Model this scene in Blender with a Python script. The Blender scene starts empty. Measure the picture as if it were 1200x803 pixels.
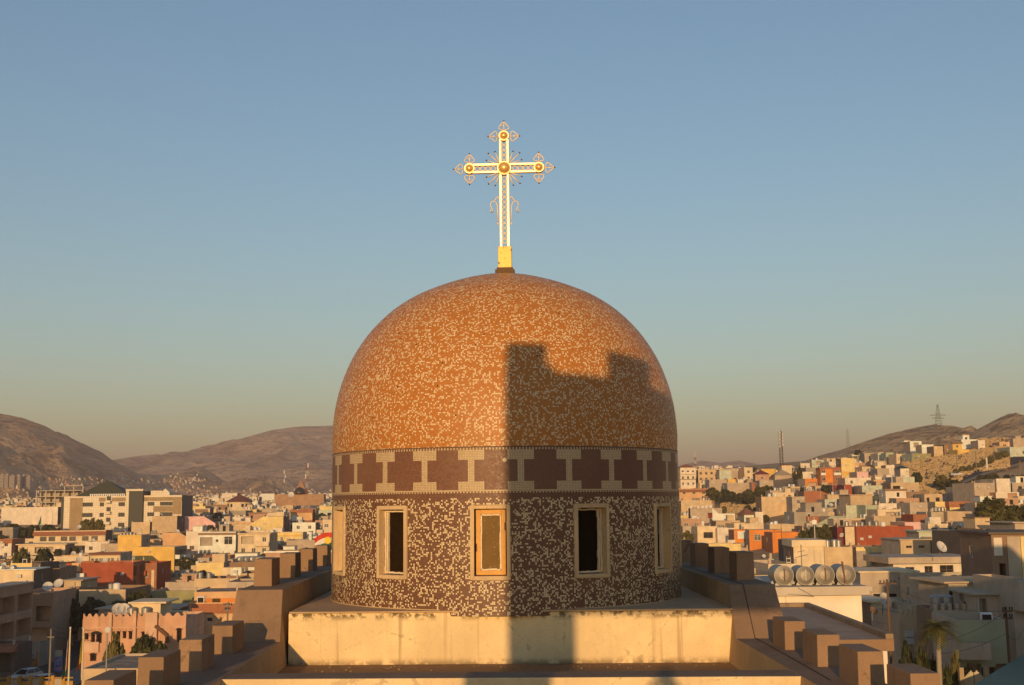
import bpy, bmesh, math, random
from math import sin, cos, tan, pi, radians, atan, atan2, hypot, floor, sqrt
from mathutils import Vector, Matrix, noise

# ------------------------------------------------------------------ camera, light, exposure
SC = bpy.context.scene
COL = SC.collection
FPX = 1435.1                      # focal length in pixels of the 1200 px wide photograph
PITCH, YAW, ROLL = radians(7.468), radians(0.6515), radians(0.600)
cam_d = bpy.data.cameras.new('camera'); cam = bpy.data.objects.new('camera', cam_d); COL.objects.link(cam)
cam_d.sensor_width = 36.0; cam_d.lens = FPX / 1200 * 36.0
cam_d.clip_start = 0.1; cam_d.clip_end = 40000
fwd = Vector((sin(YAW)*cos(PITCH), cos(YAW)*cos(PITCH), sin(PITCH)))
right0 = Vector((cos(YAW), -sin(YAW), 0)); up0 = right0.cross(fwd)
right = right0*cos(ROLL) - up0*sin(ROLL); up = up0*cos(ROLL) + right0*sin(ROLL)
cam.matrix_world = Matrix((( right.x, up.x, -fwd.x, 0), (right.y, up.y, -fwd.y, 0), (right.z, up.z, -fwd.z, 0), (0, 0, 0, 1)))
SC.camera = cam

SUN_AZ, SUN_EL = radians(7.3), radians(7.7)      # light travels to +Y and a little to +X
wd = bpy.data.worlds.new('World'); SC.world = wd; wd.use_nodes = True
wn = wd.node_tree; bg = wn.nodes['Background']
sky = wn.nodes.new('ShaderNodeTexSky'); sky.sky_type = 'NISHITA'; sky.sun_disc = False
sky.sun_elevation = SUN_EL; sky.sun_rotation = pi + SUN_AZ
sky.altitude = 600; sky.air_density = 1.4; sky.dust_density = 0.8; sky.ozone_density = 3.1
wn.links.new(sky.outputs[0], bg.inputs[0]); bg.inputs[1].default_value = 0.15
sun_d = bpy.data.lights.new('sun', 'SUN'); sun_o = bpy.data.objects.new('sun', sun_d); COL.objects.link(sun_o)
sun_d.energy = 3.7; sun_d.angle = radians(0.5); sun_d.color = (1.0, 0.63, 0.29)
Ldir = Vector((sin(SUN_AZ)*cos(SUN_EL), cos(SUN_AZ)*cos(SUN_EL), -sin(SUN_EL)))
sun_o.rotation_euler = Ldir.to_track_quat('-Z', 'Y').to_euler(); sun_o.location = (-20, -60, 40)
vs = SC.view_settings
vs.view_transform = 'Standard'; vs.look = 'None'; vs.gamma = 1; vs.use_curve_mapping = False
vs.exposure = 0.10
SC.cycles.max_bounces = 6; SC.cycles.diffuse_bounces = 3; SC.cycles.glossy_bounces = 3
SC.cycles.volume_bounces = 0; SC.cycles.use_denoising = True

# ------------------------------------------------------------------ projection helpers (photo pixel -> world)
def ray(u, v):
    ur, vr = u-600, v-401.5
    x = (ur*cos(ROLL)-vr*sin(ROLL))/FPX; y = (ur*sin(ROLL)+vr*cos(ROLL))/FPX
    d = cos(PITCH)+y*sin(PITCH); z = sin(PITCH)-y*cos(PITCH)
    X = x*cos(YAW)+d*sin(YAW); Y = -x*sin(YAW)+d*cos(YAW)
    return (X/Y, z/Y)
def at(u, v, Y):
    a, b = ray(u, v); return Vector((a*Y, Y, b*Y))
def proj(p):
    x = p[0]*cos(YAW)-p[1]*sin(YAW); d = p[0]*sin(YAW)+p[1]*cos(YAW)
    d2 = d*cos(PITCH)+p[2]*sin(PITCH); z2 = -d*sin(PITCH)+p[2]*cos(PITCH)
    u, v = FPX*x/d2, -FPX*z2/d2
    return (600+u*cos(ROLL)+v*sin(ROLL), 401.5-u*sin(ROLL)+v*cos(ROLL))
def lerp(a, b, t): return a+(b-a)*t
def interp(x, pts):
    if x <= pts[0][0]: return pts[0][1]
    for (x0, y0), (x1, y1) in zip(pts, pts[1:]):
        if x <= x1: return y0+(y1-y0)*(x-x0)/(x1-x0)
    return pts[-1][1]
LP = [(0,-22),(300,-22),(360,-19.5),(420,-15),(480,-10.5),(600,-6),(900,-1),(1500,3),(3000,10)]
CP = [(0,-22),(250,-21),(300,-18.5),(360,-15.5),(420,-12.5),(480,-9.5),(600,-5.5),(750,-1.5),(900,1),(1500,4),(3000,10)]
P8 = [(0,-22),(250,-21),(320,-18.5),(400,-15),(480,-9.5),(560,-3),(650,7),(740,15),(800,19),(900,21),(1500,15),(3000,10)]
P10 = [(0,-22),(100,-19.5),(160,-17),(220,-15.5),(300,-12),(360,-8),(420,-3),(500,4),(600,14),(700,23),(800,28),(1000,30),(1500,20),(3000,10)]
P11 = [(0,-22),(100,-19),(160,-15.5),(220,-13),(300,-8.5),(360,-3.5),(420,4),(480,11.5),(560,22),(640,30),(760,36),(1000,38),(1500,30),(3000,10)]
COLS = [(-.337,LP),(-.135,CP),(.151,P8),(.29,P10),(.395,P11)]
def ground(x, y):
    if y < 5: y = 5
    a = x/y
    if a <= COLS[0][0]: return interp(y, COLS[0][1])
    for (a0, p0), (a1, p1) in zip(COLS, COLS[1:]):
        if a <= a1: return lerp(interp(y, p0), interp(y, p1), (a-a0)/(a1-a0))
    return interp(y, COLS[-1][1])
def gY(u, v):                                   # depth at which the photo pixel meets the ground
    a, b = ray(u, v); lo = 20.0
    y = 20.0
    while y < 2500:
        if b*y < ground(a*y, y): break
        lo = y; y *= 1.03
    hi = y
    for _ in range(20):
        m = (lo+hi)/2
        if b*m < ground(a*m, m): hi = m
        else: lo = m
    return hi

# ------------------------------------------------------------------ object helpers
def put(o, parent=None):
    COL.objects.link(o)
    if parent is not None: o.parent = parent
    return o
def tag(o, label=None, cat=None, group=None, kind=None):
    if label: o['label'] = label
    if cat: o['category'] = cat
    if group: o['group'] = group
    if kind: o['kind'] = kind
    return o
def thing(name, label, cat, loc=(0,0,0), rz=0, group=None):
    o = bpy.data.objects.new(name, None); o.empty_display_size = .3
    put(o); o.location = loc; o.rotation_euler = (0,0,rz)
    return tag(o, label, cat, group)
class MB:
    def __init__(s): s.v = []; s.f = []; s.m = []; s.uv = {}
    def quad(s, a, b, c, d, m=0):
        i = len(s.v); s.v += [tuple(a), tuple(b), tuple(c), tuple(d)]; s.f.append((i,i+1,i+2,i+3)); s.m.append(m)
    def tri(s, a, b, c, m=0):
        i = len(s.v); s.v += [tuple(a), tuple(b), tuple(c)]; s.f.append((i,i+1,i+2)); s.m.append(m)
    def box(s, x0, x1, y0, y1, z0, z1, m=0):
        s.hexa([(x0,y0,z0),(x1,y0,z0),(x1,y1,z0),(x0,y1,z0)], [(x0,y0,z1),(x1,y0,z1),(x1,y1,z1),(x0,y1,z1)], m)
    def hexa(s, lo, hi, m=0):
        i = len(s.v); s.v += [tuple(p) for p in lo]+[tuple(p) for p in hi]; n = len(lo)
        s.f.append(tuple(i+k for k in reversed(range(n)))); s.m.append(m)
        s.f.append(tuple(i+n+k for k in range(n))); s.m.append(m)
        for k in range(n):
            j = (k+1) % n
            s.f.append((i+k, i+j, i+n+j, i+n+k)); s.m.append(m)
    def tube(s, pts, r, n=6, m=0, closed=False, r1=None):
        pts = [Vector(p) for p in pts]; N = len(pts); base = len(s.v); prev = None
        for k, p in enumerate(pts):
            if closed: t = pts[(k+1) % N]-pts[k-1]
            else: t = pts[min(k+1,N-1)]-pts[max(k-1,0)]
            t = t.normalized() if t.length else Vector((0,0,1))
            if prev is None:
                e = t.cross(Vector((0,0,1)))
                if e.length < .1: e = t.cross(Vector((0,1,0)))
                e.normalize()
            else:
                e = prev - t*prev.dot(t); e.normalize()
            prev = e; g = t.cross(e)
            rr = r if r1 is None else lerp(r, r1, k/max(1,N-1))
            for q in range(n):
                an = 2*pi*q/n; s.v.append(tuple(p + e*cos(an)*rr + g*sin(an)*rr))
        for k in range(N if closed else N-1):
            a = base+k*n; b = base+((k+1) % N)*n
            for q in range(n):
                q2 = (q+1) % n
                s.f.append((a+q, b+q, b+q2, a+q2)); s.m.append(m)
        if not closed:
            s.f.append(tuple(base+q for q in range(n))); s.m.append(m)
            s.f.append(tuple(base+(N-1)*n+q for q in reversed(range(n)))); s.m.append(m)
    def lathe(s, prof, c=(0,0,0), n=24, m=0, ax='z'):
        base = len(s.v)
        for r, h in prof:
            for q in range(n):
                an = 2*pi*q/n; x, y = r*cos(an), r*sin(an)
                p = (x, y, h) if ax == 'z' else ((x, h, y) if ax == 'y' else (h, x, y))
                s.v.append((p[0]+c[0], p[1]+c[1], p[2]+c[2]))
        for k in range(len(prof)-1):
            for q in range(n):
                q2 = (q+1) % n
                f = (base+k*n+q, base+k*n+q2, base+(k+1)*n+q2, base+(k+1)*n+q)
                s.f.append(f if ax != 'y' else tuple(reversed(f))); s.m.append(m)
        for k, rev in ((0, True), (len(prof)-1, False)):
            if prof[k][0] > 1e-4:
                f = [base+k*n+q for q in range(n)]
                if rev != (ax == 'y'): f.reverse()
                s.f.append(tuple(f)); s.m.append(m)
    def mesh(s, name, mats, smooth=False):
        me = bpy.data.meshes.new(name); me.from_pydata(s.v, [], s.f)
        for mt in mats: me.materials.append(mt)
        me.polygons.foreach_set('material_index', s.m)
        if smooth: me.polygons.foreach_set('use_smooth', [True]*len(s.f))
        me.update(); return me
    def build(s, name, mats, parent=None, loc=None, rz=None, smooth=False, bevel=0):
        if not isinstance(mats, (list, tuple)): mats = [mats]
        me = s.mesh(name, mats, smooth)
        if bevel:
            b = bmesh.new(); b.from_mesh(me); bmesh.ops.remove_doubles(b, verts=b.verts, dist=1e-5)
            es = [e for e in b.edges if len(e.link_faces) == 2 and e.calc_face_angle(0) > .6]
            bmesh.ops.bevel(b, geom=es, offset=bevel, segments=2, affect='EDGES', profile=.5)
            b.to_mesh(me); b.free()
        o = bpy.data.objects.new(name, me); put(o, parent)
        if loc is not None: o.location = loc
        if rz is not None: o.rotation_euler = (0,0,rz)
        return o
def inst(name, me, parent, loc, rz=0, sc=None):
    o = bpy.data.objects.new(name, me); put(o, parent); o.location = loc; o.rotation_euler = (0,0,rz)
    if sc is not None: o.scale = sc
    return o

# ------------------------------------------------------------------ materials
class NT:
    def __init__(s, name):
        s.mat = bpy.data.materials.new(name); s.mat.use_nodes = True; s.t = s.mat.node_tree
        s.bsdf = s.t.nodes['Principled BSDF']
    def n(s, typ, **kw):
        nd = s.t.nodes.new(typ)
        for k, v in kw.items(): setattr(nd, k, v)
        return nd
    def set(s, sock, v):
        if hasattr(v, 'is_linked') or hasattr(v, 'links'): s.t.links.new(v, sock)
        elif isinstance(v, tuple) and len(v) == 3 and len(getattr(sock, 'default_value', ())) == 4: sock.default_value = (*v, 1)
        else: sock.default_value = v
    def math(s, op, a, b=None, c=None, clamp=False):
        nd = s.n('ShaderNodeMath', operation=op); nd.use_clamp = clamp
        for k, v in enumerate((a, b, c)):
            if v is not None: s.set(nd.inputs[k], v)
        return nd.outputs[0]
    def mix(s, f, a, b, mode='MIX'):
        nd = s.n('ShaderNodeMix', data_type='RGBA', blend_type=mode)
        s.set(nd.inputs[0], f); s.set(nd.inputs[6], a); s.set(nd.inputs[7], b); return nd.outputs[2]
    def ramp(s, f, a, b):                       # smooth 0..1 between a and b
        nd = s.n('ShaderNodeMapRange', interpolation_type='SMOOTHSTEP'); s.set(nd.inputs[0], f)
        nd.inputs[1].default_value = a; nd.inputs[2].default_value = b; return nd.outputs[0]
    def pos(s): return s.n('ShaderNodeNewGeometry').outputs['Position']
    def objco(s): return s.n('ShaderNodeTexCoord').outputs['Object']
    def uvco(s): return s.n('ShaderNodeTexCoord').outputs['UV']
    def map(s, v, scale=(1,1,1), loc=(0,0,0)):
        nd = s.n('ShaderNodeMapping'); s.set(nd.inputs[0], v); nd.inputs[3].default_value = scale; nd.inputs[1].default_value = loc; return nd.outputs[0]
    def noise(s, v, scale, detail=4, rough=.55):
        nd = s.n('ShaderNodeTexNoise'); s.set(nd.inputs['Vector'], v); nd.inputs['Scale'].default_value = scale
        nd.inputs['Detail'].default_value = detail; nd.inputs['Roughness'].default_value = rough; return nd.outputs[0]
    def white(s, v):
        nd = s.n('ShaderNodeTexWhiteNoise', noise_dimensions='3D'); s.set(nd.inputs['Vector'], v); return nd
    def xyz(s, v): nd = s.n('ShaderNodeSeparateXYZ'); s.set(nd.inputs[0], v); return nd.outputs
    def comb(s, x, y, z):
        nd = s.n('ShaderNodeCombineXYZ')
        for k, q in enumerate((x, y, z)): s.set(nd.inputs[k], q)
        return nd.outputs[0]
    def bump(s, h, strength=.3, dist=.02):
        nd = s.n('ShaderNodeBump'); s.set(nd.inputs['Height'], h); nd.inputs['Strength'].default_value = strength; nd.inputs['Distance'].default_value = dist
        s.t.links.new(nd.outputs[0], s.bsdf.inputs['Normal'])
    def out(s, col, rough=.85, metal=0, spec=None):
        s.set(s.bsdf.inputs['Base Color'], col); s.set(s.bsdf.inputs['Roughness'], rough); s.set(s.bsdf.inputs['Metallic'], metal)
        if spec is not None: s.bsdf.inputs['Specular IOR Level'].default_value = spec
        return s.mat
def mul(c, k): return tuple(min(1, q*k) for q in c)
_pl = {}
def plaster(col, dirt=.35, key=''):
    k = (tuple(round(c, 3) for c in col), dirt, key)
    if k in _pl: return _pl[k]
    t = NT('painted_plaster'); p = t.pos()
    n1 = t.noise(p, .55, 5); n2 = t.noise(t.map(p, (2.2, 2.2, .25)), 1.0, 4); n3 = t.noise(p, 14, 3)
    c = t.mix(t.ramp(n1, .35, .75), mul(col, .86), mul(col, 1.08))
    c = t.mix(t.math('MULTIPLY', t.ramp(n2, .56, .78), dirt), c, mul((col[0]*.5+.05, col[1]*.5+.04, col[2]*.5+.03), .62))
    c = t.mix(t.math('MULTIPLY', t.ramp(n3, .62, .72), .18), c, mul(col, .6))
    t.bump(n3, .25, .02)
    _pl[k] = t.out(c, .9, 0, .2); return _pl[k]
def block(col=(.40,.32,.22)):                   # bare concrete block wall
    k = ('block', col)
    if k in _pl: return _pl[k]
    t = NT('concrete_block'); p = t.pos(); x, y, z = t.xyz(p)
    v = t.comb(t.math('ADD', x, t.math('MULTIPLY', y, .83)), z, 0)
    col = mul(col, 1.35); b = t.n('ShaderNodeTexBrick'); t.set(b.inputs['Vector'], v); b.inputs['Scale'].default_value = 1
    b.inputs['Brick Width'].default_value = .42; b.inputs['Row Height'].default_value = .21; b.inputs['Mortar Size'].default_value = .016
    b.inputs['Color1'].default_value = (*mul(col, .85), 1); b.inputs['Color2'].default_value = (*mul(col, 1.12), 1); b.inputs['Mortar'].default_value = (*mul(col, .7), 1)
    c = t.mix(t.ramp(t.noise(p, .4, 5), .4, .7), b.outputs[0], mul(col, .72))
    _pl[k] = t.out(c, .95, 0, .1); return _pl[k]
def simple(name, col, rough=.6, metal=0, var=.15, scale=3.0, spec=None):
    k = (name, col, rough, metal)
    if k in _pl: return _pl[k]
    t = NT(name); n1 = t.noise(t.pos(), scale, 4)
    _pl[k] = t.out(t.mix(n1, mul(col, 1-var), mul(col, 1+var)), rough, metal, spec); return _pl[k]
M_DARK = simple('dark_interior', (.018,.014,.011), .9)
def glass_mat():
    t = NT('window_glass'); n1 = t.noise(t.pos(), 1.3, 2)
    return t.out(t.mix(n1, (.010,.009,.008), (.035,.030,.025)), .25, 0, .22)
M_GLASS = glass_mat()
M_FRAME_W = simple('white_window_frame', (.62,.58,.52), .5)
M_FRAME_B = simple('brown_window_frame', (.14,.08,.05), .5)
def roof_mat():
    t = NT('cement_roof'); p = t.pos()
    c = t.mix(t.ramp(t.noise(p, .7, 6), .35, .7), (.24,.185,.135), (.42,.33,.24))
    return t.out(c, .95, 0, .1)
M_ROOF = roof_mat()
M_STEEL = simple('galvanised_steel', (.34,.32,.29), .45, .6, .12, 2)
M_WHITE = simple('white_paint', (.72,.69,.63), .5, 0, .06)
M_DISH = simple('dish_grey_paint', (.50,.47,.43), .6, 0, .08)
M_RUST = simple('rusty_iron', (.16,.08,.045), .8, .2, .3, 6)
M_POLE = simple('pole_steel', (.20,.17,.14), .7, .2, .2, 4)
M_WOOD = simple('weathered_wood', (.13,.075,.04), .85, 0, .3, 5)
M_WIRE = simple('black_cable', (.02,.02,.02), .6)
def tile_roof(col):
    k = ('tile', col)
    if k in _pl: return _pl[k]
    t = NT('roof_tiles'); p = t.pos(); x, y, z = t.xyz(p)
    w = t.math('SINE', t.math('MULTIPLY', t.math('ADD', x, t.math('MULTIPLY', y, .6)), 22))
    c = t.mix(t.ramp(w, -.6, .9), mul(col, .65), mul(col, 1.1)); c = t.mix(t.ramp(t.noise(p, 1.5, 5), .4, .7), c, mul(col, .7))
    _pl[k] = t.out(c, .8, 0, .2); return _pl[k]
def corrugated(col):
    k = ('corr', col)
    if k in _pl: return _pl[k]
    t = NT('corrugated_sheet'); p = t.pos(); x, y, z = t.xyz(p)
    w = t.math('SINE', t.math('MULTIPLY', x, 30))
    c = t.mix(t.ramp(w, -.7, .7), mul(col, .75), mul(col, 1.05)); c = t.mix(t.math('MULTIPLY', t.ramp(t.noise(p, .8, 5), .5, .75), .5), c, mul(col, .6))
    _pl[k] = t.out(c, .55, .25); return _pl[k]

def terrain_mat():
    t = NT('dry_ground'); p = t.pos()
    n1 = t.noise(p, .018, 6, .6); n2 = t.noise(p, .25, 5); n3 = t.noise(p, 1.6, 4)
    c = t.mix(t.ramp(n1, .38, .62), (.40,.265,.14), (.50,.345,.19))
    c = t.mix(t.ramp(n2, .45, .7), c, (.32,.215,.11)); c = t.mix(t.math('MULTIPLY', t.ramp(n3, .58, .7), .45), c, (.13,.105,.045))
    t.bump(n2, .6, .4)
    return t.out(c, .95, 0, .1)
def hill_mat(a, b, shrub, rockscale=.03):
    t = NT('rocky_hillside'); p = t.pos()
    n1 = t.noise(p, .0035, 7, .62); n2 = t.noise(p, rockscale, 7, .65); n3 = t.noise(p, rockscale*3.3, 5, .6)
    x, y, z = t.xyz(p)
    w = t.n('ShaderNodeTexWave', wave_type='BANDS', bands_direction='Z')   # rock strata, tilted
    t.set(w.inputs['Vector'], t.comb(t.math('MULTIPLY', x, .12), t.math('MULTIPLY', y, .05), z))
    w.inputs['Scale'].default_value = .035; w.inputs['Distortion'].default_value = 9; w.inputs['Detail'].default_value = 4; w.inputs['Detail Scale'].default_value = 1.4
    c = t.mix(t.ramp(n1, .36, .64), a, b)
    c = t.mix(t.math('MULTIPLY', t.ramp(w.outputs['Fac'], .45, .9), .35), c, mul(b, 1.3))
    c = t.mix(t.ramp(n2, .50, .62), c, mul(a, .62)); c = t.mix(t.ramp(n3, .57, .64), c, shrub)
    t.bump(t.math('ADD', n2, t.math('MULTIPLY', n3, .5)), 1.0, 16)
    return t.out(c, .95, 0, .05)
def foliage_mat(a, b, dry):
    t = NT('leaves'); p = t.objco()
    n1 = t.noise(p, 1.1, 4); w = t.white(t.map(p, (4,4,4)))
    c = t.mix(t.ramp(n1, .35, .65), a, b); c = t.mix(t.math('MULTIPLY', t.ramp(t.noise(p, 3.1, 3), .55, .75), .6), c, dry)
    m = t.out(c, .7, 0, .25)
    tr = t.n('ShaderNodeBsdfTranslucent'); t.set(tr.inputs[0], c); mx = t.n('ShaderNodeMixShader'); mx.inputs[0].default_value = .25
    t.t.links.new(t.bsdf.outputs[0], mx.inputs[1]); t.t.links.new(tr.outputs[0], mx.inputs[2])
    t.t.links.new(mx.outputs[0], t.t.nodes['Material Output'].inputs[0]); return m

# ------------------------------------------------------------------ terrain sheet
def make_terrain():
    angs = [-1.6+3.2*k/160 for k in range(161)]
    ys = [5+4*k for k in range(25)]
    y = 105
    while y < 1500: ys.append(y); y *= 1.025
    while y < 16000: ys.append(y); y *= 1.15
    ys = [-400, -60] + ys
    m = MB()
    for y in ys:
        for a in angs:
            yy = max(y, 150) if y < 150 else y
            x = a*yy*1.2
            z = ground(x, max(y,5)) if y > 0 else -22
            if y > 1500: z = 3 - (y-1500)*.002
            if y > 80: z += .5*noise.noise(Vector((x*.03, y*.03, 0)))
            m.v.append((x, y, z))
    n = len(angs)
    for j in range(len(ys)-1):
        for i in range(n-1):
            m.f.append((j*n+i, j*n+i+1, (j+1)*n+i+1, (j+1)*n+i)); m.m.append(0)
    tag(m.build('ground', terrain_mat(), smooth=True), kind='structure')
make_terrain()

def fbm(x, y, sc, octv=6, seed=0.0):
    s = 0; a = 1; f = sc
    for k in range(octv):
        n_ = 1-abs(noise.noise(Vector((x*f, y*f, seed+k*7.3)))); s += a*(n_*n_-.55); a *= .53; f *= 2.1
    return s
HILLS = []
def make_hill(name, ridge, Y, front, back, base, mat, rough, seed, nu=380, nv=110, sc=.0022):
    """ridge = photo points (u, v) of the crest at depth Y; the flanks fall to base in front and behind."""
    m = MB(); us = [lerp(ridge[0][0], ridge[-1][0], k/(nu-1)) for k in range(nu)]
    for j in range(nv):
        t = j/(nv-1)*2-1                       # -1 front foot, 0 crest, 1 back foot
        for u in us:
            v = interp(u, ridge); c = at(u, v, Y)
            yy = Y+t*(front if t < 0 else back)
            prof = (1-abs(t))
            prof = prof**1.15 if t < 0 else prof
            x = c.x*(1+.0*t) ; z = base+(c.z-base)*prof
            env = min(1, max(0, (c.z-base)/60))*min(1, abs(t)*3+.04)*min(1, (1-abs(t))*5)
            z += rough*env*fbm(x, yy, sc, 6, seed)
            m.v.append((x*(yy/Y*.5+.5), yy, z))
    for j in range(nv-1):
        for i in range(nu-1):
            m.f.append((j*nu+i, j*nu+i+1, (j+1)*nu+i+1, (j+1)*nu+i)); m.m.append(0)
    HILLS.append((m.v, m.f))
    return tag(m.build(name, mat, smooth=True), kind='structure')
HM1 = hill_mat((.33,.215,.12), (.55,.37,.20), (.14,.11,.06), .02)
HM2 = hill_mat((.37,.25,.15), (.55,.39,.23), (.18,.145,.09), .011)
HM3 = hill_mat((.46,.31,.165), (.68,.48,.26), (.15,.12,.06), .045)
make_hill('mountain', [(-700,520),(-450,470),(-250,462),(-120,470),(0,484),(25,489),(50,498),(75,512),(100,525),(120,538),(140,549),(160,560),(185,571),(230,586),(300,600)], 2500, 1150, 1500, -5, HM1, 62, 1.0)
make_hill('mountain', [(-100,590),(60,560),(110,545),(135,538),(160,534),(185,531),(200,537),(215,533),(245,524),(290,511),(320,503),(345,500),(390,498),(450,500),(540,512),(640,530),(740,540),(800,549),(860,560),(960,600)], 4600, 1900, 1500, -10, HM2, 62, 4.0, sc=.0012)
make_hill('hill', [(120,596),(165,582),(190,570),(210,557),(226,547),(238,548),(255,560),(272,569),(290,562),(310,556),(335,560),(360,575),(400,580),(460,596)], 2900, 700, 600, -8, HM1, 34, 9.0, sc=.004)
make_hill('hill', [(600,600),(740,560),(800,545),(822,540),(845,543),(866,540),(885,544),(905,548),(960,560),(1040,590)], 5200, 1500, 800, -10, HM2, 60, 14.0, sc=.0012)
make_hill('hill', [(840,600),(900,560),(930,545),(960,534),(985,527),(1010,518),(1040,508),(1070,501),(1095,497),(1120,501),(1145,503),(1180,508),(1240,520),(1320,545),(1400,570)], 1350, 480, 500, 12, HM3, 18, 21.0, sc=.006)
make_hill('hill', [(1040,590),(1080,555),(1110,530),(1135,510),(1150,501),(1165,493),(1183,485),(1198,490),(1215,486),(1260,470),(1330,462),(1420,480),(1520,520)], 1120, 420, 400, 20, HM3, 20, 33.0, sc=.007)

# ------------------------------------------------------------------ the church
C_WALL = (.295,.186,.112)
def church_mat(col, streak=.5, name='church_plaster', dirty=None):
    t = NT(name); p = t.pos()
    n1 = t.noise(p, 1.3, 6); n2 = t.noise(t.map(p, (3.5,3.5,.35)), 1.3, 5); n3 = t.noise(p, 45, 3)
    c = t.mix(t.ramp(n1, .35, .7), mul(col, .88), mul(col, 1.08))
    c = t.mix(t.math('MULTIPLY', t.ramp(n2, .52, .74), streak), c, mul(col, .62))
    n4 = t.noise(p, 8, 6, .7); c = t.mix(t.math('MULTIPLY', t.ramp(n4, .52, .70), .32), c, mul(col, .66)); c = t.mix(t.math('MULTIPLY', t.ramp(n4, .30, .42), -.22), c, mul(col, 1.25))
    vor = t.n('ShaderNodeTexVoronoi', feature='DISTANCE_TO_EDGE'); t.set(vor.inputs['Vector'], t.n('ShaderNodeVectorMath', operation='ADD').outputs[0] if False else p); vor.inputs['Scale'].default_value = 1.1
    crack = t.math('MULTIPLY', t.math('LESS_THAN', t.math('ADD', vor.outputs['Distance'], t.math('MULTIPLY', t.math('SUBTRACT', n4, .5), .22)), .004), t.ramp(n1, .45, .6)); c = t.mix(t.math('MULTIPLY', crack, .5), c, mul(col, .45))
    c = t.mix(t.math('MULTIPLY', t.ramp(n3, .58, .70), .35), c, mul(col, .55))
    if dirty:
        z = t.xyz(p)[2]; edge = t.noise(p, 7, 6, .7)
        a = t.math('MULTIPLY', t.ramp(z, dirty[1]-.15, dirty[1]-.04), t.ramp(edge, .47, .57))       # black mould under the lip
        a2 = t.math('MULTIPLY', t.ramp(z, dirty[0]+.11, dirty[0]-.01), t.ramp(edge, .36, .56))      # splash dirt along the foot
        c = t.mix(t.math('MULTIPLY', a, .85), c, (.06,.042,.02)); c = t.mix(t.math('MULTIPLY', a2, .75), c, (.13,.08,.04))
        run = t.noise(t.map(p, (5,5,.12)), 1.0, 4)
        c = t.mix(t.math('MULTIPLY', t.ramp(run, .60, .70), .55), c, (.26,.15,.065))
    t.bump(t.math('ADD', n3, t.math('MULTIPLY', n1, .7)), .35, .008)
    return t.out(c, .92, 0, .15)
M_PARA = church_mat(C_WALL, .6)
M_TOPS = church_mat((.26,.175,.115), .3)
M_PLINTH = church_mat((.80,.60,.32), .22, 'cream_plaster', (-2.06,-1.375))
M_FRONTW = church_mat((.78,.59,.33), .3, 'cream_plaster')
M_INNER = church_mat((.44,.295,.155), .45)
M_SLAB = church_mat((.24,.175,.12), .3, 'roof_screed')
BOT = -22.0
ch = thing('church_building', 'brown plastered church roof with stepped parapet walls and square merlons carrying the mosaic dome', 'church', (0.07, 12.5, BOT))
def cb(mb, name, mats, bevel=0.012, label=None):
    for k, v in enumerate(mb.v): mb.v[k] = (v[0]-.07, v[1]-12.5, v[2]-BOT)
    o = mb.build(name, mats, ch, bevel=bevel)
    if label: o['label'] = label
    return o
def side_wall(xi, xo, y_ramp0, y_ramp1):
    """profile along y, extruded between the inner face (slightly battered) and the outer face"""
    prof = [(6.0,-1.72),(y_ramp0,-1.72),(y_ramp1,-1.10),(23.4,-1.10)]
    m = MB(); s = 1 if xo > xi else -1
    def xin(z): return xi - s*max(0, -1.1-z)*.10
    lo = -2.4
    N = len(prof)
    for k in range(N-1):
        (y0,z0),(y1,z1) = prof[k], prof[k+1]
        A = (xin(z0),y0,z0); B = (xin(z1),y1,z1); Cc = (xo,y1,z1); D = (xo,y0,z0)
        m.quad(*( (A,D,Cc,B) if s > 0 else (A,B,Cc,D)), 1 if z0 == z1 else 0)
        A2 = (xin(lo),y0,lo); B2 = (xin(lo),y1,lo)
        m.quad(*((A,B,B2,A2) if s > 0 else (A2,B2,B,A)), 2)
        C2 = (xo,y1,BOT); D2 = (xo,y0,BOT)
        m.quad(*((Cc,D,D2,C2) if s > 0 else (D,Cc,C2,D2)), 0)
    y, z = prof[-1]; m.quad((xin(z),y,z),(xo,y,z),(xo,y,BOT),(xin(lo),y,BOT), 0)
    y, z = prof[0]; m.quad((xo,y,z),(xin(z),y,z),(xin(lo),y,BOT),(xo,y,BOT), 0)
    return m
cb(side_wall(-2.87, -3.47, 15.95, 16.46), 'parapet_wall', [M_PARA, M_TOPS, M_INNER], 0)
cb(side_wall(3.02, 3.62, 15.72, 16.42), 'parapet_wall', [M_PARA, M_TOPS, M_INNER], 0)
def merlon(x0, x1, y0, y1, z0, z1):
    m = MB(); i = .006
    m.hexa([(x0,y0,z0-.01),(x1,y0,z0-.01),(x1,y1,z0-.01),(x0,y1,z0-.01)], [(x0+i,y0+i,z1),(x1-i,y0+i,z1),(x1-i,y1-i,z1),(x0+i,y1-i,z1)])
    m.m = [1 if k == 1 else 0 for k in range(len(m.m))]
    cb(m, 'merlon', [M_PARA, M_TOPS], .008)
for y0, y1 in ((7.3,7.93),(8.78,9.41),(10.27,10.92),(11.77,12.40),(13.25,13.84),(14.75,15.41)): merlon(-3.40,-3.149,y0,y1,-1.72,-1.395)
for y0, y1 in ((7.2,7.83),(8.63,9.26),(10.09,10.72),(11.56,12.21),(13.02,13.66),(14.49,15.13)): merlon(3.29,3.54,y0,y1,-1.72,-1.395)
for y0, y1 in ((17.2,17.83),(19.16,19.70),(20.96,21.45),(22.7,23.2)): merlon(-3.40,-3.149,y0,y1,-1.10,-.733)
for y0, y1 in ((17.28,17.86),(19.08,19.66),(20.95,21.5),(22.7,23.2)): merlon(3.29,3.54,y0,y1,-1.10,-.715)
m = MB()                                                            # plinth under the drum
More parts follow.
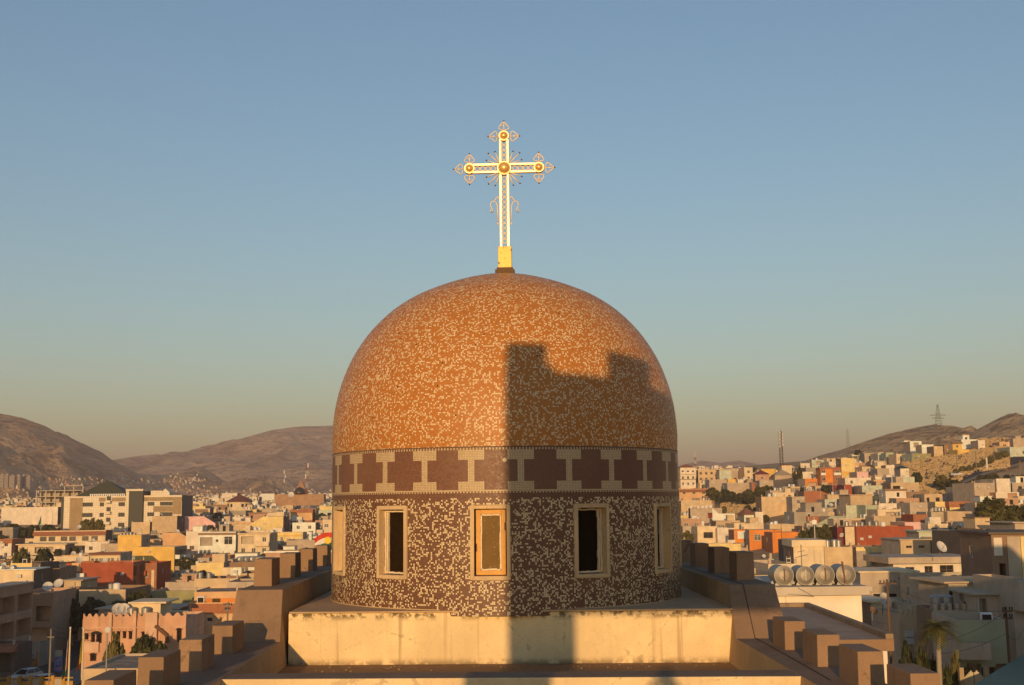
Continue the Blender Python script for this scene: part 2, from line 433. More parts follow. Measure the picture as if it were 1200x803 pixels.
m.hexa([(-2.76,16.30,-2.06),(3.0,16.08,-2.06),(3.0,22.9,-2.06),(-2.76,22.9,-2.06)], [(-2.76,16.30,-1.40),(3.0,16.08,-1.40),(3.0,22.9,-1.40),(-2.76,22.9,-1.40)])
cb(m, 'plinth', [M_PLINTH], .006)
m = MB(); m.hexa([(-2.75,16.275,-1.398),(2.99,16.055,-1.398),(2.99,22.9,-1.398),(-2.75,22.9,-1.398)], [(-2.75,16.275,-1.375),(2.99,16.055,-1.375),(2.99,22.9,-1.375),(-2.75,22.9,-1.375)])
cb(m, 'plinth_slab', [church_mat((.50,.33,.18), .3)], .006)
m = MB(); m.hexa([(-2.78,12.9,-2.2),(3.05,12.7,-2.2),(3.05,16.3,-2.2),(-2.78,16.5,-2.2)], [(-2.78,12.9,-2.055),(3.05,12.7,-2.055),(3.05,16.3,-2.055),(-2.78,16.5,-2.055)])
cb(m, 'gutter_floor', [church_mat((.27,.165,.085), .4)], 0)
m = MB(); m.hexa([(-2.84,12.66,BOT),(3.06,12.38,BOT),(3.06,12.86,BOT),(-2.84,13.08,BOT)], [(-2.84,12.66,-1.725),(3.06,12.38,-1.725),(3.06,12.86,-1.725),(-2.84,13.08,-1.725)])
for k in range(len(m.m)): m.m[k] = 1 if k == 1 else 0
cb(m, 'front_parapet', [M_FRONTW, M_TOPS], .008)
m = MB(); m.box(-2.75,2.95, .6,12.6, -6.3,-6.0); cb(m, 'lower_roof', [M_SLAB], 0)
m = MB(); m.box(-3.4,3.55, 22.95,23.38, BOT,-1.11); cb(m, 'rear_wall', [M_PARA], 0)
m = MB(); x = 3.175                                                  # lightning cable lying on the right wall
m.tube([(x-.02,12.0,-1.713),(x,13.2,-1.712),(x+.02,15.0,-1.712),(x+.02,15.72,-1.712),(x+.03,16.42,-1.092),(x+.02,18.5,-1.092),(x-.03,22,-1.092)], .005, 5)
tag(m.build('cable', M_WIRE), 'thin black cable running along the top of the right parapet wall', 'cable')
rnd = random.Random(11)
m = MB()
for k in range(70):                                                  # crumbs of mortar along the gutter and under the drum
    x = rnd.uniform(-2.4,2.9); y = rnd.uniform(15.6,16.05); r = rnd.uniform(.006,.02)
    m.lathe([(0,-r*.3),(r,0),(r*.7,r*.6),(0,r*.8)], (x, y, -2.053), 5)
cb(m, 'mortar_crumbs', [church_mat((.3,.2,.11), .3)], 0)['kind'] = 'stuff'

# bell tower behind the camera: its belfry casts the crenellated shadow across the dome
bt = thing('bell_tower', 'crenellated plastered bell tower at the near end of the church roof', 'tower', (0,-1.9,BOT))
def bb(mb, name, mats):
    for k, v in enumerate(mb.v): mb.v[k] = (v[0], v[1]+1.9, v[2]-BOT)
    return mb.build(name, mats, bt)
TX0, TX1, TY0, TY1 = -2.0, 2.3, -3.7, -.12
m = MB(); m.box(TX0,TX1,TY0,TY1,BOT,-1.55); bb(m, 'shaft', [M_PARA])
for x0, x1, y0, y1 in ((TX0,-1.17,TY1-.45,TY1),(TX0,-1.63,TY0,TY0+.45),(1.95,TX1,TY0,TY0+.45)):
    m = MB(); m.box(x0,x1,y0,y1,-1.55,.85 if y1 == TY1 else 1.5); bb(m, 'pillar', [M_PARA])
for x0, x1, y0, y1, z0, z1 in ((TX0,TX1,TY1-.45,TY1,.85,3.97),(TX0,TX1,TY0,TY0+.45,1.5,3.97),(TX0,TX0+.3,TY0+.45,TY1-.45,1.5,3.97),(TX1-.3,TX1,TY0+.45,TY1-.45,1.5,3.97)):
    m = MB(); m.box(x0,x1,y0,y1,z0,z1); bb(m, 'belfry_wall', [M_PARA])
m = MB(); m.box(TX0+.3,TX1-.3,TY0+.45,TY1-.45,3.5,3.7); bb(m, 'belfry_roof', [M_SLAB])
for x0, x1 in ((-2.0,-1.5),(-.66,-.10),(.70,1.2),(1.85,2.3)):
    for y0, y1 in ((TY1-.3,TY1),(TY0,TY0+.3)):
        m = MB(); m.box(x0,x1,y0,y1,3.97,4.39); bb(m, 'merlon', [M_PARA])
for x0, x1 in ((TX0,TX0+.3),(TX1-.3,TX1)):
    for y0 in (-2.9,-1.6):
        m = MB(); m.box(x0,x1,y0,y0+.5,3.97,4.39); bb(m, 'merlon', [M_PARA])

# ---- dome, mosaic
DX, DY, DR = .09, 18.71, 2.6
ZB, Z1, Z2, ZT = -1.388, .133, .733, 3.505
TS = 2*pi*DR/750
PROF = [(0,.733,2.60),(0,1.0,2.607),(0,1.25,2.59),(0,1.5,2.553),(0,1.75,2.49),(0,2.0,2.40),(0,2.2,2.305),(0,2.4,2.185),(0,2.6,2.035),(0,2.8,1.845),(0,2.95,1.665),(0,3.1,1.435),(0,3.22,1.185),(0,3.32,.93),(0,3.4,.68),(0,3.46,.44),(0,3.495,.2),(0,3.505,0)]
def smooth_prof(n=120):
    pts = [(z, r) for _, z, r in PROF]
    # Catmull-Rom through the measured silhouette
    out = []
    P_ = [pts[0]]+pts+[(pts[-1][0], -pts[-2][1])]
    P_[0] = (pts[0][0]-.2, pts[0][1])
    for k in range(1, len(P_)-2):
        for j in range(10):
            t = j/10
            out.append(tuple(.5*((2*P_[k][i])+(-P_[k-1][i]+P_[k+1][i])*t+(2*P_[k-1][i]-5*P_[k][i]+4*P_[k+1][i]-P_[k+2][i])*t*t+(-P_[k-1][i]+3*P_[k][i]-3*P_[k+1][i]+P_[k+2][i])*t**3) for i in (0,1)))
    out.append(pts[-1]); return [(z, max(r, 0)) for z, r in out]
SP = smooth_prof()
arc = [0]
for (z0,r0),(z1,r1) in zip(SP, SP[1:]): arc.append(arc[-1]+hypot(z1-z0, r1-r0))
ARC = arc[-1]
def mosaic(name, kind):
    t = NT(name); u, s, _ = t.xyz(t.uvco())           # u: turn fraction, s: metres up the wall
    row = t.math('FLOOR', t.math('DIVIDE', s, TS))
    if kind == 'dome':
        fc = t.n('ShaderNodeFloatCurve'); t.set(fc.inputs['Value'], t.math('DIVIDE', t.math('MULTIPLY', t.math('ADD', row, .5), TS), ARC))
        cv = fc.mapping.curves[0]; cv.points[0].location = (0, 2.6/2.8); cv.points[1].location = (1, 0)
        for k in range(8, len(SP)-1, 8): cv.points.new(arc[k]/ARC, SP[k][1]/2.8)
        fc.mapping.update(); r = t.math('MULTIPLY', fc.outputs[0], 2.8)
        n_ = t.math('MAXIMUM', t.math('FLOOR', t.math('DIVIDE', t.math('MULTIPLY', r, 2*pi), TS)), 4)
        cu = t.math('MULTIPLY', u, n_)
    else: cu = t.math('MULTIPLY', u, 750.0)
    col_ = t.math('FLOOR', cu)
    w = t.white(t.comb(col_, row, 3.7)); w2 = t.white(t.comb(col_, row, 11.3))
    clump = t.noise(t.comb(t.math('MULTIPLY', col_, .06), t.math('MULTIPLY', row, .06), 0), 1.0, 3)
    rnd_v, tint = w.outputs[0], w2.outputs[0]
    if kind == 'dome':
        base = t.mix(tint, (.40,.150,.025), (.485,.185,.034)); light = t.mix(tint, (.62,.47,.27), (.74,.58,.35)); p = t.math('ADD', t.math('MULTIPLY', clump, .18), .175)
    elif kind == 'drum':
        base = t.mix(tint, (.120,.050,.028), (.165,.072,.041)); light = t.mix(tint, (.60,.46,.26), (.72,.57,.34)); p = t.math('ADD', t.math('MULTIPLY', clump, .18), .235)
    else:
        base = t.mix(tint, (.145,.060,.036), (.19,.082,.051)); light = t.mix(tint, (.50,.375,.21), (.58,.445,.265)); p = None
    if p is not None:
        isl = t.math('LESS_THAN', rnd_v, p)
        if kind == 'drum':                         # dark border rows right under the band
            nb = t.math('LESS_THAN', row, floor((Z1-ZB)/TS)-2.0)
            isl = t.math('MULTIPLY', isl, nb)
    else:
        x = t.math('SUBTRACT', t.math('FRACT', t.math('ADD', t.math('DIVIDE', t.math('ADD', col_, .5), 30), .5)), .5)
        ax = t.math('MULTIPLY', t.math('ABSOLUTE', x), 30); H_ = (Z2-Z1)/TS
        az = t.math('ABSOLUTE', t.math('SUBTRACT', t.math('ADD', row, .5), H_/2))
        c1 = t.math('MULTIPLY', t.math('LESS_THAN', ax, 12.6), t.math('LESS_THAN', az, 6.6))
        c2 = t.math('MULTIPLY', t.math('LESS_THAN', ax, 6.6), t.math('LESS_THAN', az, 12.1))
        cross = t.math('MAXIMUM', c1, c2)
        teeth = t.math('MULTIPLY', t.math('GREATER_THAN', az, H_/2-1.15), t.math('GREATER_THAN', t.math('FRACT', t.math('MULTIPLY', col_, .5)), .25))
        isl = t.math('SUBTRACT', 1.0, t.math('MAXIMUM', cross, teeth))
    c = t.mix(isl, base, light)
    fu, fv = t.math('FRACT', cu), t.math('FRACT', t.math('DIVIDE', s, TS))
    def edge(f): return t.math('MINIMUM', f, t.math('SUBTRACT', 1.0, f))
    g = t.math('LESS_THAN', t.math('MINIMUM', edge(fu), edge(fv)), .10)
    c = t.mix(t.math('MULTIPLY', g, .75), c, (.16,.095,.055) if kind != 'dome' else (.34,.135,.035))
    gp = t.pos(); dust = t.noise(gp, 1.1, 5)
    c = t.mix(t.math('MULTIPLY', t.ramp(dust, .45, .75), .16), c, (.34,.21,.10))
    if kind == 'dome':                             # a few bare mortar patches near the crown
        bare = t.noise(gp, 2.3, 3); z = t.xyz(gp)[2]
        c = t.mix(t.math('MULTIPLY', t.ramp(bare, .70, .72), t.ramp(z, 2.7, 2.9)), c, (.46,.30,.14))
        hole = t.math('MULTIPLY', t.math('GREATER_THAN', tint, .9985), 1.0); c = t.mix(hole, c, (.04,.025,.018))
    # each glass tile sits at a slightly different angle
    geo = t.n('ShaderNodeNewGeometry'); vm = t.n('ShaderNodeVectorMath', operation='MULTIPLY_ADD')
    sub = t.n('ShaderNodeVectorMath', operation='SUBTRACT'); t.set(sub.inputs[0], w2.outputs[1]); sub.inputs[1].default_value = (.5,.5,.5)
    t.set(vm.inputs[0], sub.outputs[0]); vm.inputs[1].default_value = (.10,.10,.10); t.set(vm.inputs[2], geo.outputs['Normal'])
    nz = t.n('ShaderNodeVectorMath', operation='NORMALIZE'); t.set(nz.inputs[0], vm.outputs[0]); t.t.links.new(nz.outputs[0], t.bsdf.inputs['Normal'])
    return t.out(c, t.math('ADD', .38, t.math('MULTIPLY', tint, .2)), 0, .28)
dm = thing('church_dome', 'orange mosaic dome on a brown drum with stepped crosses and narrow windows', 'dome', (DX, DY, ZB))
TURN0 = -.135/DR                                    # angle of a band cross near the front, from straight at the camera
def surf(rings, nseg, name, mat, holes=(), thick=.2, extra=()):
    """rings = [(z, r, s)]; angle 0 faces the camera (-y), positive to +x"""
    me_v, me_f, uvs = [], [], []
    ths = [2*pi*k/nseg-pi for k in range(nseg+1)]
    for h in holes: ths += [h[0], h[1]]
    ths = sorted(set(round(q, 7) for q in ths))
    for z, r, s in rings:
        for th in ths: me_v.append((r*sin(th), -r*cos(th), z-ZB))
    n = len(ths)
    for j in range(len(rings)-1):
        zc = (rings[j][0]+rings[j+1][0])/2
        for i in range(n-1):
            tc = (ths[i]+ths[i+1])/2
            if any(h[0] < tc < h[1] and h[2] < zc < h[3] for h in holes): continue
            me_f.append((j*n+i, j*n+i+1, (j+1)*n+i+1, (j+1)*n+i))
            uvs += [((ths[a]-TURN0)/(2*pi)+2, rings[b][2]) for a, b in ((i,j),(i+1,j),(i+1,j+1),(i,j+1))]
    me = bpy.data.meshes.new(name); me.from_pydata(me_v, [], me_f); me.materials.append(mat)
    uvl = me.uv_layers.new(name='UVMap'); uvl.data.foreach_set('uv', [q for p in uvs for q in p])
    me.polygons.foreach_set('use_smooth', [True]*len(me_f)); me.update()
    o = bpy.data.objects.new(name, me); put(o, dm); return o
surf([(z, r, a) for (z, r), a in zip(SP, arc)], 288, 'dome_shell', mosaic('orange_mosaic', 'dome'))
surf([(Z1,DR+.004,0),(Z2,DR+.004,Z2-Z1)], 288, 'cross_band', mosaic('cross_band_mosaic', 'band'))
m = MB(); m.lathe([(2.3,Z2-.004-ZB),(2.604,Z2-.004-ZB),(2.61,Z2+.006-ZB),(2.598,Z2+.012-ZB)], n=200); m.build('band_edge', simple('grout_edge', (.12,.065,.04), .8), dm, smooth=True)
# windows of the drum
WIN = [radians(q) for q in (-4.75,25.65,57.5,90.5,124,158,-168.5,-134.5,-101,-66.2,-36.25)]
WZ0, WZ1, WH = -.985, -.022, .265                 # outer surround
holes = [(a-(WH-.03)/DR, a+(WH-.03)/DR, WZ0+.05, WZ1-.05) for a in WIN]
zs = [ZB-.06] + [-1.2,-1.0, WZ0+.05, -.7,-.4,-.2, WZ1-.05, .05, Z1]
surf([(z, DR, z-ZB) for z in zs], 288, 'drum', mosaic('brown_mosaic', 'drum'), holes)
M_SURR = church_mat((.60,.43,.24), .3, 'window_plaster')
m = MB(); m.lathe([(2.2,0-.05),(2.2,Z1-ZB)], n=90)
for f in range(len(m.f)): pass
m.f = [f for f in m.f if len(f) == 4]
keep = []
for f in m.f:
    cx = sum(m.v[k][0] for k in f)/4; cy = sum(m.v[k][1] for k in f)/4
    keep.append(f)
m.f = keep; m.m = [0]*len(keep); m.build('inner_lining', M_DARK, dm)
M_WOODO = simple('amber_wood', (.60,.30,.055), .6, 0, .25, 9)
M_PUTTY = church_mat((.74,.60,.41), .25, 'old_putty')
def amber_glass():
    t = NT('textured_glass'); p = t.pos(); n_ = t.noise(p, 38, 3); n2 = t.noise(p, 5, 3)
    c = t.mix(t.math('MULTIPLY', t.ramp(n_, .60, .72), .6), t.mix(n2, (.13,.075,.022), (.21,.13,.045)), (.42,.29,.12)); return t.out(c, .6, 0, .08)
M_AMBER = amber_glass(); M_OLDGLASS = simple('dusty_dark_glass', (.020,.012,.006), .7, 0, .4, 12, .05)
wrnd = random.Random(4)
for k, a in enumerate(WIN):
    c = Vector((DR*sin(a), -DR*cos(a), -ZB))
    def wb(mb, name, mats, par=dm, bev=0):
        R_ = Matrix.Rotation(a, 3, 'Z')
        for q, v in enumerate(mb.v): mb.v[q] = tuple(R_ @ Vector(v) + c)
        return mb.build(name, mats, par, bevel=bev)
    W, t_ = WH, .05
    m = MB()                                         # plaster surround, proud of the tiles, with its reveal
    for x0, x1, z0, z1 in ((-W,-W+t_,WZ0,WZ1),(W-t_,W,WZ0,WZ1),(-W+t_,W-t_,WZ0,WZ0+t_),(-W+t_,W-t_,WZ1-t_,WZ1)):
        m.box(x0,x1,-.014,.19,z0,z1)
    sr = wb(m, 'window_surround', [M_SURR], dm, .006)
    amber = abs(a) < .2
    i = W-t_; j = .02
    m = MB(); y0 = .10 if not amber else .07
    ms = M_PUTTY if not amber else M_WOODO; tw = .022 if not amber else .056
    za, zb = WZ0+t_+.012, WZ1-t_-.012
    def rough_bar(x0, x1, z0, z1):                   # hand-smeared putty: an uneven bar
        n_ = 9; vert = (z1-z0) > (x1-x0)
        for q in range(n_):
            f0, f1 = q/n_, (q+1)/n_; e = wrnd.uniform(-.006,.006)
            if vert: m.box(x0+e, x1+e*.5, y0, y0+.035, lerp(z0,z1,f0), lerp(z0,z1,f1))
            else: m.box(lerp(x0,x1,f0), lerp(x0,x1,f1), y0, y0+.035, z0+e*.5, z1+e)
    if amber:
        for x0, x1, z0, z1 in ((-i+.02,-i+.02+tw,za,zb),(i-.02-tw,i-.02,za,zb),(-i+.02+tw,i-.02-tw,za,za+tw),(-i+.02+tw,i-.02-tw,zb-tw,zb)): m.box(x0,x1,y0,y0+.05,z0,z1)
        sash = wb(m, 'window_sash', [ms], dm, .004)
        m = MB(); q = i-.02-tw; y0 = .085
        for x0, x1, z0, z1 in ((-q,-q+.022,za+tw,zb-tw),(q-.022,q,za+tw,zb-tw),(-q,q,za+tw,za+tw+.02),(-q,q,zb-tw-.02,zb-tw)): rough_bar(x0,x1,z0,z1)
        wb(m, 'putty_bead', [M_PUTTY], sash)
        m = MB(); m.box(-q,q,.108,.114,za+tw,zb-tw); wb(m, 'pane', [M_AMBER], sash)
        for hx in ((i-.035,i-.02,.05,.07,-.35,-.25),(-i+.022,-i+.034,.05,.07,-.62,-.52)):
            m = MB(); m.box(*hx); wb(m, 'hinge', [M_RUST], sash)
        sr['label'] = 'plaster surround around the amber framed window'
    else:
        side = 1 if a > 0 else -1                    # the putty strip shows by the far jamb
        for x0, x1, z0, z1 in ((-i+.004,-i+.004+tw,za,zb),(i-.004-tw,i-.004,za,zb),(-i+.004+tw,i-.004-tw,za,za+tw),(-i+.004+tw,i-.004-tw,zb-tw,zb)): rough_bar(x0,x1,z0,z1)
        xs = side*(i-.062); rough_bar(min(xs,xs+side*.022), max(xs,xs+side*.022), za+tw, zb-tw)
        sash = wb(m, 'window_sash', [ms], dm)
        m = MB(); m.box(-i,i,.16,.166,za,zb); wb(m, 'pane', [M_OLDGLASS], sash)
m = MB(); m.lathe([(.001,.0),(.02,.006),(.03,.0),(.03,.05)], n=12, ax='y'); m.v = [(v[0]+-.02, -DR-.03+v[1], v[2]+.56-ZB) for v in m.v]
m.build('lamp_socket', M_PUTTY, dm)
m = MB(); m.lathe([(DR+.012,ZB-.035-ZB),(DR+.02,.0),(DR+.004,.025)], n=200)
m.f = [f for f in m.f if len(f) == 4 and sum(m.v[k][1] for k in f)/4 > -2.45]; m.m = [0]*len(m.f)
m.build('mortar_skirting', church_mat((.50,.34,.18), .4), dm, smooth=True)

# ---- cross
def cross():
    cx, cy, cz = .118, DY, 5.211
    root = thing('cross', 'tall gilded openwork metal cross with round bosses and spade finials on top of the dome', 'cross', (cx, cy, 3.49), radians(-2.5))
    t = NT('gold_paint'); p = t.pos(); n1 = t.noise(p, 3.5, 5)
    n2 = t.noise(p, 22, 4)
    gold = t.out(t.mix(t.math('MULTIPLY', t.ramp(n2, .62, .74), .7), t.mix(t.ramp(n1, .3, .75), (.70,.53,.27), (.78,.63,.38)), (.34,.19,.08)), .35, .3)
    t = NT('rusty_gold'); p = t.pos(); n1 = t.noise(t.map(p, (14,14,3)), 1, 5); n2 = t.noise(p, 12, 4)
    c = t.mix(t.ramp(n1, .5, .7), (.68,.41,.075), (.52,.27,.04)); c = t.mix(t.math('MULTIPLY', t.ramp(n2, .57, .66), .9), c, (.09,.035,.012)); rgold = t.out(c, .5, .2)
    boss_m = simple('brass_boss', (.74,.45,.15), .3, .4, .08)
    thin = simple('tarnished_gold_wire', (.72,.60,.44), .5, .1)
    tipm = simple('dark_finial_tip', (.10,.05,.03), .6, .3)
    base_m = church_mat((.15,.09,.05), .5, 'dark_mortar')
    dz = cz-3.49
    def B(mb, name, mats, smooth=False, par=root, bev=0): return mb.build(name, mats, par, smooth=smooth, bevel=bev)
    m = MB(); m.box(-.15,.15,-.15,.15,-.02,.085); m.box(-.125,.125,-.125,.125,.085,.12); B(m, 'footing', [base_m], bev=.006)
    m = MB(); m.box(-.105,.105,-.10,.10,.12,.455); B(m, 'pedestal', [rgold], bev=.006)
    zt, zb = .52, -1.255
    r = .0185
    def rails(name, pts_list):
        m = MB()
        for x0,x1,z0,z1 in pts_list: m.box(x0,x1,-.03,.03,z0,z1)
        return B(m, name, [gold], bev=.004)
    po = rails('post', [(-.075,-.04,zb+dz,-.09+dz),(.04,.075,zb+dz,-.09+dz),(-.075,-.04,.09+dz,zt-.05+dz),(.04,.075,.09+dz,zt-.05+dz)])
    ar = rails('arm', [(-.50,-.09,.042+dz,.078+dz),(-.50,-.09,-.078+dz,-.042+dz),(.09,.50,.042+dz,.078+dz),(.09,.50,-.078+dz,-.042+dz)])
    def ringobj(par, x, z, R_):
        m = MB(); m.tube([(x+R_*cos(q*pi/10),0,z+R_*sin(q*pi/10)) for q in range(20)], .0095, 5, closed=True); B(m, 'ring', [thin], True, par)
    z = -.17
    while z > zb+.05: ringobj(po, 0, z+dz, .034); z -= .083
    z = .17
    while z < zt-.09: ringobj(po, 0, z+dz, .034); z += .083
    for s in (-1,1):
        for q in range(4): ringobj(ar, s*(.17+.083*q), dz, .034)
    def disc(x, z, R_, rb, name='boss_plate'):
        m = MB(); m.lathe([(.001,-.045),(R_*.93,-.045),(R_,-.035),(R_,.035),(R_*.93,.045),(.001,.045)], (x,0,z), 32, ax='y'); d = B(m, name, [gold], False)
        m = MB(); m.lathe([(rb*sin(q*pi/20), -.045-rb*.75*cos(q*pi/20)) for q in range(0, 11)], (x,0,z), 28, ax='y'); B(m, 'boss', [boss_m], True, d)
        m = MB(); m.tube([(x+(rb+.008)*cos(q*pi/12),-.047,z+(rb+.008)*sin(q*pi/12)) for q in range(24)], .009, 5, closed=True); B(m, 'boss_rim', [boss_m], True, d)
    disc(0, dz, .115, .083)
    ends = [(-.545,0),(.545,0),(0,zt)]
    for x, z in ends: disc(x, z+dz, .085, .052)
    def finial(x, z, ang):
        ca, sa = cos(ang), sin(ang)                    # local: q up along the finial, p across
        def P(p, q): return (x+p*ca+q*sa, 0, z-p*sa+q*ca)
        m = MB(); half = [(0,.098),(.03,.108),(.062,.112),(.080,.128),(.076,.15),(.05,.185),(.02,.218),(0,.236)]
        for s in (-1,1): m.tube([P(s*p, q) for p, q in half], .0095, 5)
        m.tube([P(0,.08),P(0,.236)], .0095, 5); m.tube([P(-.045,.178),P(0,.168),P(.045,.178)], .006, 5)
        f = B(m, 'finial', [thin], True)
        m = MB(); c_ = P(0,.248); m.lathe([(.001,-.013),(.011,-.006),(.013,0),(.011,.006),(.001,.013)], c_, 10); B(m, 'tip', [tipm], True, f)
    for x, z in ends:
        for ang in (0, pi/2, -pi/2, pi):
            if (x < 0 and ang == pi/2) or (x > 0 and ang == -pi/2) or (x == 0 and ang == pi): continue
            finial(x, z+dz, ang)
    for sx in (-1,1):
        for sz in (-1,1):
            for an in (20, 45, 68):
                a = radians(an); L = .235 if an != 45 else .27; r0 = .115
                d = Vector((sx*cos(a),0,sz*sin(a))); o_ = Vector((sx*.055,0,dz+sz*.055))
                m = MB(); m.tube([o_+d*.03, o_+d*(L-.02)], .0105, 5); rr = B(m, 'ray', [thin], True)
                m = MB(); m.lathe([(.001,-.014),(.012,-.006),(.014,0),(.012,.006),(.001,.014)], tuple(o_+d*L), 10); B(m, 'tip', [tipm], True, rr)
    for s in (-1,1):                                   # S-scrolls beside the post
        m = MB(); pts = []
        for q in range(14): a = -.4*pi+q/13*1.9*pi; pts.append((s*(.135+.018*(1-q/30)*cos(a)), 0, dz-.515+.03*(1-q/30)*sin(a)))
        m.tube([(s*.105,0,dz-.86),(s*.108,0,dz-.70),(s*.112,0,dz-.60),(s*.130,0,dz-.545),(s*.165,0,dz-.525),(s*.205,0,dz-.54),(s*.222,0,dz-.58),(s*.205,0,dz-.63),(s*.185,0,dz-.66),(s*.19,0,dz-.70),(s*.215,0,dz-.705),(s*.222,0,dz-.675),(s*.205,0,dz-.665)], .0095, 5)
        m.tube([(s*.165,0,dz-.525),(s*.14,0,dz-.50),(s*.125,0,dz-.465),(s*.10,0,dz-.455),(s*.088,0,dz-.475),(s*.10,0,dz-.49)], .0095, 5)
        m.tube([(s*.105,0,dz-.86),(s*.115,0,dz-.885),(s*.10,0,dz-.90),(s*.085,0,dz-.885)], .0095, 5)
        B(m, 'scroll', [thin], True)
cross()
# ------------------------------------------------------------------ city: palette and house builder
PAL = dict(cream=(.60,.47,.30), tan=(.45,.33,.20), pale=(.62,.53,.41), white=(.70,.63,.52), grey=(.31,.255,.195), stone=(.40,.315,.225),
           yellow=(.62,.39,.10), butter=(.66,.49,.21), orange=(.58,.20,.04), peach=(.56,.34,.17), red=(.30,.075,.035), brick=(.31,.125,.062),
           maroon=(.18,.04,.035), pink=(.66,.40,.36), rose=(.42,.25,.16), green=(.34,.36,.24), mint=(.44,.46,.35), olive=(.27,.25,.12),
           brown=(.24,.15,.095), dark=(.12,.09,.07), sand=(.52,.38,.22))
PAL = {k: tuple(min(.80, q*1.24) for q in c) for k, c in PAL.items()}
def P(c): return PAL[c] if isinstance(c, str) else c
def wall_mat(c):
    if c == 'block': return block()
    if c == 'greyblock': return block((.27,.25,.22))
    return plaster(P(c))
_wm = {}
def window_mesh(w, h, style):
    k = (round(w,1), round(h,1), style)
    if k in _wm: return _wm[k]
    w, h = k[0], k[1]; f = .08
    m = MB()
    for x0,x1,z0,z1 in ((-w/2,-w/2+f,0,h),(w/2-f,w/2,0,h),(-w/2+f,w/2-f,0,f),(-w/2+f,w/2-f,h-f,h)): m.box(x0,x1,-.05,.02,z0,z1)
    if w > .9: m.box(-f/2,f/2,-.045,.015,f,h-f)
    if style == 'g':
        q = -w/2+.2
        while q < w/2-.1: m.box(q-.012,q+.012,-.09,-.065,.03,h-.03); q += .16
    if h > 1.5: m.box(-w/2+f,w/2-f,-.04,.012,h*.68,h*.68+f*.7)
    fr = m.mesh('window', [M_FRAME_B if style == 'b' else M_FRAME_W])
    m = MB(); m.box(-w/2+f,w/2-f,.0,.01,f,h-f); pn = m.mesh('pane', [M_GLASS])
    _wm[k] = (fr, pn); return _wm[k]
_pm = {}
def part_mesh(kind):
    if kind in _pm: return _pm[kind]
    m = MB(); mats = [M_STEEL, M_RUST]; sm = False
    if kind == 'drum_tank':                          # upright tank on a frame
        m.lathe([(.01,.42),(.48,.42),(.5,.47),(.5,1.38),(.46,1.45),(.2,1.56),(.01,1.58)], n=16)
        for s in (-.35,.35):
            for q in (-.35,.35): m.box(s-.03,s+.03,q-.03,q+.03,0,.42,1)
    elif kind == 'barrel_tank':                      # lying tank, end towards the camera
        m.lathe([(.01,-.75),(.3,-.74),(.55,-.66),(.55,.66),(.3,.74),(.01,.75)], (0,0,.85), 18, ax='y')
        for q in (-.45,.45): m.box(-.5,.5,q-.04,q+.04,0,.34,1)
    elif kind == 'white_tank':
        mats = [M_WHITE, M_RUST]
        m.lathe([(.01,.3),(.55,.3),(.58,.36),(.58,1.2),(.5,1.34),(.2,1.42),(.01,1.43)], n=16); m.box(-.5,.5,-.5,.5,.22,.3,1); m.box(-.45,-.38,-.4,.4,0,.22,1); m.box(.38,.45,-.4,.4,0,.22,1)
    elif kind == 'dish':
        mats = [M_DISH, M_POLE]
        R_ = .75; pr = [(R_*q/6, .32*(q/6)**2) for q in range(7)]
        m.lathe([(max(r,.01), -h) for r, h in pr] + [(max(r*.98,.01), -h-.02) for r, h in reversed(pr)], (0,0,0), 20, ax='y')
        A = Matrix.Rotation(radians(-35), 3, 'X'); m.v = [tuple(A @ Vector(v)+Vector((0,0,1.2))) for v in m.v]
        m.tube([(0,.1,0),(0,.08,1.15)], .04, 6, 1); m.tube([(0,-.1,1.05),(0,-.62,1.75)], .018, 5, 1)
    elif kind == 'door':
        mats = [M_FRAME_B]; m.box(-.45,.45,-.04,.0,0,2.0); m.box(-.36,.36,-.055,-.04,.1,.95); m.box(-.36,.36,-.055,-.04,1.05,1.9)
    elif kind == 'air_cooler':
        mats = [M_WHITE, M_DARK]; m.box(-.45,.45,-.4,.4,.2,1.15); m.box(-.36,.36,-.42,-.4,.32,1.03,1); m.box(-.4,-.34,-.35,.35,0,.2,0); m.box(.34,.4,-.35,.35,0,.2,0)
    _pm[kind] = m.mesh(kind, mats); return _pm[kind]

def facade(m, o, ux, un, w, h, holes, mat, rev):
    """wall in plane through o along ux (width) and z, outward normal un; holes = (x0,x1,z0,z1,depth,matindex of back)"""
    xs = sorted({0, w, *[q for k in holes for q in (k[0],k[1])]}); zs = sorted({0, h, *[q for k in holes for q in (k[2],k[3])]})
    def pt(x, z, d=0): return (o[0]+ux[0]*x-un[0]*d, o[1]+ux[1]*x-un[1]*d, o[2]+z)
    for x0, x1 in zip(xs, xs[1:]):
        for z0, z1 in zip(zs, zs[1:]):
            cx, cz = (x0+x1)/2, (z0+z1)/2
            if any(k[0] < cx < k[1] and k[2] < cz < k[3] for k in holes): continue
            m.quad(pt(x0,z0),pt(x1,z0),pt(x1,z1),pt(x0,z1), mat)
    for x0,x1,z0,z1,d,bm in holes:
        m.quad(pt(x0,z0),pt(x0,z0,d),pt(x0,z1,d),pt(x0,z1), rev); m.quad(pt(x1,z0,d),pt(x1,z0),pt(x1,z1),pt(x1,z1,d), rev)
        m.quad(pt(x0,z1),pt(x0,z1,d),pt(x1,z1,d),pt(x1,z1), rev); m.quad(pt(x0,z0,d),pt(x0,z0),pt(x1,z0),pt(x1,z0,d), rev)
        m.quad(pt(x0,z0,d),pt(x1,z0,d),pt(x1,z1,d),pt(x0,z1,d), bm)

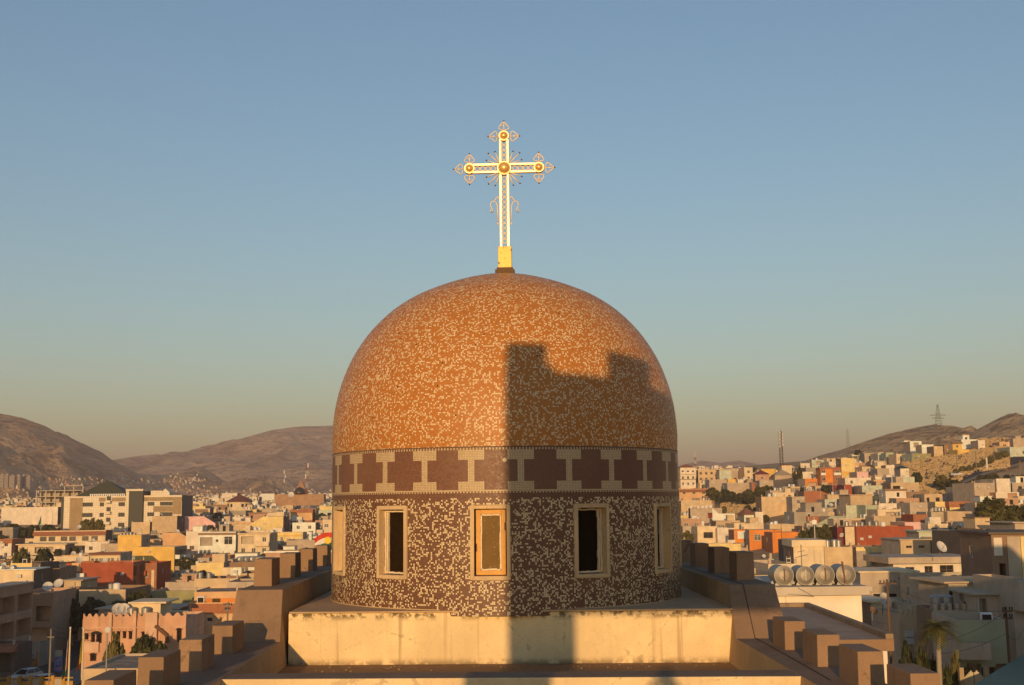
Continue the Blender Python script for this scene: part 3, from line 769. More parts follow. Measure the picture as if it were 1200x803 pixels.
HOUSES = []                                          # (x0,x1,y0,y1) footprints and photo rectangles kept clear
KEEP = []
LABELS = set()
hr = random.Random(5)
def house(u0, u1, vt, vb, col, label, side=None, Y=None, hid=5, d=None, rot=None, win='some', ft={}, name='house', cat='house', group=None, seed=None, floors=None, keep=True, base=None):
    r = random.Random(seed if seed is not None else int(u0*31+vt*17))
    um = (u0+u1)/2
    if Y is None: Y = gY(um, vb+hid)
    p0, p1 = at(u0, vt, Y), at(u1, vt, Y)
    w = p1.x-p0.x; xm = (p0.x+p1.x)/2; zt = (p0.z+p1.z)/2
    if d is None: d = r.uniform(8, 12)
    g0 = ground(xm, Y); zb = min(ground(q, y) for q in (p0.x, p1.x) for y in (Y, Y+d))-.4
    if base is not None: zb = base
    h = max(zt-zb, 2.6)
    if rot is None: rot = radians(r.uniform(-5, 5))
    root = thing(name, label, cat, (xm, Y, zb), rot, group)
    LABELS.add(label)
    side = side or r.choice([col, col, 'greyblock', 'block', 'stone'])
    par = ft.get('parapet', r.choice([.35,.5,.8]) if h > 4 else .3)
    x0, x1 = -w/2, w/2
    roofz = h-par; th = .22
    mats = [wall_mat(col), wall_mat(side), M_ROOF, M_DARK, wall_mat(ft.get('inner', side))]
    fh = 3.1; nf = floors or max(1, int((roofz+.3)/fh))
    vis = max(1, min(nf, int((vb-vt)*Y/FPX/fh+1.2)))
    front, rightf, leftf = [], [], []
    wins = []
    def free(L, a, b, c, e): return all(b+.1 < q[0] or a-.1 > q[1] or e+.1 < q[2] or c-.1 > q[3] for q in L)
    for q in ft.get('void', []):                     # (fx0, fx1, top offset m, height m, depth m)
        a, b = q[0]*w, q[1]*w; zt_, zb_ = h-q[2], max(h-q[2]-q[3], .1)
        front.append((a,b,zb_,zt_,q[4] if len(q) > 4 else 1.6, 4))
    for q in ft.get('rvoid', []):
        a, b = q[0]*d, q[1]*d; rightf.append((a,b,max(h-q[2]-q[3],.1),h-q[2],q[4] if len(q) > 4 else 1.5, 4))
    style = ft.get('style', r.choice('wwbg'))
    if 'winlist' in ft:
        for fx, ztop, ww, wh in ft['winlist']:
            a = fx*w-ww/2; front.append((a,a+ww,max(h-ztop-wh,.05),h-ztop,.2,3)); wins.append(('f', fx*w, max(h-ztop-wh,.05), ww, wh))
    for k in range(vis):
        zc = roofz-.35-fh*k
        if zc-1.6 < .3: break
        if win != 'none' and 'winlist' not in ft:
            ncol = max(1, int(w/ (2.6 if win == 'many' else 3.6)))
            ww = r.choice([1.0,1.2,1.5]); wh = r.choice([1.2,1.4])
            for c in range(ncol):
                if win == 'some' and r.random() < .42: continue
                if win == 'few' and r.random() < .75: continue
                fx = (c+.5)/ncol*w; a, b = fx-ww/2, fx+ww/2
                if a < .3 or b > w-.3: continue
                if free(front, a, b, zc-wh-.3, zc-.3):
                    front.append((a,b,zc-wh-.3,zc-.3,.2,3)); wins.append(('f', fx, zc-wh-.3, ww, wh))
        for L, key in ((rightf,'r'),(leftf,'l')):
            if ft.get('plainsides'): continue
            if r.random() < .5:
                fx = r.uniform(.25,.75)*d; ww, wh = 1.0, 1.2
                if free(L, fx-.5, fx+.5, zc-1.5, zc-.3): L.append((fx-.5,fx+.5,zc-1.5,zc-.3,.2,3)); wins.append((key, fx, zc-1.5, ww, wh))
    m = MB()
    facade(m, (x0,0,0), (1,0), (0,-1), w, h, front, 0, ft.get('rev', 0))
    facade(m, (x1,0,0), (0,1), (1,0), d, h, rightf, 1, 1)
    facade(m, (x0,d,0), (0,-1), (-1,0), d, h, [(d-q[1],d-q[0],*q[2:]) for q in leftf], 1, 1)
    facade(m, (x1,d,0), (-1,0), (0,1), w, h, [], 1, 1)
    # parapet: coping and inner faces, then the roof sheet
    xi0, xi1, yi0, yi1 = x0+th, x1-th, th, d-th
    for a, b, c, e in (((x0,0),(x1,0),(xi1,yi0),(xi0,yi0)),((x1,0),(x1,d),(xi1,yi1),(xi1,yi0)),((x1,d),(x0,d),(xi0,yi1),(xi1,yi1)),((x0,d),(x0,0),(xi0,yi0),(xi0,yi1))):
        m.quad((*a,h),(*b,h),(*c,h),(*e,h), 1); m.quad((*e,roofz),(*c,roofz),(*c,h),(*e,h), 1)
    body = m.build('wall', mats, root)
    m = MB(); m.quad((xi0,yi0,roofz),(xi1,yi0,roofz),(xi1,yi1,roofz),(xi0,yi1,roofz)); rf = m.build('roof', M_ROOF, root)
    for key, fx, z, ww, wh in wins:
        fr, pn = window_mesh(ww, wh, style)
        if key == 'f': loc, rz = (x0+fx, .13, z), 0
        elif key == 'r': loc, rz = (x1-.13, fx, z), pi/2
        else: loc, rz = (x0+.13, fx, z), -pi/2
        f_ = inst('window', fr, root, loc, rz); inst('pane', pn, f_, (0,0,0))
    if 'fascia' in ft:                                # coloured band along the top edge, proud of the wall
        c, hh = ft['fascia']; m = MB(); e = .28; m.box(x0-e,x1+e,-e,-.004,h-hh,h+.06); m.box(x1+.004,x1+e,-.004,d*.8,h-hh,h+.06); m.box(x0-e,x0-.004,-.004,d*.8,h-hh,h+.06)
        m.build('fascia', wall_mat(c), root)
    if 'band' in ft:
        for c, zt_, hh in ft['band']: m = MB(); m.box(x0-.05,x1+.05,-.07,-.004,h-zt_-hh,h-zt_); m.build('wall_band', wall_mat(c), root)
    if 'panel' in ft:                                 # contrasting panel on the facade: (fx0,fx1,top,height,colour)
        for a, b, zt_, hh, c in ft['panel']: m = MB(); m.box(x0+a*w,x0+b*w,-.09,-.004,h-zt_-hh,h-zt_); m.build('facade_panel', wall_mat(c), root)
    if 'box' in ft:                                   # projecting bay: (fx0,fx1,top,height,depth,colour)
        for a, b, zt_, hh, dd, c in ft['box']:
            m = MB(); facade(m, (x0+a*w,-dd,h-zt_-hh), (1,0), (0,-1), (b-a)*w, hh, [(.5,1.3,hh*.4,hh*.4+1.0,.15,1),((b-a)*w-1.4,(b-a)*w-.5,hh*.4,hh*.4+1.0,.15,1)] if (b-a)*w > 3.4 else [], 0, 0)
            X0, X1, Z0, Z1_ = x0+a*w, x0+b*w, h-zt_-hh, h-zt_
            m.quad((X1,-dd,Z0),(X1,-.004,Z0),(X1,-.004,Z1_),(X1,-dd,Z1_)); m.quad((X0,-.004,Z0),(X0,-dd,Z0),(X0,-dd,Z1_),(X0,-.004,Z1_))
            m.quad((X0,-dd,Z1_),(X1,-dd,Z1_),(X1,-.004,Z1_),(X0,-.004,Z1_)); m.quad((X0,-.004,Z0),(X1,-.004,Z0),(X1,-dd,Z0),(X0,-dd,Z0))
            m.build('bay', [wall_mat(c), M_GLASS], root)
    if 'slab' in ft:                                  # overhanging roof slab
        e, t_ = ft['slab']; m = MB(); m.box(x0-e,x1+e,-e,d+e,h+.004,h+t_); m.build('roof_slab', wall_mat(ft.get('slabcol', 'stone')), root)
    if 'merlons' in ft:
        n_ = ft['merlons']; m0 = None
        for k in range(n_):
            a = x0+(k+.25)/n_*w; m = MB(); m.box(a,a+.5*w/n_,.0,th,h+.004,h+.5); m.build('merlon', mats[0], root)
    if 'balcony' in ft:
        for a, b, zt_, c in ft['balcony']:            # (fx0,fx1,floor level below the top, colour)
            X0, X1, Z0 = x0+a*w, x0+b*w, h-zt_
            m = MB(); m.box(X0,X1,-1.2,-.004,Z0-.18,Z0); m.box(X0,X1,-1.2,-1.08,Z0+.004,Z0+.95); m.box(X0,X0+.12,-1.08,-.004,Z0+.004,Z0+.95); m.box(X1-.12,X1,-1.08,-.004,Z0+.004,Z0+.95)
            m.build('balcony', wall_mat(c), root)
    if 'rbalcony' in ft:
        for a, b, zt_, c in ft['rbalcony']:
            Y0, Y1, Z0 = a*d, b*d, h-zt_
            m = MB(); m.box(x1+.004,x1+1.3,Y0,Y1,Z0-.18,Z0); m.box(x1+1.18,x1+1.3,Y0,Y1,Z0+.004,Z0+.95); m.box(x1+.004,x1+1.18,Y0,Y0+.12,Z0+.004,Z0+.95)
            m.build('balcony', wall_mat(c), root)
    if 'hip' in ft:                                   # hipped or pyramidal roof
        c, hh, e = ft['hip']; rid = max(0, (w-d)/2) if w > d else 0
        m = MB(); A = [(x0-e,-e,h+.01),(x1+e,-e,h+.01),(x1+e,d+e,h+.01),(x0-e,d+e,h+.01)]; T0, T1 = (-rid,d/2,h+hh), (rid,d/2,h+hh)
        if rid > .05: m.quad(A[0],A[1],T1,T0); m.tri(A[1],A[2],T1); m.quad(A[2],A[3],T0,T1); m.tri(A[3],A[0],T0)
        else: m.tri(A[0],A[1],T0); m.tri(A[1],A[2],T0); m.tri(A[2],A[3],T0); m.tri(A[3],A[0],T0)
        m.quad(A[3],A[2],A[1],A[0]); m.build('tiled_roof', tile_roof(P(c)), root)
    if 'eave' in ft:                                  # short sloping tile strip along the front top
        c, hh = ft['eave']; m = MB(); m.hexa([(x0-.3,-1.0,h-hh),(x1+.3,-1.0,h-hh),(x1+.3,.3,h-hh),(x0-.3,.3,h-hh)],[(x0-.3,-.95,h-hh+.12),(x1+.3,-.95,h-hh+.12),(x1+.3,.3,h+.12),(x0-.3,.3,h+.12)]); m.build('tiled_eave', tile_roof(P(c)), root)
    if 'stair' in ft:                                 # sloping shoulder wall beside the house: (side -1/1, width m, drop m)
        s, sw, dr = ft['stair']; X = x0 if s < 0 else x1; m = MB(); a = X+s*.004; b = X+s*sw
        lo, hi = [(a,0,0),(b,0,0),(b,.25,0),(a,.25,0)], [(a,0,h),(b,0,max(h-dr,.3)),(b,.25,max(h-dr,.3)),(a,.25,h)]
        if s < 0: lo = [lo[1],lo[0],lo[3],lo[2]]; hi = [hi[1],hi[0],hi[3],hi[2]]
        m.hexa(lo, hi); m.build('stair_wall', mats[0], root)
    for q in ft.get('room', []):                      # roof rooms: (fx0,fx1,height,colour)
        a, b, hh, c = q; X0, X1 = x0+a*w, x0+b*w; yy = d*.35; dd = min(d*.6, 5)
        m = MB(); ww = X1-X0
        hl = [(ww*.35,ww*.35+.95,.02,2.02,.2,1)] if ww > 2 and hh > 2.2 and r.random() < .5 else []
        facade(m, (X0,yy,roofz), (1,0), (0,-1), ww, hh, hl, 0, 0)
        m.quad((X1,yy,roofz),(X1,yy+dd,roofz),(X1,yy+dd,roofz+hh),(X1,yy,roofz+hh)); m.quad((X0,yy+dd,roofz),(X0,yy,roofz),(X0,yy,roofz+hh),(X0,yy+dd,roofz+hh))
        m.quad((X1,yy+dd,roofz),(X0,yy+dd,roofz),(X0,yy+dd,roofz+hh),(X1,yy+dd,roofz+hh))
        rr = m.build('roof_room', [wall_mat(c), M_DARK], root)
        m = MB(); m.box(X0-.2,X1+.2,yy-.25,yy+dd+.1,roofz+hh+.003,roofz+hh+.16); m.build('roof_slab', wall_mat(side), rr)
    for kind, lst in (('drum_tank', ft.get('tanks', [])), ('barrel_tank', ft.get('barrels', [])), ('white_tank', ft.get('wtanks', [])), ('dish', ft.get('dishes', [])), ('air_cooler', ft.get('coolers', []))):
        for fx in lst:
            nm = {'drum_tank':'water_tank','barrel_tank':'water_tank','white_tank':'water_tank','dish':'satellite_dish','air_cooler':'air_cooler'}[kind]
            up = kind == 'dish'
            inst(nm, part_mesh(kind), root, (x0+fx*w, 1.2 if not up else .9, roofz+.01), radians(r.uniform(-15,25)), (r.uniform(.85,1.1),)*3)
    if Y > 95:
        for k in range(r.choice([0,0,1,2])):             # cooler boxes and pipes on the walls
            X = r.uniform(x0+.8, x1-.8); Z = h-r.uniform(1.2, min(3.4, h-.8)) if h > 2.4 else h-1
            if all(X+.5 < q[0]+x0 or X-.5 > q[1]+x0 for q in front): m = MB(); m.box(X-.4,X+.4,-.5,-.004,Z,Z+.6); m.build('air_conditioner', M_DISH, root)
        if r.random() < .4: X = r.choice([x0+.25, x1-.25]); m = MB(); m.box(X-.05,X+.05,-.1,-.004,.1,h-.3); m.build('drain_pipe', M_DISH, root)
        if r.random() < .35 and 'hip' not in ft and 'slab' not in ft:
            for X, yy in ((x0+.2,.2),(x1-.2,.2),(x1-.2,d-.2)):
                m = MB(); m.box(X-.14,X+.14,yy-.14,yy+.14,h+.003,h+r.uniform(.4,.9)); m.build('column_stub', wall_mat('stone'), root)
    HOUSES.append((xm-w/2-.6, xm+w/2+.6, Y-.6, Y+d+.6))
    if keep: KEEP.append((u0-1, u1+1, vt-2, vb, Y))
    SHORT.append(((u0+u1)/2, (vt+vb)/2, label))
    return root
SHORT = []
LAND = []                                            # (u, v, short name) used to word the labels of the plainer houses
def L(u0, u1, vt, vb, col, short, rest='', **kw):
    o = house(u0, u1, vt, vb, col, short+(' '+rest if rest else ''), **kw)
    LAND.append(((u0+u1)/2, (vt+vb)/2, short, u1-u0)); return o

# ---- left of the dome
L(178,208,605,626,'tan','plain tan block','with a dark side wall in front of the office building', side='dark', win='none', ft=dict(coolers=[.3]))
L(154,176,612,626,'sand','low blank tan wall house','beside the plain tan block', side='brown', win='none')
L(208.5,239,605.5,622,'pink','pink house','with a blank gable wall and sloping right shoulder', side='rose', win='none', ft=dict(stair=(1,4.2,2.6), plainsides=True))
L(138,166,627,652,'yellow','upper yellow house','with a row of steel tanks along its roof', side='grey', win='none', ft=dict(tanks=[.08,.22,.36,.5,.64], room=[(.0,.2,1.2,'white')]))
L(158,205,641,668,'yellow','large yellow house','with blank front and grey balconies on its right side', side='grey', win='none', Y=345, ft=dict(rvoid=[(.1,.9,.9,2.3),(.1,.9,4.0,2.3)], rbalcony=[(.05,.95,.9+2.3,'white'),(.05,.95,4.0+2.3,'grey')], plainsides=True))
L(190,211,624.5,643,'peach','orange house','with a long sloping wall running down to its right', side='brown', win='none', ft=dict(stair=(1,10.5,6.2), plainsides=True, dishes=[.8]))
L(232,277,623.5,650,'white','white modern house','with brown fascia and large dark windows', side='grey', ft=dict(band=[('brown',.25,.7)], void=[(.05,.38,1.6,2.6,.9)], winlist=[(.5,2.2,.9,.9),(.80,1.4,2.6,2.4)]))
L(226,246,596,608,'cream','cream house with a brown panel','right of the office building', side='dark', win='none', ft=dict(panel=[(.15,.9,.3,1.6,'brown')]))
L(268,288,598.5,611,'pale','grey and white house','below the round brown roof', side='grey', win='many', ft=dict(band=[('grey',0,1.9)]))
L(260,301,614.5,622,'sand','long low sand coloured wall house','left of the butter yellow gable house', win='few')
L(308,332,605.5,622,'butter','butter yellow gable house','with sloping left shoulder', side='dark', win='none', ft=dict(stair=(-1,7.5,4.5), plainsides=True, wtanks=[.2]))
L(341,366,597.5,613,'peach','salmon house','with a red fascia and red lower band', side='brick', win='few', ft=dict(fascia=('brick',1.2), band=[('brick',4.2,1.2)], box=[(.05,.3,2.4,2,.6,'white')]))
L(317,360,588,596,'grey','long grey concrete building','below the white dish', side='dark', win='none', hid=2, ft=dict(room=[(.72,1.0,2.0,'grey'),(.4,.6,1.4,'cream')], dishes=[.55]))
L(305,322,578.5,590,'white','white cube house','with a small brown pyramid roof', side='dark', win='none', hid=3, ft=dict(hip=('brown',1.6,.2), parapet=.2))
L(260,278,578,588,'pale','pale flat block','behind the round brown roof', side='brown', win='few', hid=8)
L(378,396,609,629,'cream','cream house at the dome edge','with small square openings', side='brown', win='many')
L(279,316,625,655,'cream','cream two storey villa','with balcony and many white windows', side='block', win='many', ft=dict(balcony=[(.55,1.0,3.6,'cream')], void=[(.1,.5,.9,2.2,.8)], style='w', fascia=('sand',.35)))
L(322,355,624,636,'butter','house with a yellow stripe','behind the long grey terrace wall', side='sand', win='some', ft=dict(band=[('yellow',.8,.5)]))
L(336,386,633,645,'stone','long grey terrace wall house','behind the left merlons', side='greyblock', win='none', ft=dict(room=[(.5,.56,3.2,'white')]))
L(311,392,646,668,'rose','long rose house','with a white roof edge behind the left merlons', side='brown', win='few', Y=235, ft=dict(fascia=('white',.25)))
L(356,373,642.5,648,'cream','small cream roof house','above the long rose house', win='none', hid=8)
L(271,303,659,677,'white','white house with brown fascia','and three steel tanks on the roof', side='stone', win='some', Y=262, ft=dict(fascia=('brown',1.0), barrels=[.3,.52,.74]))
L(228,279,678,693,'sand','mustard low house','with pipes along its blank front', side='brown', win='none', Y=236, ft=dict(tanks=[.1,.3]))
L(282,304,672,683,'sand','small sand coloured block','below the white house with brown fascia', win='none', Y=246, side='brown')
L(266,304,682,692,'stone','grey corrugated concrete terrace','behind the orange house with the grey roof', win='none', Y=212, side='stone')
L(228,279,693.5,708,'peach','orange house with a flat grey roof','above the red shuttered house', side='maroon', win='none', Y=186, d=8, ft=dict(parapet=.05))
L(221,300,706,748,'peach','peach house with a red fascia','and small white windows above the left merlons', side='orange', Y=160, d=7, rot=0, ft=dict(band=[('brick',.15,1.25)], winlist=[(.1,1.9,.8,.55),(.32,1.9,.8,.55),(.72,1.9,1.4,.5)], coolers=[.15]))
L(177,231,692.5,710,'olive','olive green blank wall house','behind the crenellated pink house', side='stone', win='none', Y=222, ft=dict(parapet=.6))
L(70,156,659.5,697,'red','large red house','with a blank wall and a small white bay', side='brick', win='none', Y=285, d=10, ft=dict(box=[(.17,.36,2.3,3.0,1.4,'white')], panel=[(.17,.29,0,1.9,'peach')], dishes=[.25,.6], rvoid=[(.05,.3,1.0,2.2),(.6,.95,1.0,2.2),(.05,.3,4.3,2.2)], rbalcony=[(.6,.98,3.2,'red')], plainsides=True))
L(156.5,184,660,700,'brick','narrow brick fronted house','right of the large red house', side='red', Y=292, ft=dict(winlist=[(.55,2.4,1.0,.9),(.55,5.6,1.0,.9)], void=[(.0,.3,1.8,5,1.5)], panel=[(.78,.9,1.6,7,'cream')]))
L(106,141,648,661,'cream','cream house with a row of dark windows','above the large red house', side='stone', win='none', Y=320, ft=dict(eave=('brick',.5), winlist=[(.08,1.3,.9,1.6),(.22,1.3,.9,1.6),(.36,1.3,1,1.6),(.58,1.3,1.3,1.6),(.74,1.3,.9,1.6),(.92,1.3,.5,1.6)], parapet=.2))
L(62,104,652,662,'cream','low cream house','left of the row of dark windows', side='peach', win='few', ft=dict(dishes=[.55], wtanks=[.75]))
L(118,160,637,648,'stone','grey brown terrace house','in front of the upper yellow house', side='dark', win='few', ft=dict(tanks=[.2,.75]))
L(100,127,635,649,'pale','pale peach house','with a dish below the red tiled school', side='peach', win='some', ft=dict(dishes=[.3]))
L(41,123,622,637,'cream','long cream school building','with a red tiled eave and paired windows', side='dark', Y=425, d=9, ft=dict(eave=('brick',1.6), winlist=[(q,1.9,2.2,1.6) for q in (.13,.25,.42,.54,.72,.85)], style='b', parapet=.2, dishes=[.62]))
L(22,90,631,640,'cream','low cream wing','with a white window strip in front of the school', side='dark', win='many', hid=3)
L(-12,14,632,652,'pale','pale pink house with a red fascia','at the left edge behind dark trees', side='brown', win='many', ft=dict(fascia=('brick',1.3)))
L(22,76,638.5,650,'cream','cream house with a long flat canopy','behind two round trees', side='grey', ft=dict(slab=(.7,.3), slabcol='cream', void=[(.35,.75,.7,2.0,1.0)]), win='few')
L(12,38,660,671,'butter','small yellowish roof house','with a white air cooler', side='dark', win='none', Y=262, ft=dict(coolers=[.55]))
L(-20,39,668.5,683,'cream','low house with a long pale roof edge','at the left edge', side='dark', win='few', Y=236, ft=dict(slab=(.5,.2), slabcol='white', barrels=[.35,.55]))
L(56,70,666,690,'brown','narrow brown house','left of the large red house', side='brown', win='few', Y=250, ft=dict(room=[(.0,.4,1.5,'cream')]))
L(38,48,660,690,'dark','dark narrow tower house','beside the narrow brown house', side='dark', win='few', Y=245)
L(75,95,680.5,692,'tan','small tan roof house with a flat slab','in front of the large red house', side='tan', Y=226, win='few', ft=dict(slab=(.5,.15)))
L(92,148,691,712,'tan','low tan house with a steel tank','in front of the large red house', side='brown', Y=205, win='few', ft=dict(tanks=[.62], wtanks=[.75]))
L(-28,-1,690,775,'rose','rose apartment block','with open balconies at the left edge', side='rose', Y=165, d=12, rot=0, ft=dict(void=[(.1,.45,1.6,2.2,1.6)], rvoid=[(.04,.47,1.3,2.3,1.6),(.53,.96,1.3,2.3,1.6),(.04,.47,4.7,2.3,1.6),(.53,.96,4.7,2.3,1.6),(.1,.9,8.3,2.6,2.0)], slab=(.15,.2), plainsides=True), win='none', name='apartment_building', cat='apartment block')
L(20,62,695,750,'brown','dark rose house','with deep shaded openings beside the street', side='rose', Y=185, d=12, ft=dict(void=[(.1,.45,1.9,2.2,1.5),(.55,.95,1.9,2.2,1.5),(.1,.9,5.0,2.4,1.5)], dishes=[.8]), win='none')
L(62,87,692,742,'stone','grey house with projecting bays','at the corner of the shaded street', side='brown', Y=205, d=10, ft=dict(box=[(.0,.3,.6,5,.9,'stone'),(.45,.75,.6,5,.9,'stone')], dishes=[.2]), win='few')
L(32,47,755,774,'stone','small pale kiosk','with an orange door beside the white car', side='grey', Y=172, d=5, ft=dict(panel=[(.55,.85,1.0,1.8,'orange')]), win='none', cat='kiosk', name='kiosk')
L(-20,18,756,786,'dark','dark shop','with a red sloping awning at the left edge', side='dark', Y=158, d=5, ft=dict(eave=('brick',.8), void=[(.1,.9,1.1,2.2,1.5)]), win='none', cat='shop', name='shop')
L(96,165,783.5,803,'tan','low tan roof house','behind the nearest left merlons', side='stone', Y=120, d=12, win='none', ft=dict(parapet=.25))

# ---- right of the dome
L(797,815,548,581,'pale','tall pale villa','with a red hipped roof at the dome edge', side='sand', win='many', Y=640, ft=dict(hip=('brick',2.0,.4), band=[('brown',6.0,.4)], balcony=[(.1,.9,3.3,'pale')]))
L(818,843,550.5,566,'sand','sandy villa','with an arched roofline right of the tall pale villa', side='brown', win='many', hid=3)
L(831,844,555,564,'brick','brown tiled house','in front of the sandy villa', side='sand', win='few', hid=2, ft=dict(hip=('brown',1.4,.3)))
L(843,857,551,567,'mint','pale green house','with a slab roof right of the sandy villa', side='sand', win='some', ft=dict(slab=(.3,.4)))
L(796,830,573,586,'peach','salmon house with a red tiled eave','below the tall pale villa', side='brick', win='some', ft=dict(eave=('brick',1.4)))
L(831,852,562,575,'stone','long bare concrete wall','behind the dark round trees', side='greyblock', win='none')
L(853,862,561.5,568,'yellow','small yellow house','on top of the long bare concrete wall', win='none', hid=8, side='sand')
L(852,878,566,576,'stone','second bare concrete wall house','right of the dark round trees', side='greyblock', win='none')
L(872,882,548,562,'cream','cream ridge house','with peach lower storey left of the phone mast', side='peach', win='some', hid=4)
L(885,901,556,568,'rose','house with a wide brown hipped roof','left of the gabled stone house', side='brown', win='some', ft=dict(hip=('maroon',2.2,.5)))
L(881,889,565,575,'brick','small orange framed house','with a white door below the brown hipped roof', side='stone', win='few')
L(890,906,563,575,'block','bare block house','left of the gabled stone house', win='few', side='greyblock')
L(908,929,557,570,'stone','gabled stone house','with four brown windows below the phone mast', side='grey', Y=620, ft=dict(hip=('stone',3.0,.3), winlist=[(q,2.2,1.5,2.4) for q in (.16,.38,.6,.82)], style='b'))
L(892,908,549.5,556,'yellow','ochre ridge house','left of the phone mast', win='few', hid=3, side='sand')
L(916,928,545.5,555,'cream','cream ridge house with a red roof','right of the phone mast', win='few', hid=3, side='sand', ft=dict(hip=('brick',1.1,.2)))
L(798,834,586.5,600,'sand','sand coloured terrace house','with a brown end below the salmon house', side='brown', win='few')
L(809,846,595.5,608,'stone','grey terrace house with five white tanks','and a maroon end wall', side='maroon', win='none', ft=dict(wtanks=[.04,.26,.4,.52,.66], void=[(.55,.9,1.8,2.0,1.5)], parapet=.3))
L(843,861,602,611,'white','white house with a sloping stair','beside the bare dirt field', side='stone', win='few', ft=dict(stair=(-1,2.5,-2.0)))
L(872,885,603.5,611,'white','small white house','with a red pyramid roof', side='stone', win='few', ft=dict(hip=('brick',2.6,.4), parapet=.1))
L(885,894,600,610,'pale','small pale house','right of the red pyramid roof', win='none', side='stone')
L(892,927,582,600,'sand','large blank sand coloured house','above the bare dirt field', side='brown', win='none', ft=dict(wtanks=[.3,.5]))
L(928,943,582,598,'block','bare block gable','left of the brick red house', win='few', side='greyblock')
L(909,937,594,615,'red','red house with white window strip','below the blank sand coloured house', side='grey', Y=500, ft=dict(fascia=('maroon',.4), winlist=[(.25,.9,4,.7),(.7,.9,4,.7)], stair=(-1,2.5,3)))
L(930,971,600,617,'grey','big grey concrete house','with a dark roof room', side='greyblock', win='none', ft=dict(room=[(.45,.93,3.2,'grey')]))
L(942,962,575.5,592,'brick','brick red house','with a white stepped stair wall', side='brown', win='few', ft=dict(stair=(1,9.5,4.0), tanks=[.35]))
L(961,985,548,567,'brick','orange brick ridge house','with white balconies', side='orange', win='many', ft=dict(panel=[(.25,.6,.5,6,'orange')], balcony=[(.02,.24,3.2,'white'),(.64,.98,3.2,'white')], fascia=('brick',.5), style='w'))
L(985.5,1001,537,559,'butter','tall blank yellow house','with an ochre band near its foot', side='brown', win='none', ft=dict(band=[('yellow',6.0,1.6)]))
L(951,968,539,549,'mint','grey green ridge house','with an open roof room', side='stone', win='few', hid=3, ft=dict(void=[(.3,.65,.8,1.8,1.2)], wtanks=[.4]))
L(971,984,541,550,'pale','pale ridge house','left of the tall blank yellow house', win='some', hid=3, side='stone', ft=dict(room=[(.1,.9,2.4,'cream')]))
L(938,949,543,553,'pale','small pale hilltop house','at the right of the dark cypress', win='some', hid=3, side='stone')
L(944,961,548,558,'grey','dark grey blank house','left of the orange brick ridge house', win='none', side='dark', hid=2)
L(940,953,553,566,'pale','pale two storey house','below the dark grey blank house', win='few', side='sand')
L(943,958,561,570,'orange','low house with an orange shop front','below the pale two storey house', side='stone', win='none', ft=dict(void=[(.2,.95,1.6,1.4,1)]))
L(1004,1017,553,564,'pink','pale pink house','right of the tall blank yellow house', side='stone', win='some')
L(990,1021,560,570,'pale','long pinkish house','below the pale pink house', side='rose', win='few')
L(1010,1037,569,577,'mint','low pale green wall house','below the long pinkish house', win='none', side='stone')
L(1010,1021,547,553,'cream','small cream box house','with a white upper strip', win='none', hid=4, side='sand')
L(989,998,568,581,'red','narrow red house','with a maroon neighbour', side='maroon', win='none')
L(975,988,569,580,'maroon','maroon house','left of the narrow red house', side='dark', win='few', ft=dict(void=[(.2,.9,1.2,2,1.5)]))
L(1013,1028,531,541,'stone','grey blank ridge wall','left of the pale green ridge house', win='none', hid=2, side='grey')
L(1028.5,1036,531,541,'mint','pale green ridge house','right of the grey blank ridge wall', win='none', hid=2, side='stone')
L(1038,1047,530.5,541,'green','green ridge house','right of the pale green ridge house', win='none', hid=2, side='green')
L(1005,1013,534,541,'butter','tiny yellow ridge house','beside a dark pine', win='few', hid=2, side='sand')
L(1050,1061,532,541,'cream','cream house with a dark opening','at the foot of the rocky hill', win='some', hid=2, side='sand')
L(1038,1048,545,556,'pale','pale house with a rose front','on the right hillside', win='none', side='rose')
L(1028,1042,549,558,'stone','grey house with a dark side','left of the pale rose fronted house', win='few', side='grey')
L(1055,1065,549,560,'pale','house with a teal roof','on the right hillside', win='some', side='stone', ft=dict(hip=((.03,.10,.09),1.4,.4)))
L(1066,1080,517,531,'white','white modern hilltop house','with a deep corner balcony', side='grey', win='some', hid=3, ft=dict(void=[(.3,.75,.8,2.4,1.5)], room=[(-.3,.2,.8,'white')]))
L(1080,1094,521,532,'white','lower white hilltop house','beside the white modern hilltop house', side='sand', win='few', hid=3)
L(1094,1105,523,535,'sand','sandy hilltop house','right of the lower white hilltop house', win='few', hid=2, side='brown')
L(1068,1098,531.5,538,'olive','low olive green house','below the white hilltop houses', win='few', side='green', hid=2)
L(1106,1120,521,532,'brown','dark brown hilltop house','left of the yellow hilltop house', win='few', hid=2, side='dark')
L(1116,1127,518,531,'yellow','yellow hilltop house','with a tiled porch', win='some', hid=2, side='sand', ft=dict(eave=('brown',.8)))
L(1126.5,1146,515,526,'white','white hilltop villa','with a small roof tower', side='stone', win='some', hid=2, ft=dict(room=[(.3,.7,3.0,'white')]))
L(1146,1154,516,526,'pale','pale annex','right of the white hilltop villa', win='none', hid=2, side='stone')
L(1122,1136,527,532,'yellow','low yellow house','below the yellow hilltop house', win='few', hid=2, side='yellow')
L(1171,1183,518,524,'peach','peach and orange hut','under the rocky summit', win='some', hid=2, side='rose')
L(1187,1200,514,523,'stone','grey block house','under the rocky summit', win='few', hid=2, side='grey', ft=dict(room=[(.5,1,1.6,'stone')]))
L(1183,1206,524,548,'mint','tall pale green house','at the right edge above the road', side='green', win='none', Y=520, ft=dict(winlist=[(.72,1.6,1.2,1.4)]))
L(1140,1167,566,588,'stone','plain grey house with a blank front','below the hillside road', side='grey', win='none', rot=radians(12), ft=dict(parapet=.3))
L(1167,1184,561,584,'pale','tall blank pale house','right of the plain grey house', side='stone', win='none')
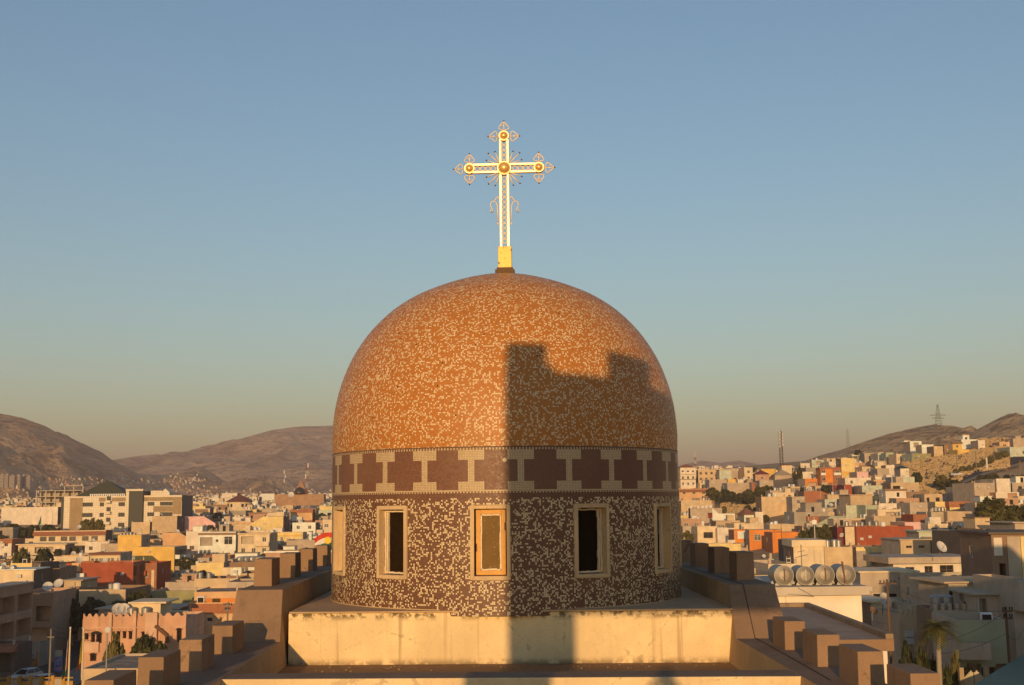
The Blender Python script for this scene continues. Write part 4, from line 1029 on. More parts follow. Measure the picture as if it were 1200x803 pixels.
L(1167,1194,577,590,'pale','lower blank pale house','in front of the tall blank pale house', side='rose', win='none', ft=dict(void=[(.5,.9,.3,1.6,1)]))
L(1186,1204,566,580,'stone','grey house with dark openings','at the right edge below the trees', side='dark', win='many')
L(1120,1138,570.5,580,'mint','yellow green flat house','left of the plain grey house', side='stone', win='none')
L(1096,1113,588,599,'butter','bright yellow house','left of the terracotta fascia', side='sand', win='none', Y=375)
L(1112.5,1141,588,599,'butter','yellow house with a terracotta fascia','left of the big round tree', side='brown', win='few', Y=372, ft=dict(fascia=('brick',1.6)))
L(1110,1139,599.5,613,'tan','bare tan wall house','below the terracotta fascia', side='block', win='none', Y=335)
L(1091,1109,600,613,'block','bare block house with four tanks','below the bright yellow house', side='greyblock', win='none', Y=338, ft=dict(tanks=[.2,.42,.64,.88]))
L(1070,1087,603,622,'brick','brick orange house','right of a row of steel tanks', side='red', win='none', Y=318, ft=dict(plainsides=True))
L(1024,1056,605,618,'tan','blank tan house','with a row of steel tanks at its right', side='tan', win='none', ft=dict(tanks=[.9,1.02,1.14]))
L(1028,1056,597,606,'cream','cream house with dark loggia','behind the blank tan house', win='some', side='stone', ft=dict(void=[(.35,.75,.8,1.6,1)]))
L(1060,1079,612,622,'pink','pink low house','in front of the brick orange house', win='none', Y=300, side='rose')
L(991,1013,592.5,605,'mint','pale yellow green house','with a blank front', win='none', side='stone')
L(1014,1030,592,605,'green','sage green house','right of the pale yellow green house', win='few', side='green', ft=dict(tanks=[.9]))
L(1030,1054,590,598,'pale','pale house with a row of columns','behind the cream loggia house', win='many', side='grey')
L(1066,1087,589,598,'stone','pale grey flat house','left of the bright yellow house', win='few', side='stone')
L(974,990,605,616,'green','pale green house','behind the red blank house', win='few', side='stone', ft=dict(stair=(-1,6,3)))
L(946,960,605,617,'brick','brick house with a white door','in front of the big grey concrete house', win='none', side='brown', ft=dict(panel=[(.3,.7,2,2,'white')], coolers=[.2]))
L(990,1003,617.5,641,'cream','cream stair tower','left of the red blank house', side='maroon', win='none', Y=292, ft=dict(void=[(.2,.5,4.2,2.4,1.2),(.65,.98,4.2,2.4,1.2)], tanks=[.3]))
L(981,990,618,641,'maroon','maroon wall house','left of the cream stair tower', side='maroon', win='none', Y=294, ft=dict(plainsides=True))
L(1003.5,1070,617,641,'red','red blank house','with silver tanks along its roof', side='brick', win='none', Y=290, ft=dict(tanks=[.03,.13,.26,.38], wtanks=[.5]))
L(1003,1042,641,665,'butter','yellow house with grey corrugated shutters','below the red blank house', side='brown', win='none', Y=258, ft=dict(panel=[(.0,.28,.8,4.5,'grey'),(.4,.78,1.1,4.5,'grey')]))
L(1055,1090,633,652,'sand','boxy tan house','with two small dark windows', side='stone', Y=228, ft=dict(slab=(.3,.2), winlist=[(.28,1.0,1.1,.45),(.7,1.0,1.1,.45)], parapet=.2))
L(1077,1131,623,643,'mint','pale green house with a flat slab roof','behind the large white dish', side='stone', win='few', Y=245, ft=dict(slab=(.5,.2), slabcol='mint', void=[(.55,.75,.6,.7,.6)], parapet=.2))
L(1106,1131,631,652,'block','rough block wall house','behind the large white dish', side='tan', win='none', Y=222)
L(1125,1148,623,650,'brown','shaded brown wall house','under the big round tree', side='dark', win='none', Y=200)
L(1189,1206,613,628,'stone','small grey house','at the right edge behind the shaded block', side='grey', win='some', Y=215, ft=dict(slab=(.6,.2)))
L(1046,1139,660,681,'pale','grey house with an open lit window','under a thick flat roof', side='stone', Y=178, d=9, rot=radians(2), ft=dict(slab=(1.0,.9), slabcol='stone', parapet=.1, winlist=[(.0+.21,.5,1.3,1.9),(.45,.4,1.2,1.9),(.68,.3,2.0,2.2)], style='b', dishes=[]), win='none')
L(1077,1161,675,712,'block','tan block wall house','with steel tanks below the open lit window', side='block', Y=150, d=8, rot=radians(-2), ft=dict(winlist=[(.19,3.2,1.0,1.8)], wtanks=[.72,.84], parapet=.9), win='none')
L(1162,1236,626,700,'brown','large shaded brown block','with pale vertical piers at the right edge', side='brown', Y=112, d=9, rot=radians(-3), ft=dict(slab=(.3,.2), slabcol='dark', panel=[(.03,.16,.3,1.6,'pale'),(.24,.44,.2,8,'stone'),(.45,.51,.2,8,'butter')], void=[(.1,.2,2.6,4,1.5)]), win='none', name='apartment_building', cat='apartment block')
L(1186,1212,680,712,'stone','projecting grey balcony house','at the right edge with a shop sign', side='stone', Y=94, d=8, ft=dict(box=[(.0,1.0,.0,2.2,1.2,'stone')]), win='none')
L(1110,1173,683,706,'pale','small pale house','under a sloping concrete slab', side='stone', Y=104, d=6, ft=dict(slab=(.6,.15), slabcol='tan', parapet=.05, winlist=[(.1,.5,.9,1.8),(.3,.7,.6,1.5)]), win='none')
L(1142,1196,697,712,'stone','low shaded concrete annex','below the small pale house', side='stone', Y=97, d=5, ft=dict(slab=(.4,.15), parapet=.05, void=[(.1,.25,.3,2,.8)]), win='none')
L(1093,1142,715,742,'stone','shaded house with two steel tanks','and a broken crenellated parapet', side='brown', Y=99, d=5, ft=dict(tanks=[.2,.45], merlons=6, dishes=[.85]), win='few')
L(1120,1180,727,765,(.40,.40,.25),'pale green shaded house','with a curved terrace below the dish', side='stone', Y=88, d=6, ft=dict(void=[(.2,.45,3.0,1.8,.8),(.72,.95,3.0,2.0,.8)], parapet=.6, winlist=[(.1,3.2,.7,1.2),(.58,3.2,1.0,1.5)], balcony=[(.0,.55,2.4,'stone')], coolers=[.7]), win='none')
L(1053,1074,720,765,'tan','tan gatehouse','with toothed cornice behind the palm', side='stone', Y=122, d=7, ft=dict(merlons=4, panel=[(.2,.7,2.9,3.5,'grey')]), win='none')
L(1062,1080,708,722,'stone','grey crenellated house','behind the tan gatehouse', side='stone', Y=134, d=8, ft=dict(merlons=4), win='none')
L(1020,1046,706,760,'cream','cream house with a brown stringcourse','beside the white tank house', side='brown', Y=140, d=8, ft=dict(slab=(.4,.2), slabcol='cream', void=[(.1,.85,2.6,2.2,1.0)]), win='none')
L(1008,1075,671,704,'stone','grey house with small battlements','behind the brown utility pole', side='greyblock', Y=160, d=9, ft=dict(winlist=[(.42,2.6,3.2,.6),(.75,.6,1.6,.3)], slab=(.25,.2), slabcol='cream', merlons=0), win='none')
L(930,965,641,668,'cream','cream house with a projecting lip','behind the lying steel tanks', side='brown', Y=182, d=9, ft=dict(slab=(.25,1.0), slabcol='cream', parapet=.05), win='none')
L(965.5,999,641,671,'sand','blank ochre wall house','behind the lying steel tanks', side='brown', win='none', Y=186, ft=dict(plainsides=True, tanks=[.2,.45,.6]))
L(918,932,633,662,'stone','grey stair tower','left of the cream house with a lip', side='dark', win='none', Y=200, d=6)
L(900,935,661,684,'cream','low cream wall house','behind the lying steel tanks', side='stone', win='none', Y=130, ft=dict(parapet=.5))
L(860,881,621,642,'orange','orange house with a white window bay','above the right merlons', side='brick', Y=365, ft=dict(panel=[(.2,.7,.4,2.2,'white')], winlist=[(.45,.8,1.6,1.4)], balcony=[(.2,.95,4.6,'grey')]), win='none')
L(878,916,621,660,'orange','large bright orange house','above the right merlons', side='grey', Y=350, ft=dict(winlist=[(.25,1.2,1.9,1.8)], parapet=.4, slab=(.0,.0)), win='none')
L(905,945,624,645,'orange','long orange wall house','right of the large bright orange house', side='brick', Y=330, ft=dict(winlist=[(.75,1.0,1.6,1.2)], tanks=[.85]), win='none')
L(817,840,617,640,'cream','cream house with a dark double window','above the right merlons', side='sand', Y=395, ft=dict(winlist=[(.55,1.8,3.0,1.9),(.35,5.2,1.4,.9),(.75,5.2,1.6,.9)], style='b'), win='none')
L(840.5,861,619,637,'pale','pale blank house','left of the orange window bay house', side='pale', win='none', Y=392)
L(860,895,613.5,622,'cream','cream roof house with a white tank','behind the large bright orange house', side='sand', win='none', ft=dict(room=[(.65,.95,2.4,'sand')], wtanks=[.8]))
L(902,934,614.5,625,'sand','sand coloured house with white tanks','behind the long orange wall house', side='stone', win='none', ft=dict(wtanks=[.1,.25]))
L(829,868,637.5,648,'butter','long pale yellow house','behind the right merlons', side='sand', win='few', Y=318, hid=2)
L(798,822,608,624,'rose','rose house with two white tanks','at the dome edge', side='stone', win='few', ft=dict(wtanks=[.6,.85]))
L(800,818,617,632,'stone','grey flat house','below the rose house at the dome edge', win='few', side='grey')
L(839,858,611,620,'tan','dull tan roof house','between the cream windows and the white stair house', win='few', side='brown')
L(874,914,674,702,'sand','low sand coloured house','behind the first right merlon', side='stone', Y=100, win='none', keep=False)

# white house with four big lying tanks
def white_tank_house():
    Y = 63.0; p0 = at(893,689.5,Y); p1 = at(1009.5,687,Y); w = p1.x-p0.x; zt = p1.z; d = 9; zb = -22.2; h = zt-zb
    root = thing('house', 'white house with a wide grey roof lip carrying four big steel tanks', 'house', ((p0.x+p1.x)/2, Y, zb), radians(2.0))
    m = MB(); x0, x1 = -w/2, w/2
    facade(m, (x0,0,0), (1,0), (0,-1), w, h-.43, [], 0, 0); facade(m, (x1,0,0), (0,1), (1,0), d, h-.43, [], 0, 0)
    facade(m, (x0,d,0), (0,-1), (-1,0), d, h-.43, [], 0, 0); facade(m, (x1,d,0), (-1,0), (0,1), w, h-.43, [], 0, 0)
    m.build('wall', [plaster((.80,.69,.54), .12, 'w'), M_DARK], root)
    m = MB(); m.box(x0-.1,x1+.32,-.35,d+.2,h-.42,h+.02); m.build('roof_slab', plaster((.54,.46,.36), .2), root, bevel=.02)
    m = MB(); m.box(x1+.004,x1+1.4,.6,6,0,h-2.9); m.build('side_wing', plaster((.80,.69,.54), .12, 'w'), root)
    m = MB(); m.box(-1.9,-1.83,-.03,-.004,h-2.3,h-.1); m.box(-1.4,-1.33,-.03,-.004,h-2.3,h-.1); m.build('drain_pipe', plaster((.66,.55,.42)), root)
    LAND.append((955,700,'white house with four big steel tanks',110)); HOUSES.append((p0.x-2,p1.x+3.5,Y-2,Y+d+1)); KEEP.append((890,1012,655,740,Y))
    mt = simple('dull_aluminium', (.27,.235,.185), .5, .4, .15, 2)
    ztop = zt+.03
    names = ['with a straight rib, leftmost of the four','beside the lattice aerial, second of the four','third of the four from the dome','with a slanted dark strap, nearest the pole']
    for k, u in enumerate((913.5,938,960.7,985)):
        c = at(u, 676, Y+1.4); R_ = .485 if k != 1 else .46
        t = thing('water_tank', 'big lying steel water tank '+names[k], 'water tank', (c.x, Y+1.2, ztop), 0, 'four lying tanks on the white house roof')
        m = MB(); m.lathe([(.01,-.93),(.25,-.91),(R_*.97,-.82),(R_,-.80),(R_,.80),(R_*.97,.82),(.01,.9)], (0,0,R_+.04), 40, ax='y'); m.build('shell', mt, t, smooth=False)
        m = MB(); m.tube([((R_+.005)*cos(q*pi/20),-.81,R_+.04+(R_+.005)*sin(q*pi/20)) for q in range(40)], .022, 6, closed=True); m.build('rim', M_STEEL, t)
        m = MB()
        if k == 3: m.hexa([(-.12,-.97,.12),(-.04,-.97,.12),(-.04,-.90,.12),(-.12,-.90,.12)], [(-.24,-.97,1.2),(-.16,-.97,1.2),(-.16,-.90,1.2),(-.24,-.90,1.2)])
        else: m.box(-.03,.03,-.96,-.90,.25,R_*2-.1)
        m.build('strap', M_RUST if k != 1 else M_STEEL, t)
        for q in (-.5,.5):
            m = MB(); m.hexa([(-.42,q-.06,0),(.42,q-.06,0),(.42,q+.06,0),(-.42,q+.06,0)], [(-.32,q-.06,.26),(.32,q-.06,.26),(.32,q+.06,.26),(-.32,q+.06,.26)]); m.build('cradle', M_STEEL, t)
    c = at(925, 680, Y+1.0)
    t = thing('aerial', 'short lattice aerial mast standing between the first two lying tanks', 'aerial', (c.x, Y+1.0, ztop))
    m = MB()
    for x in (-.10,.10): m.box(x-.012,x+.012,-.012,.012,0,1.45)
    m.build('mast', M_STEEL, t)
    for q in range(7):
        m = MB(); m.box(-.10,.10,-.02,-.012,.12+q*.2,.17+q*.2); m.build('rung', M_STEEL, t)
    c = at(939, 650, Y+5)
    t = thing('aerial', 'thin television aerial with cross bars behind the lying tanks', 'aerial', (c.x, Y+5, ztop))
    m = MB(); m.tube([(0,0,0),(0,0,1.9)], .025, 5); m.build('pole', M_POLE, t)
    m = MB(); m.tube([(-.35,0,1.2),(.35,0,1.35)], .018, 5); m.tube([(-.2,0,1.5),(.2,0,1.58)], .018, 5); m.build('cross_bars', M_POLE, t)
white_tank_house()
def annex():
    Y0 = 26.0; a = at(1047,748.5,Y0); z = a.z; Yb = None
    b = at(905,711,Y0); k = z/ray(905,711)[1]; Yb = k; fl = at(900,748.5,Y0)
    xr_b = ray(948,713)[0]*k
    t = thing('annex', 'flat grey roofed church annex with a brown fascia and low mossy parapet', 'annex', (fl.x, Y0, BOT))
    def A(mb, nm, mats):
        mb.v = [(v[0]-fl.x, v[1]-Y0, v[2]-BOT) for v in mb.v]; return mb.build(nm, mats, t)
    x0 = 3.7; fx = a.x
    m = MB(); m.hexa([(x0,Y0+.02,BOT),(fx-.25,Y0+.02,BOT),(xr_b-.2,Yb-.1,BOT),(x0,Yb-.1,BOT)], [(x0,Y0+.02,z-.26),(fx-.25,Y0+.02,z-.26),(xr_b-.2,Yb-.1,z-.26),(x0,Yb-.1,z-.26)]); A(m, 'wall', [plaster((.72,.62,.48), .15)])
    m = MB(); m.hexa([(x0,Y0-.02,z-.25),(fx,Y0-.02,z-.25),(xr_b,Yb,z-.25),(x0,Yb,z-.25)], [(x0,Y0-.02,z-.01),(fx,Y0-.02,z-.01),(xr_b,Yb,z-.01),(x0,Yb,z-.01)])
    m.m = [1 if q == 1 else 0 for q in range(len(m.m))]; A(m, 'roof_slab', [M_PARA, church_mat((.38,.275,.20), .3, 'grey_screed')])
    m = MB(); e = .16                                    # low kerb along the right and rear edges
    m.hexa([(fx-e,Y0+.0,z-.005),(fx,Y0+.0,z-.005),(xr_b,Yb,z-.005),(xr_b-e,Yb,z-.005)], [(fx-e,Y0,z+.10),(fx,Y0,z+.10),(xr_b,Yb,z+.10),(xr_b-e,Yb,z+.10)])
    m.hexa([(x0,Yb-e,z-.005),(xr_b-e-.01,Yb-e,z-.005),(xr_b-e-.01,Yb,z-.005),(x0,Yb,z-.005)], [(x0,Yb-e,z+.10),(xr_b-e-.01,Yb-e,z+.10),(xr_b-e-.01,Yb,z+.10),(x0,Yb,z+.10)])
    A(m, 'roof_kerb', [church_mat((.30,.21,.13), .8, 'mossy_plaster')])
annex()

# ---- landmark buildings with a shape of their own
def office():
    Y = 470; pl = at(74.5,581.5,Y); pr = at(214,581.5,Y); g = min(ground(q, y) for q in (pl.x, pr.x) for y in (Y, Y+18))-1
    t = thing('office_building', 'wide cream office building with a dark glass tower and brown panels', 'office block', ((pl.x+pr.x)/2, Y, g))
    LAND.append((144,598,'office building with the dark glass tower',140)); HOUSES.append((pl.x-1,pr.x+1,Y-1,Y+20)); KEEP.append((72,218,560,617,Y))
    cx = (pl.x+pr.x)/2; mpp = Y/FPX; top = (pl.z+pr.z)/2-g; D = 17
    def X(u): return at(u,590,Y).x-cx
    def Z(v): return top-(v-581.5)*mpp
    tiles = NT('facade_tiles'); p = tiles.pos(); x, y, z = tiles.xyz(p)
    b = tiles.n('ShaderNodeTexBrick'); tiles.set(b.inputs['Vector'], tiles.comb(x, z, 0)); b.offset = 0; b.inputs['Scale'].default_value = 1
    b.inputs['Brick Width'].default_value = .9; b.inputs['Row Height'].default_value = .9; b.inputs['Mortar Size'].default_value = .03
    b.inputs['Color1'].default_value = (.74,.63,.46,1); b.inputs['Color2'].default_value = (.69,.58,.42,1); b.inputs['Mortar'].default_value = (.36,.29,.2,1)
    MT = tiles.out(b.outputs[0], .6, 0, .3)
    MP = plaster((.36,.255,.14), .1); MG = simple('dark_green_glass', (.022,.024,.016), .6, 0, .2)
    def wing(ua, ub, vtop, wins, nm):
        m = MB(); w = X(ub)-X(ua); h = Z(vtop); hl = [((X(a)-X(ua)),(X(b_)-X(ua)),Z(d_),Z(c),.25,1) for a,b_,c,d_ in wins]
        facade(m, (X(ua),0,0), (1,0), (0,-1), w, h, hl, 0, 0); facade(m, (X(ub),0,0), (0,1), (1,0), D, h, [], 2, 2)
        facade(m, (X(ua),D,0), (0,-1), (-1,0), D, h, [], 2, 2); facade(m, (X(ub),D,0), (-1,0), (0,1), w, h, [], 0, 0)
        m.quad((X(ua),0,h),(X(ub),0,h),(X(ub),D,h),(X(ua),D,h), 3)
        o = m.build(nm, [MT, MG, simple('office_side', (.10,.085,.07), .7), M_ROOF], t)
        for a,b_,c,d_ in wins:
            mm = MB(); xx = [X(a)+q*(X(b_)-X(a))/3 for q in range(4)]
            for q in xx: mm.box(q-.04,q+.04,.12,.18,Z(d_),Z(c))
            mm.build('window', M_FRAME_B, o)
        return o
    wl = [(a,b_,c,c+4.6) for c in (588.5,600.5,612) for a,b_ in ((87.5,95),(97,109),(117,122),(139,146.5))]
    wing(75,148,581.3,wl, 'left_wing')
    wr = [(a,b_,c,c+4.4) for c in (588.5,600.5) for a,b_ in ((173,181),(187.5,202.5))]
    wing(168.5,213,581.0,wr, 'right_wing')
    m = MB(); m.box(X(152),X(168.3),-1.2,D-1,0,Z(576)); m.build('glass_tower', MG, t)
    m = MB(); m.box(X(148.2),X(151.9),-1.0,D-1,0,Z(573.8)); m.box(X(148.2),X(168.6),-1.4,D-1,Z(575.8),Z(573.6)); m.build('tower_frame', MT, t)
    for a,b_,c,d_ in ((82,97,583,620),(116,124,583,587.5),(131,148,583,587.5),(168.6,213,583,587.5),(202.8,212.5,587.7,603),(180,202.6,593.5,600)):
        m = MB(); m.box(X(a),X(b_),-.12,-.004,Z(d_),Z(c)); m.build('facade_panel', MP, t)
    for c in (581.5,594,606):
        m = MB(); m.box(X(124.5),X(130.5),-1.6,-.004,Z(c+8),Z(c+5)); m.build('balcony', MT, t)
        m = MB(); m.box(X(125),X(130),-.05,-.004,Z(c+4.8),Z(c)); m.build('window', MG, t)
    m = MB(); m.box(X(69.5),X(74.8),2,D,0,Z(582)); m.build('glass_corner', MG, t)
    m = MB(); A = [(X(86),1,top+.02),(X(150),1,top+.02),(X(150),D-1,top+.02),(X(86),D-1,top+.02)]; T = ((X(117),D/2,Z(562.5)))
    for q in range(4): m.tri(A[q], A[(q+1) % 4], T)
    m.build('pyramid_roof', simple('dark_green_sheet', (.060,.064,.035), .7), t)
    m = MB()
    q = 105.
    while q < 146: m.box(X(q),X(q+1.2),.1,.3,top+.02,top+.75); q += 2.2
    m.box(X(105),X(146),.12,.28,top+.76,top+.9); m.build('roof_railing', M_WHITE, t)
    m = MB(); a0, a1, zz = X(185), X(195), top; m.box(X(172),a0,5,10,zz+.01,zz+2.0); m.build('roof_room', MT, t)
    m = MB(); m.hexa([(a0,4,zz+.01),(a1,4,zz+.01),(a1,10,zz+.01),(a0,10,zz+.01)], [(a0,4,zz+1.3),(a1,4,zz+1.3),(a1,10,zz+1.3),(a0,10,zz+1.3)]); m.hexa([(a0,4,zz+1.31),(a1,4,zz+1.31),(a1,10,zz+1.31),(a0,10,zz+1.31)], [((a0+a1)/2-.05,4,zz+2.7),((a0+a1)/2+.05,4,zz+2.7),((a0+a1)/2+.05,10,zz+2.7),((a0+a1)/2-.05,10,zz+2.7)]); m.build('roof_gable', MT, t)
office()
L(1.5,68,594.5,619,'pale','long blank beige hall','left of the office building', side='dark', win='none', Y=560, d=20, rot=0, ft=dict(plainsides=True, parapet=.5), cat='hall', name='hall')
def frame_building():
    Y = 640; u0, u1, vt = 43, 97, 575; a, b = at(u0,vt,Y), at(u1,vt,Y); g = ground(a.x, Y)-1; cx = (a.x+b.x)/2; w = b.x-a.x; D = 12
    t = thing('unfinished_building', 'unfinished concrete frame building with open floors behind the beige hall', 'building frame', (cx, Y, g)); LAND.append((60,583,'unfinished concrete frame',50))
    HOUSES.append((a.x,b.x,Y,Y+D)); KEEP.append((41,98,570,594,Y)); mt = plaster((.50,.41,.30), .2); h = a.z-g
    lv = [h-q*3.0 for q in range(4)]
    for z in lv: m = MB(); m.box(-w/2-.4,w/2+.4,-.4,D+.4,z-.35,z); m.build('floor_slab', mt, t)
    m = MB(); m.box(w*.12,w/2,.0,D*.8,h+2.1,h+2.5); m.build('floor_slab', mt, t)
    for k in range(6):
        for y in (0, D/2, D):
            for q in range(4):
                z0 = lv[q+1]+.004 if q < 3 else 0
                m = MB(); x = -w/2+k*w/5; m.box(x-.3,x+.3,y-.3 if y else 0,y+.3,z0,lv[q]-.354); m.build('column', mt, t)
    for k in (3,4,5):
        m = MB(); x = -w/2+k*w/5; m.box(x-.25,x+.25,.2,.7,h+.004,h+2.096); m.build('column', mt, t)
    for q in range(3):
        m = MB(); m.box(-w/2+.5,w/2-.5,D*.55,D*.55+.2,lv[q+1]+.004,lv[q]-.36); m.build('block_partition', block((.34,.29,.23)), t)
frame_building()
def round_house():
    Y = 560; c = at(278,588,Y); g = ground(c.x, Y)-1; R_ = 14*Y/FPX
    t = thing('house', 'round cream house with a wide conical brown roof', 'house', (c.x, Y+R_, g)); LAND.append((277,588,'round house with the brown cone roof',30))
    HOUSES.append((c.x-R_,c.x+R_,Y,Y+2*R_)); KEEP.append((261,294,578,597,Y)); h = c.z-g
    m = MB(); m.lathe([(R_,0),(R_,h),(R_*.6,h)], n=32); m.build('wall', plaster(PAL['cream']), t)
    m = MB(); m.lathe([(R_*1.14,h-.1),(R_*1.14,h+.12),(R_*.5,h+2.0),(.05,h+3.4)], n=24); m.build('cone_roof', tile_roof((.22,.085,.055)), t)
    for an in (-55,-30,25,45):
        q = radians(an); m = MB(); m.box(-.5,.5,-.06,.05,h-2.4,h-1.0); o = m.build('window', M_GLASS, t); o.location = (R_*sin(q), -R_*cos(q), 0); o.rotation_euler = (0,0,q)
round_house()
def castle_house():
    """pink crenellated house with round-arched windows"""
    Y = 148; u0, u1 = 97, 218; vt = 725; a, b = at(u0,vt,Y), at(u1,vt,Y); w = b.x-a.x; cx = (a.x+b.x)/2; g = -22.4; h = (a.z+b.z)/2-g; D = 9
    t = thing('house', 'pink stone house with scalloped battlements and round arched windows', 'house', (cx, Y, g)); LAND.append((150,742,'scalloped pink stone house',120))
    HOUSES.append((a.x-1,b.x+1,Y-2,Y+D+1)); KEEP.append((95,222,712,772,Y))
    mpp = Y/FPX; M1 = plaster((.58,.33,.20)); M2 = plaster((.62,.40,.27))
    def X(u): return at(u,740,Y).x-cx
    def Z(v): return h-(v-725)*mpp
    x0, x1 = -w/2, w/2
    m = MB()
    hl = [(X(q0)-x0,X(q1)-x0,Z(v1),Z(v0),.9,2) for q0,q1,v0,v1 in ((99.5,104,742,748),(107,111.5,742,752),(113,119.5,742,752),(137,141,740,747),(144,148,740,747),(151,155,740,748),(166,171,741,750),(106.5,114,765,772),(207,213,738,752))]
    facade(m, (x0,0,0), (1,0), (0,-1), w, h, hl, 0, 1); facade(m, (x1,0,0), (0,1), (1,0), D, h, [], 1, 1); facade(m, (x0,D,0), (0,-1), (-1,0), D, h, [], 1, 1); facade(m, (x1,D,0), (-1,0), (0,1), w, h, [], 1, 1)
    m.quad((x0,0,h-.3),(x1,0,h-.3),(x1,D,h-.3),(x0,D,h-.3), 3); m.build('wall', [M1, M2, M_DARK, M_ROOF], t)
    for q0,q1,v0,v1 in ((98.8,104.7,742,748),(106.3,120.2,742,752),(136.3,141.7,740,747),(143.3,148.7,740,747),(150.3,155.7,740,748),(165.3,171.7,741,750),(105.8,114.7,765,772),(206,214,738,752)):
        xc = (X(q0)+X(q1))/2; rr = (X(q1)-X(q0))/2; m = MB()
        pts = [(xc+rr*cos(pi*k/10), -.12, Z(v0)+rr*.55*sin(pi*k/10)) for k in range(11)]
        for k in range(10): p, q = pts[k], pts[k+1]; m.hexa([(p[0],-.15,p[2]),(q[0],-.15,q[2]),(q[0],-.004,q[2]),(p[0],-.004,p[2])], [(p[0],-.15,p[2]+.16),(q[0],-.15,q[2]+.16),(q[0],-.004,q[2]+.16),(p[0],-.004,p[2]+.16)])
        m.build('arch', M1, t)
        m = MB()                                            # tympanum of dark glass above the opening
        f = [(p[0],-.01,p[2]) for p in pts]; i = len(m.v); m.v += f; m.f.append(tuple(range(i,i+len(f)))); m.m.append(0); m.build('fanlight', M_DARK, t)
    def battle(ua, ub, n_):
        for k in range(n_):
            xa, xb = lerp(X(ua),X(ub),k/n_), lerp(X(ua),X(ub),(k+1)/n_); m = MB(); N = 10; zb_, ht = h+.004, .62; prev = None
            for q in range(N):
                f0, f1 = q/N, (q+1)/N
                def top(f): return zb_+ht-.62*ht*sin(pi*min(1,max(0,(f-.15)/.7))) if .15 < f < .85 else zb_+ht
                A_, B_ = lerp(xa,xb,f0), lerp(xa,xb,f1)
                m.hexa([(A_,0,zb_),(B_,0,zb_),(B_,.25,zb_),(A_,.25,zb_)], [(A_,0,top(f0)),(B_,0,top(f1)),(B_,.25,top(f1)),(A_,.25,top(f0))])
            m.build('scalloped_merlon', M1, t)
    battle(97,127,4); battle(132,156,3); battle(161,170,1); battle(186,218,3)
    for ua, ub, va, vb_, pr in ((128,131.5,718,752,.35),(157,160,716,770,.35),(171,185,718,770,.5)):
        m = MB(); m.box(X(ua),X(ub),-pr,-.004,Z(vb_),Z(va)); m.build('pilaster', M2, t)
    m = MB(); m.box(x0,x1,-.2,-.004,Z(735.5),Z(734)); m.build('stringcourse', M2, t)
    m = MB(); m.box(X(100),X(117),-.3,-.004,Z(762),Z(750.5)); m.build('bay', M2, t)
    m = MB(); m.box(X(146),X(182),2,7,h-.29,h+1.6); rr = m.build('roof_room', plaster(PAL['cream']), t); m = MB(); m.box(X(145),X(190),1.4,7.5,h+1.604,h+1.8); m.build('roof_slab', plaster(PAL['cream']), rr)
    for u in (150,167): inst('water_tank', part_mesh('drum_tank'), t, (X(u), 1.1, h-.28))
    for k in range(2): inst('satellite_dish', part_mesh('dish'), t, (X(135+k*6), 1.0, h-.28), .2)
    m = MB(); m.hexa([(X(182),-.5,Z(733)),(X(184),-.5,Z(733)),(X(184),-.3,Z(733)),(X(182),-.3,Z(733))], [(X(198),-.5,Z(748)),(X(200),-.5,Z(748)),(X(200),-.3,Z(748)),(X(198),-.3,Z(748))]) if False else m.tube([(X(183),-.45,Z(733)),(X(196),-.45,Z(743)),(X(198),-.45,Z(752))], .22, 6); m.build('duct', M_RUST, t)
castle_house()
# ------------------------------------------------------------------ plainer houses between the ones above
def in_poly(u, v, poly):
    c = False; n = len(poly)
    for i in range(n):
        (x0,y0),(x1,y1) = poly[i], poly[i-1]
        if (y0 > v) != (y1 > v) and u < (x1-x0)*(v-y0)/(y1-y0)+x0: c = not c
    return c
OPEN = [[(1055,545),(1100,533),(1150,524),(1183,525),(1183,550),(1140,556),(1085,592),(1064,572)],    # grass slope and road
        [(845,592),(892,582),(895,604),(862,612),(846,606)],                                        # bare field
        [(0,803),(0,786),(48,752),(62,742),(95,742),(95,803)],                                      # street
        [(1090,735),(1200,735),(1200,803),(1050,803),(1050,770)],                                   # garden and yard by the palm
        [(-40,611),(70,611),(70,634),(-40,634)]]                                                    # grove in front of the hall
CW = ['cream','cream','cream','tan','tan','sand','sand','sand','pale','pale','white','stone','stone','butter','butter','rose','peach','mint','brown','block','block']
WORD = dict(cream='cream', tan='tan', sand='sand coloured', pale='pale', white='white', stone='grey', grey='dark grey', butter='pale yellow', rose='rose', peach='peach', mint='pale green', brown='brown', block='bare block', green='green', yellow='yellow', brick='brick red')
SKYL = [(780,549),(870,549),(905,552),(935,546),(955,541),(985,540),(1005,533),(1040,533),(1052,545),(1062,552),(1075,562),(1100,580),(1140,568),(1165,562),(1200,560)]
def too_high(u, v): return u > 700 and v < interp(u, SKYL)
def relation(u, v, skip=0):
    c = sorted(LAND, key=lambda q: hypot((q[0]-u), (q[1]-v)*2.2))
    q = c[min(skip, len(c)-1)]; du, dv = u-q[0], v-q[1]
    if abs(du) > abs(dv)*1.6 and abs(du) > q[3]*.3: rel = 'right of' if du > 0 else 'left of'
    else: rel = 'below' if dv > 0 else 'above'
    return rel, q[2]
def auto_label(desc, u, v):
    for sk in range(0, 14):
        rel, nm = relation(u, v, sk); s = '%s %s the %s' % (desc, rel, nm)
        if len(s.split()) <= 16 and s not in LABELS: return s
    return None
fr_ = random.Random(77)
count = 0
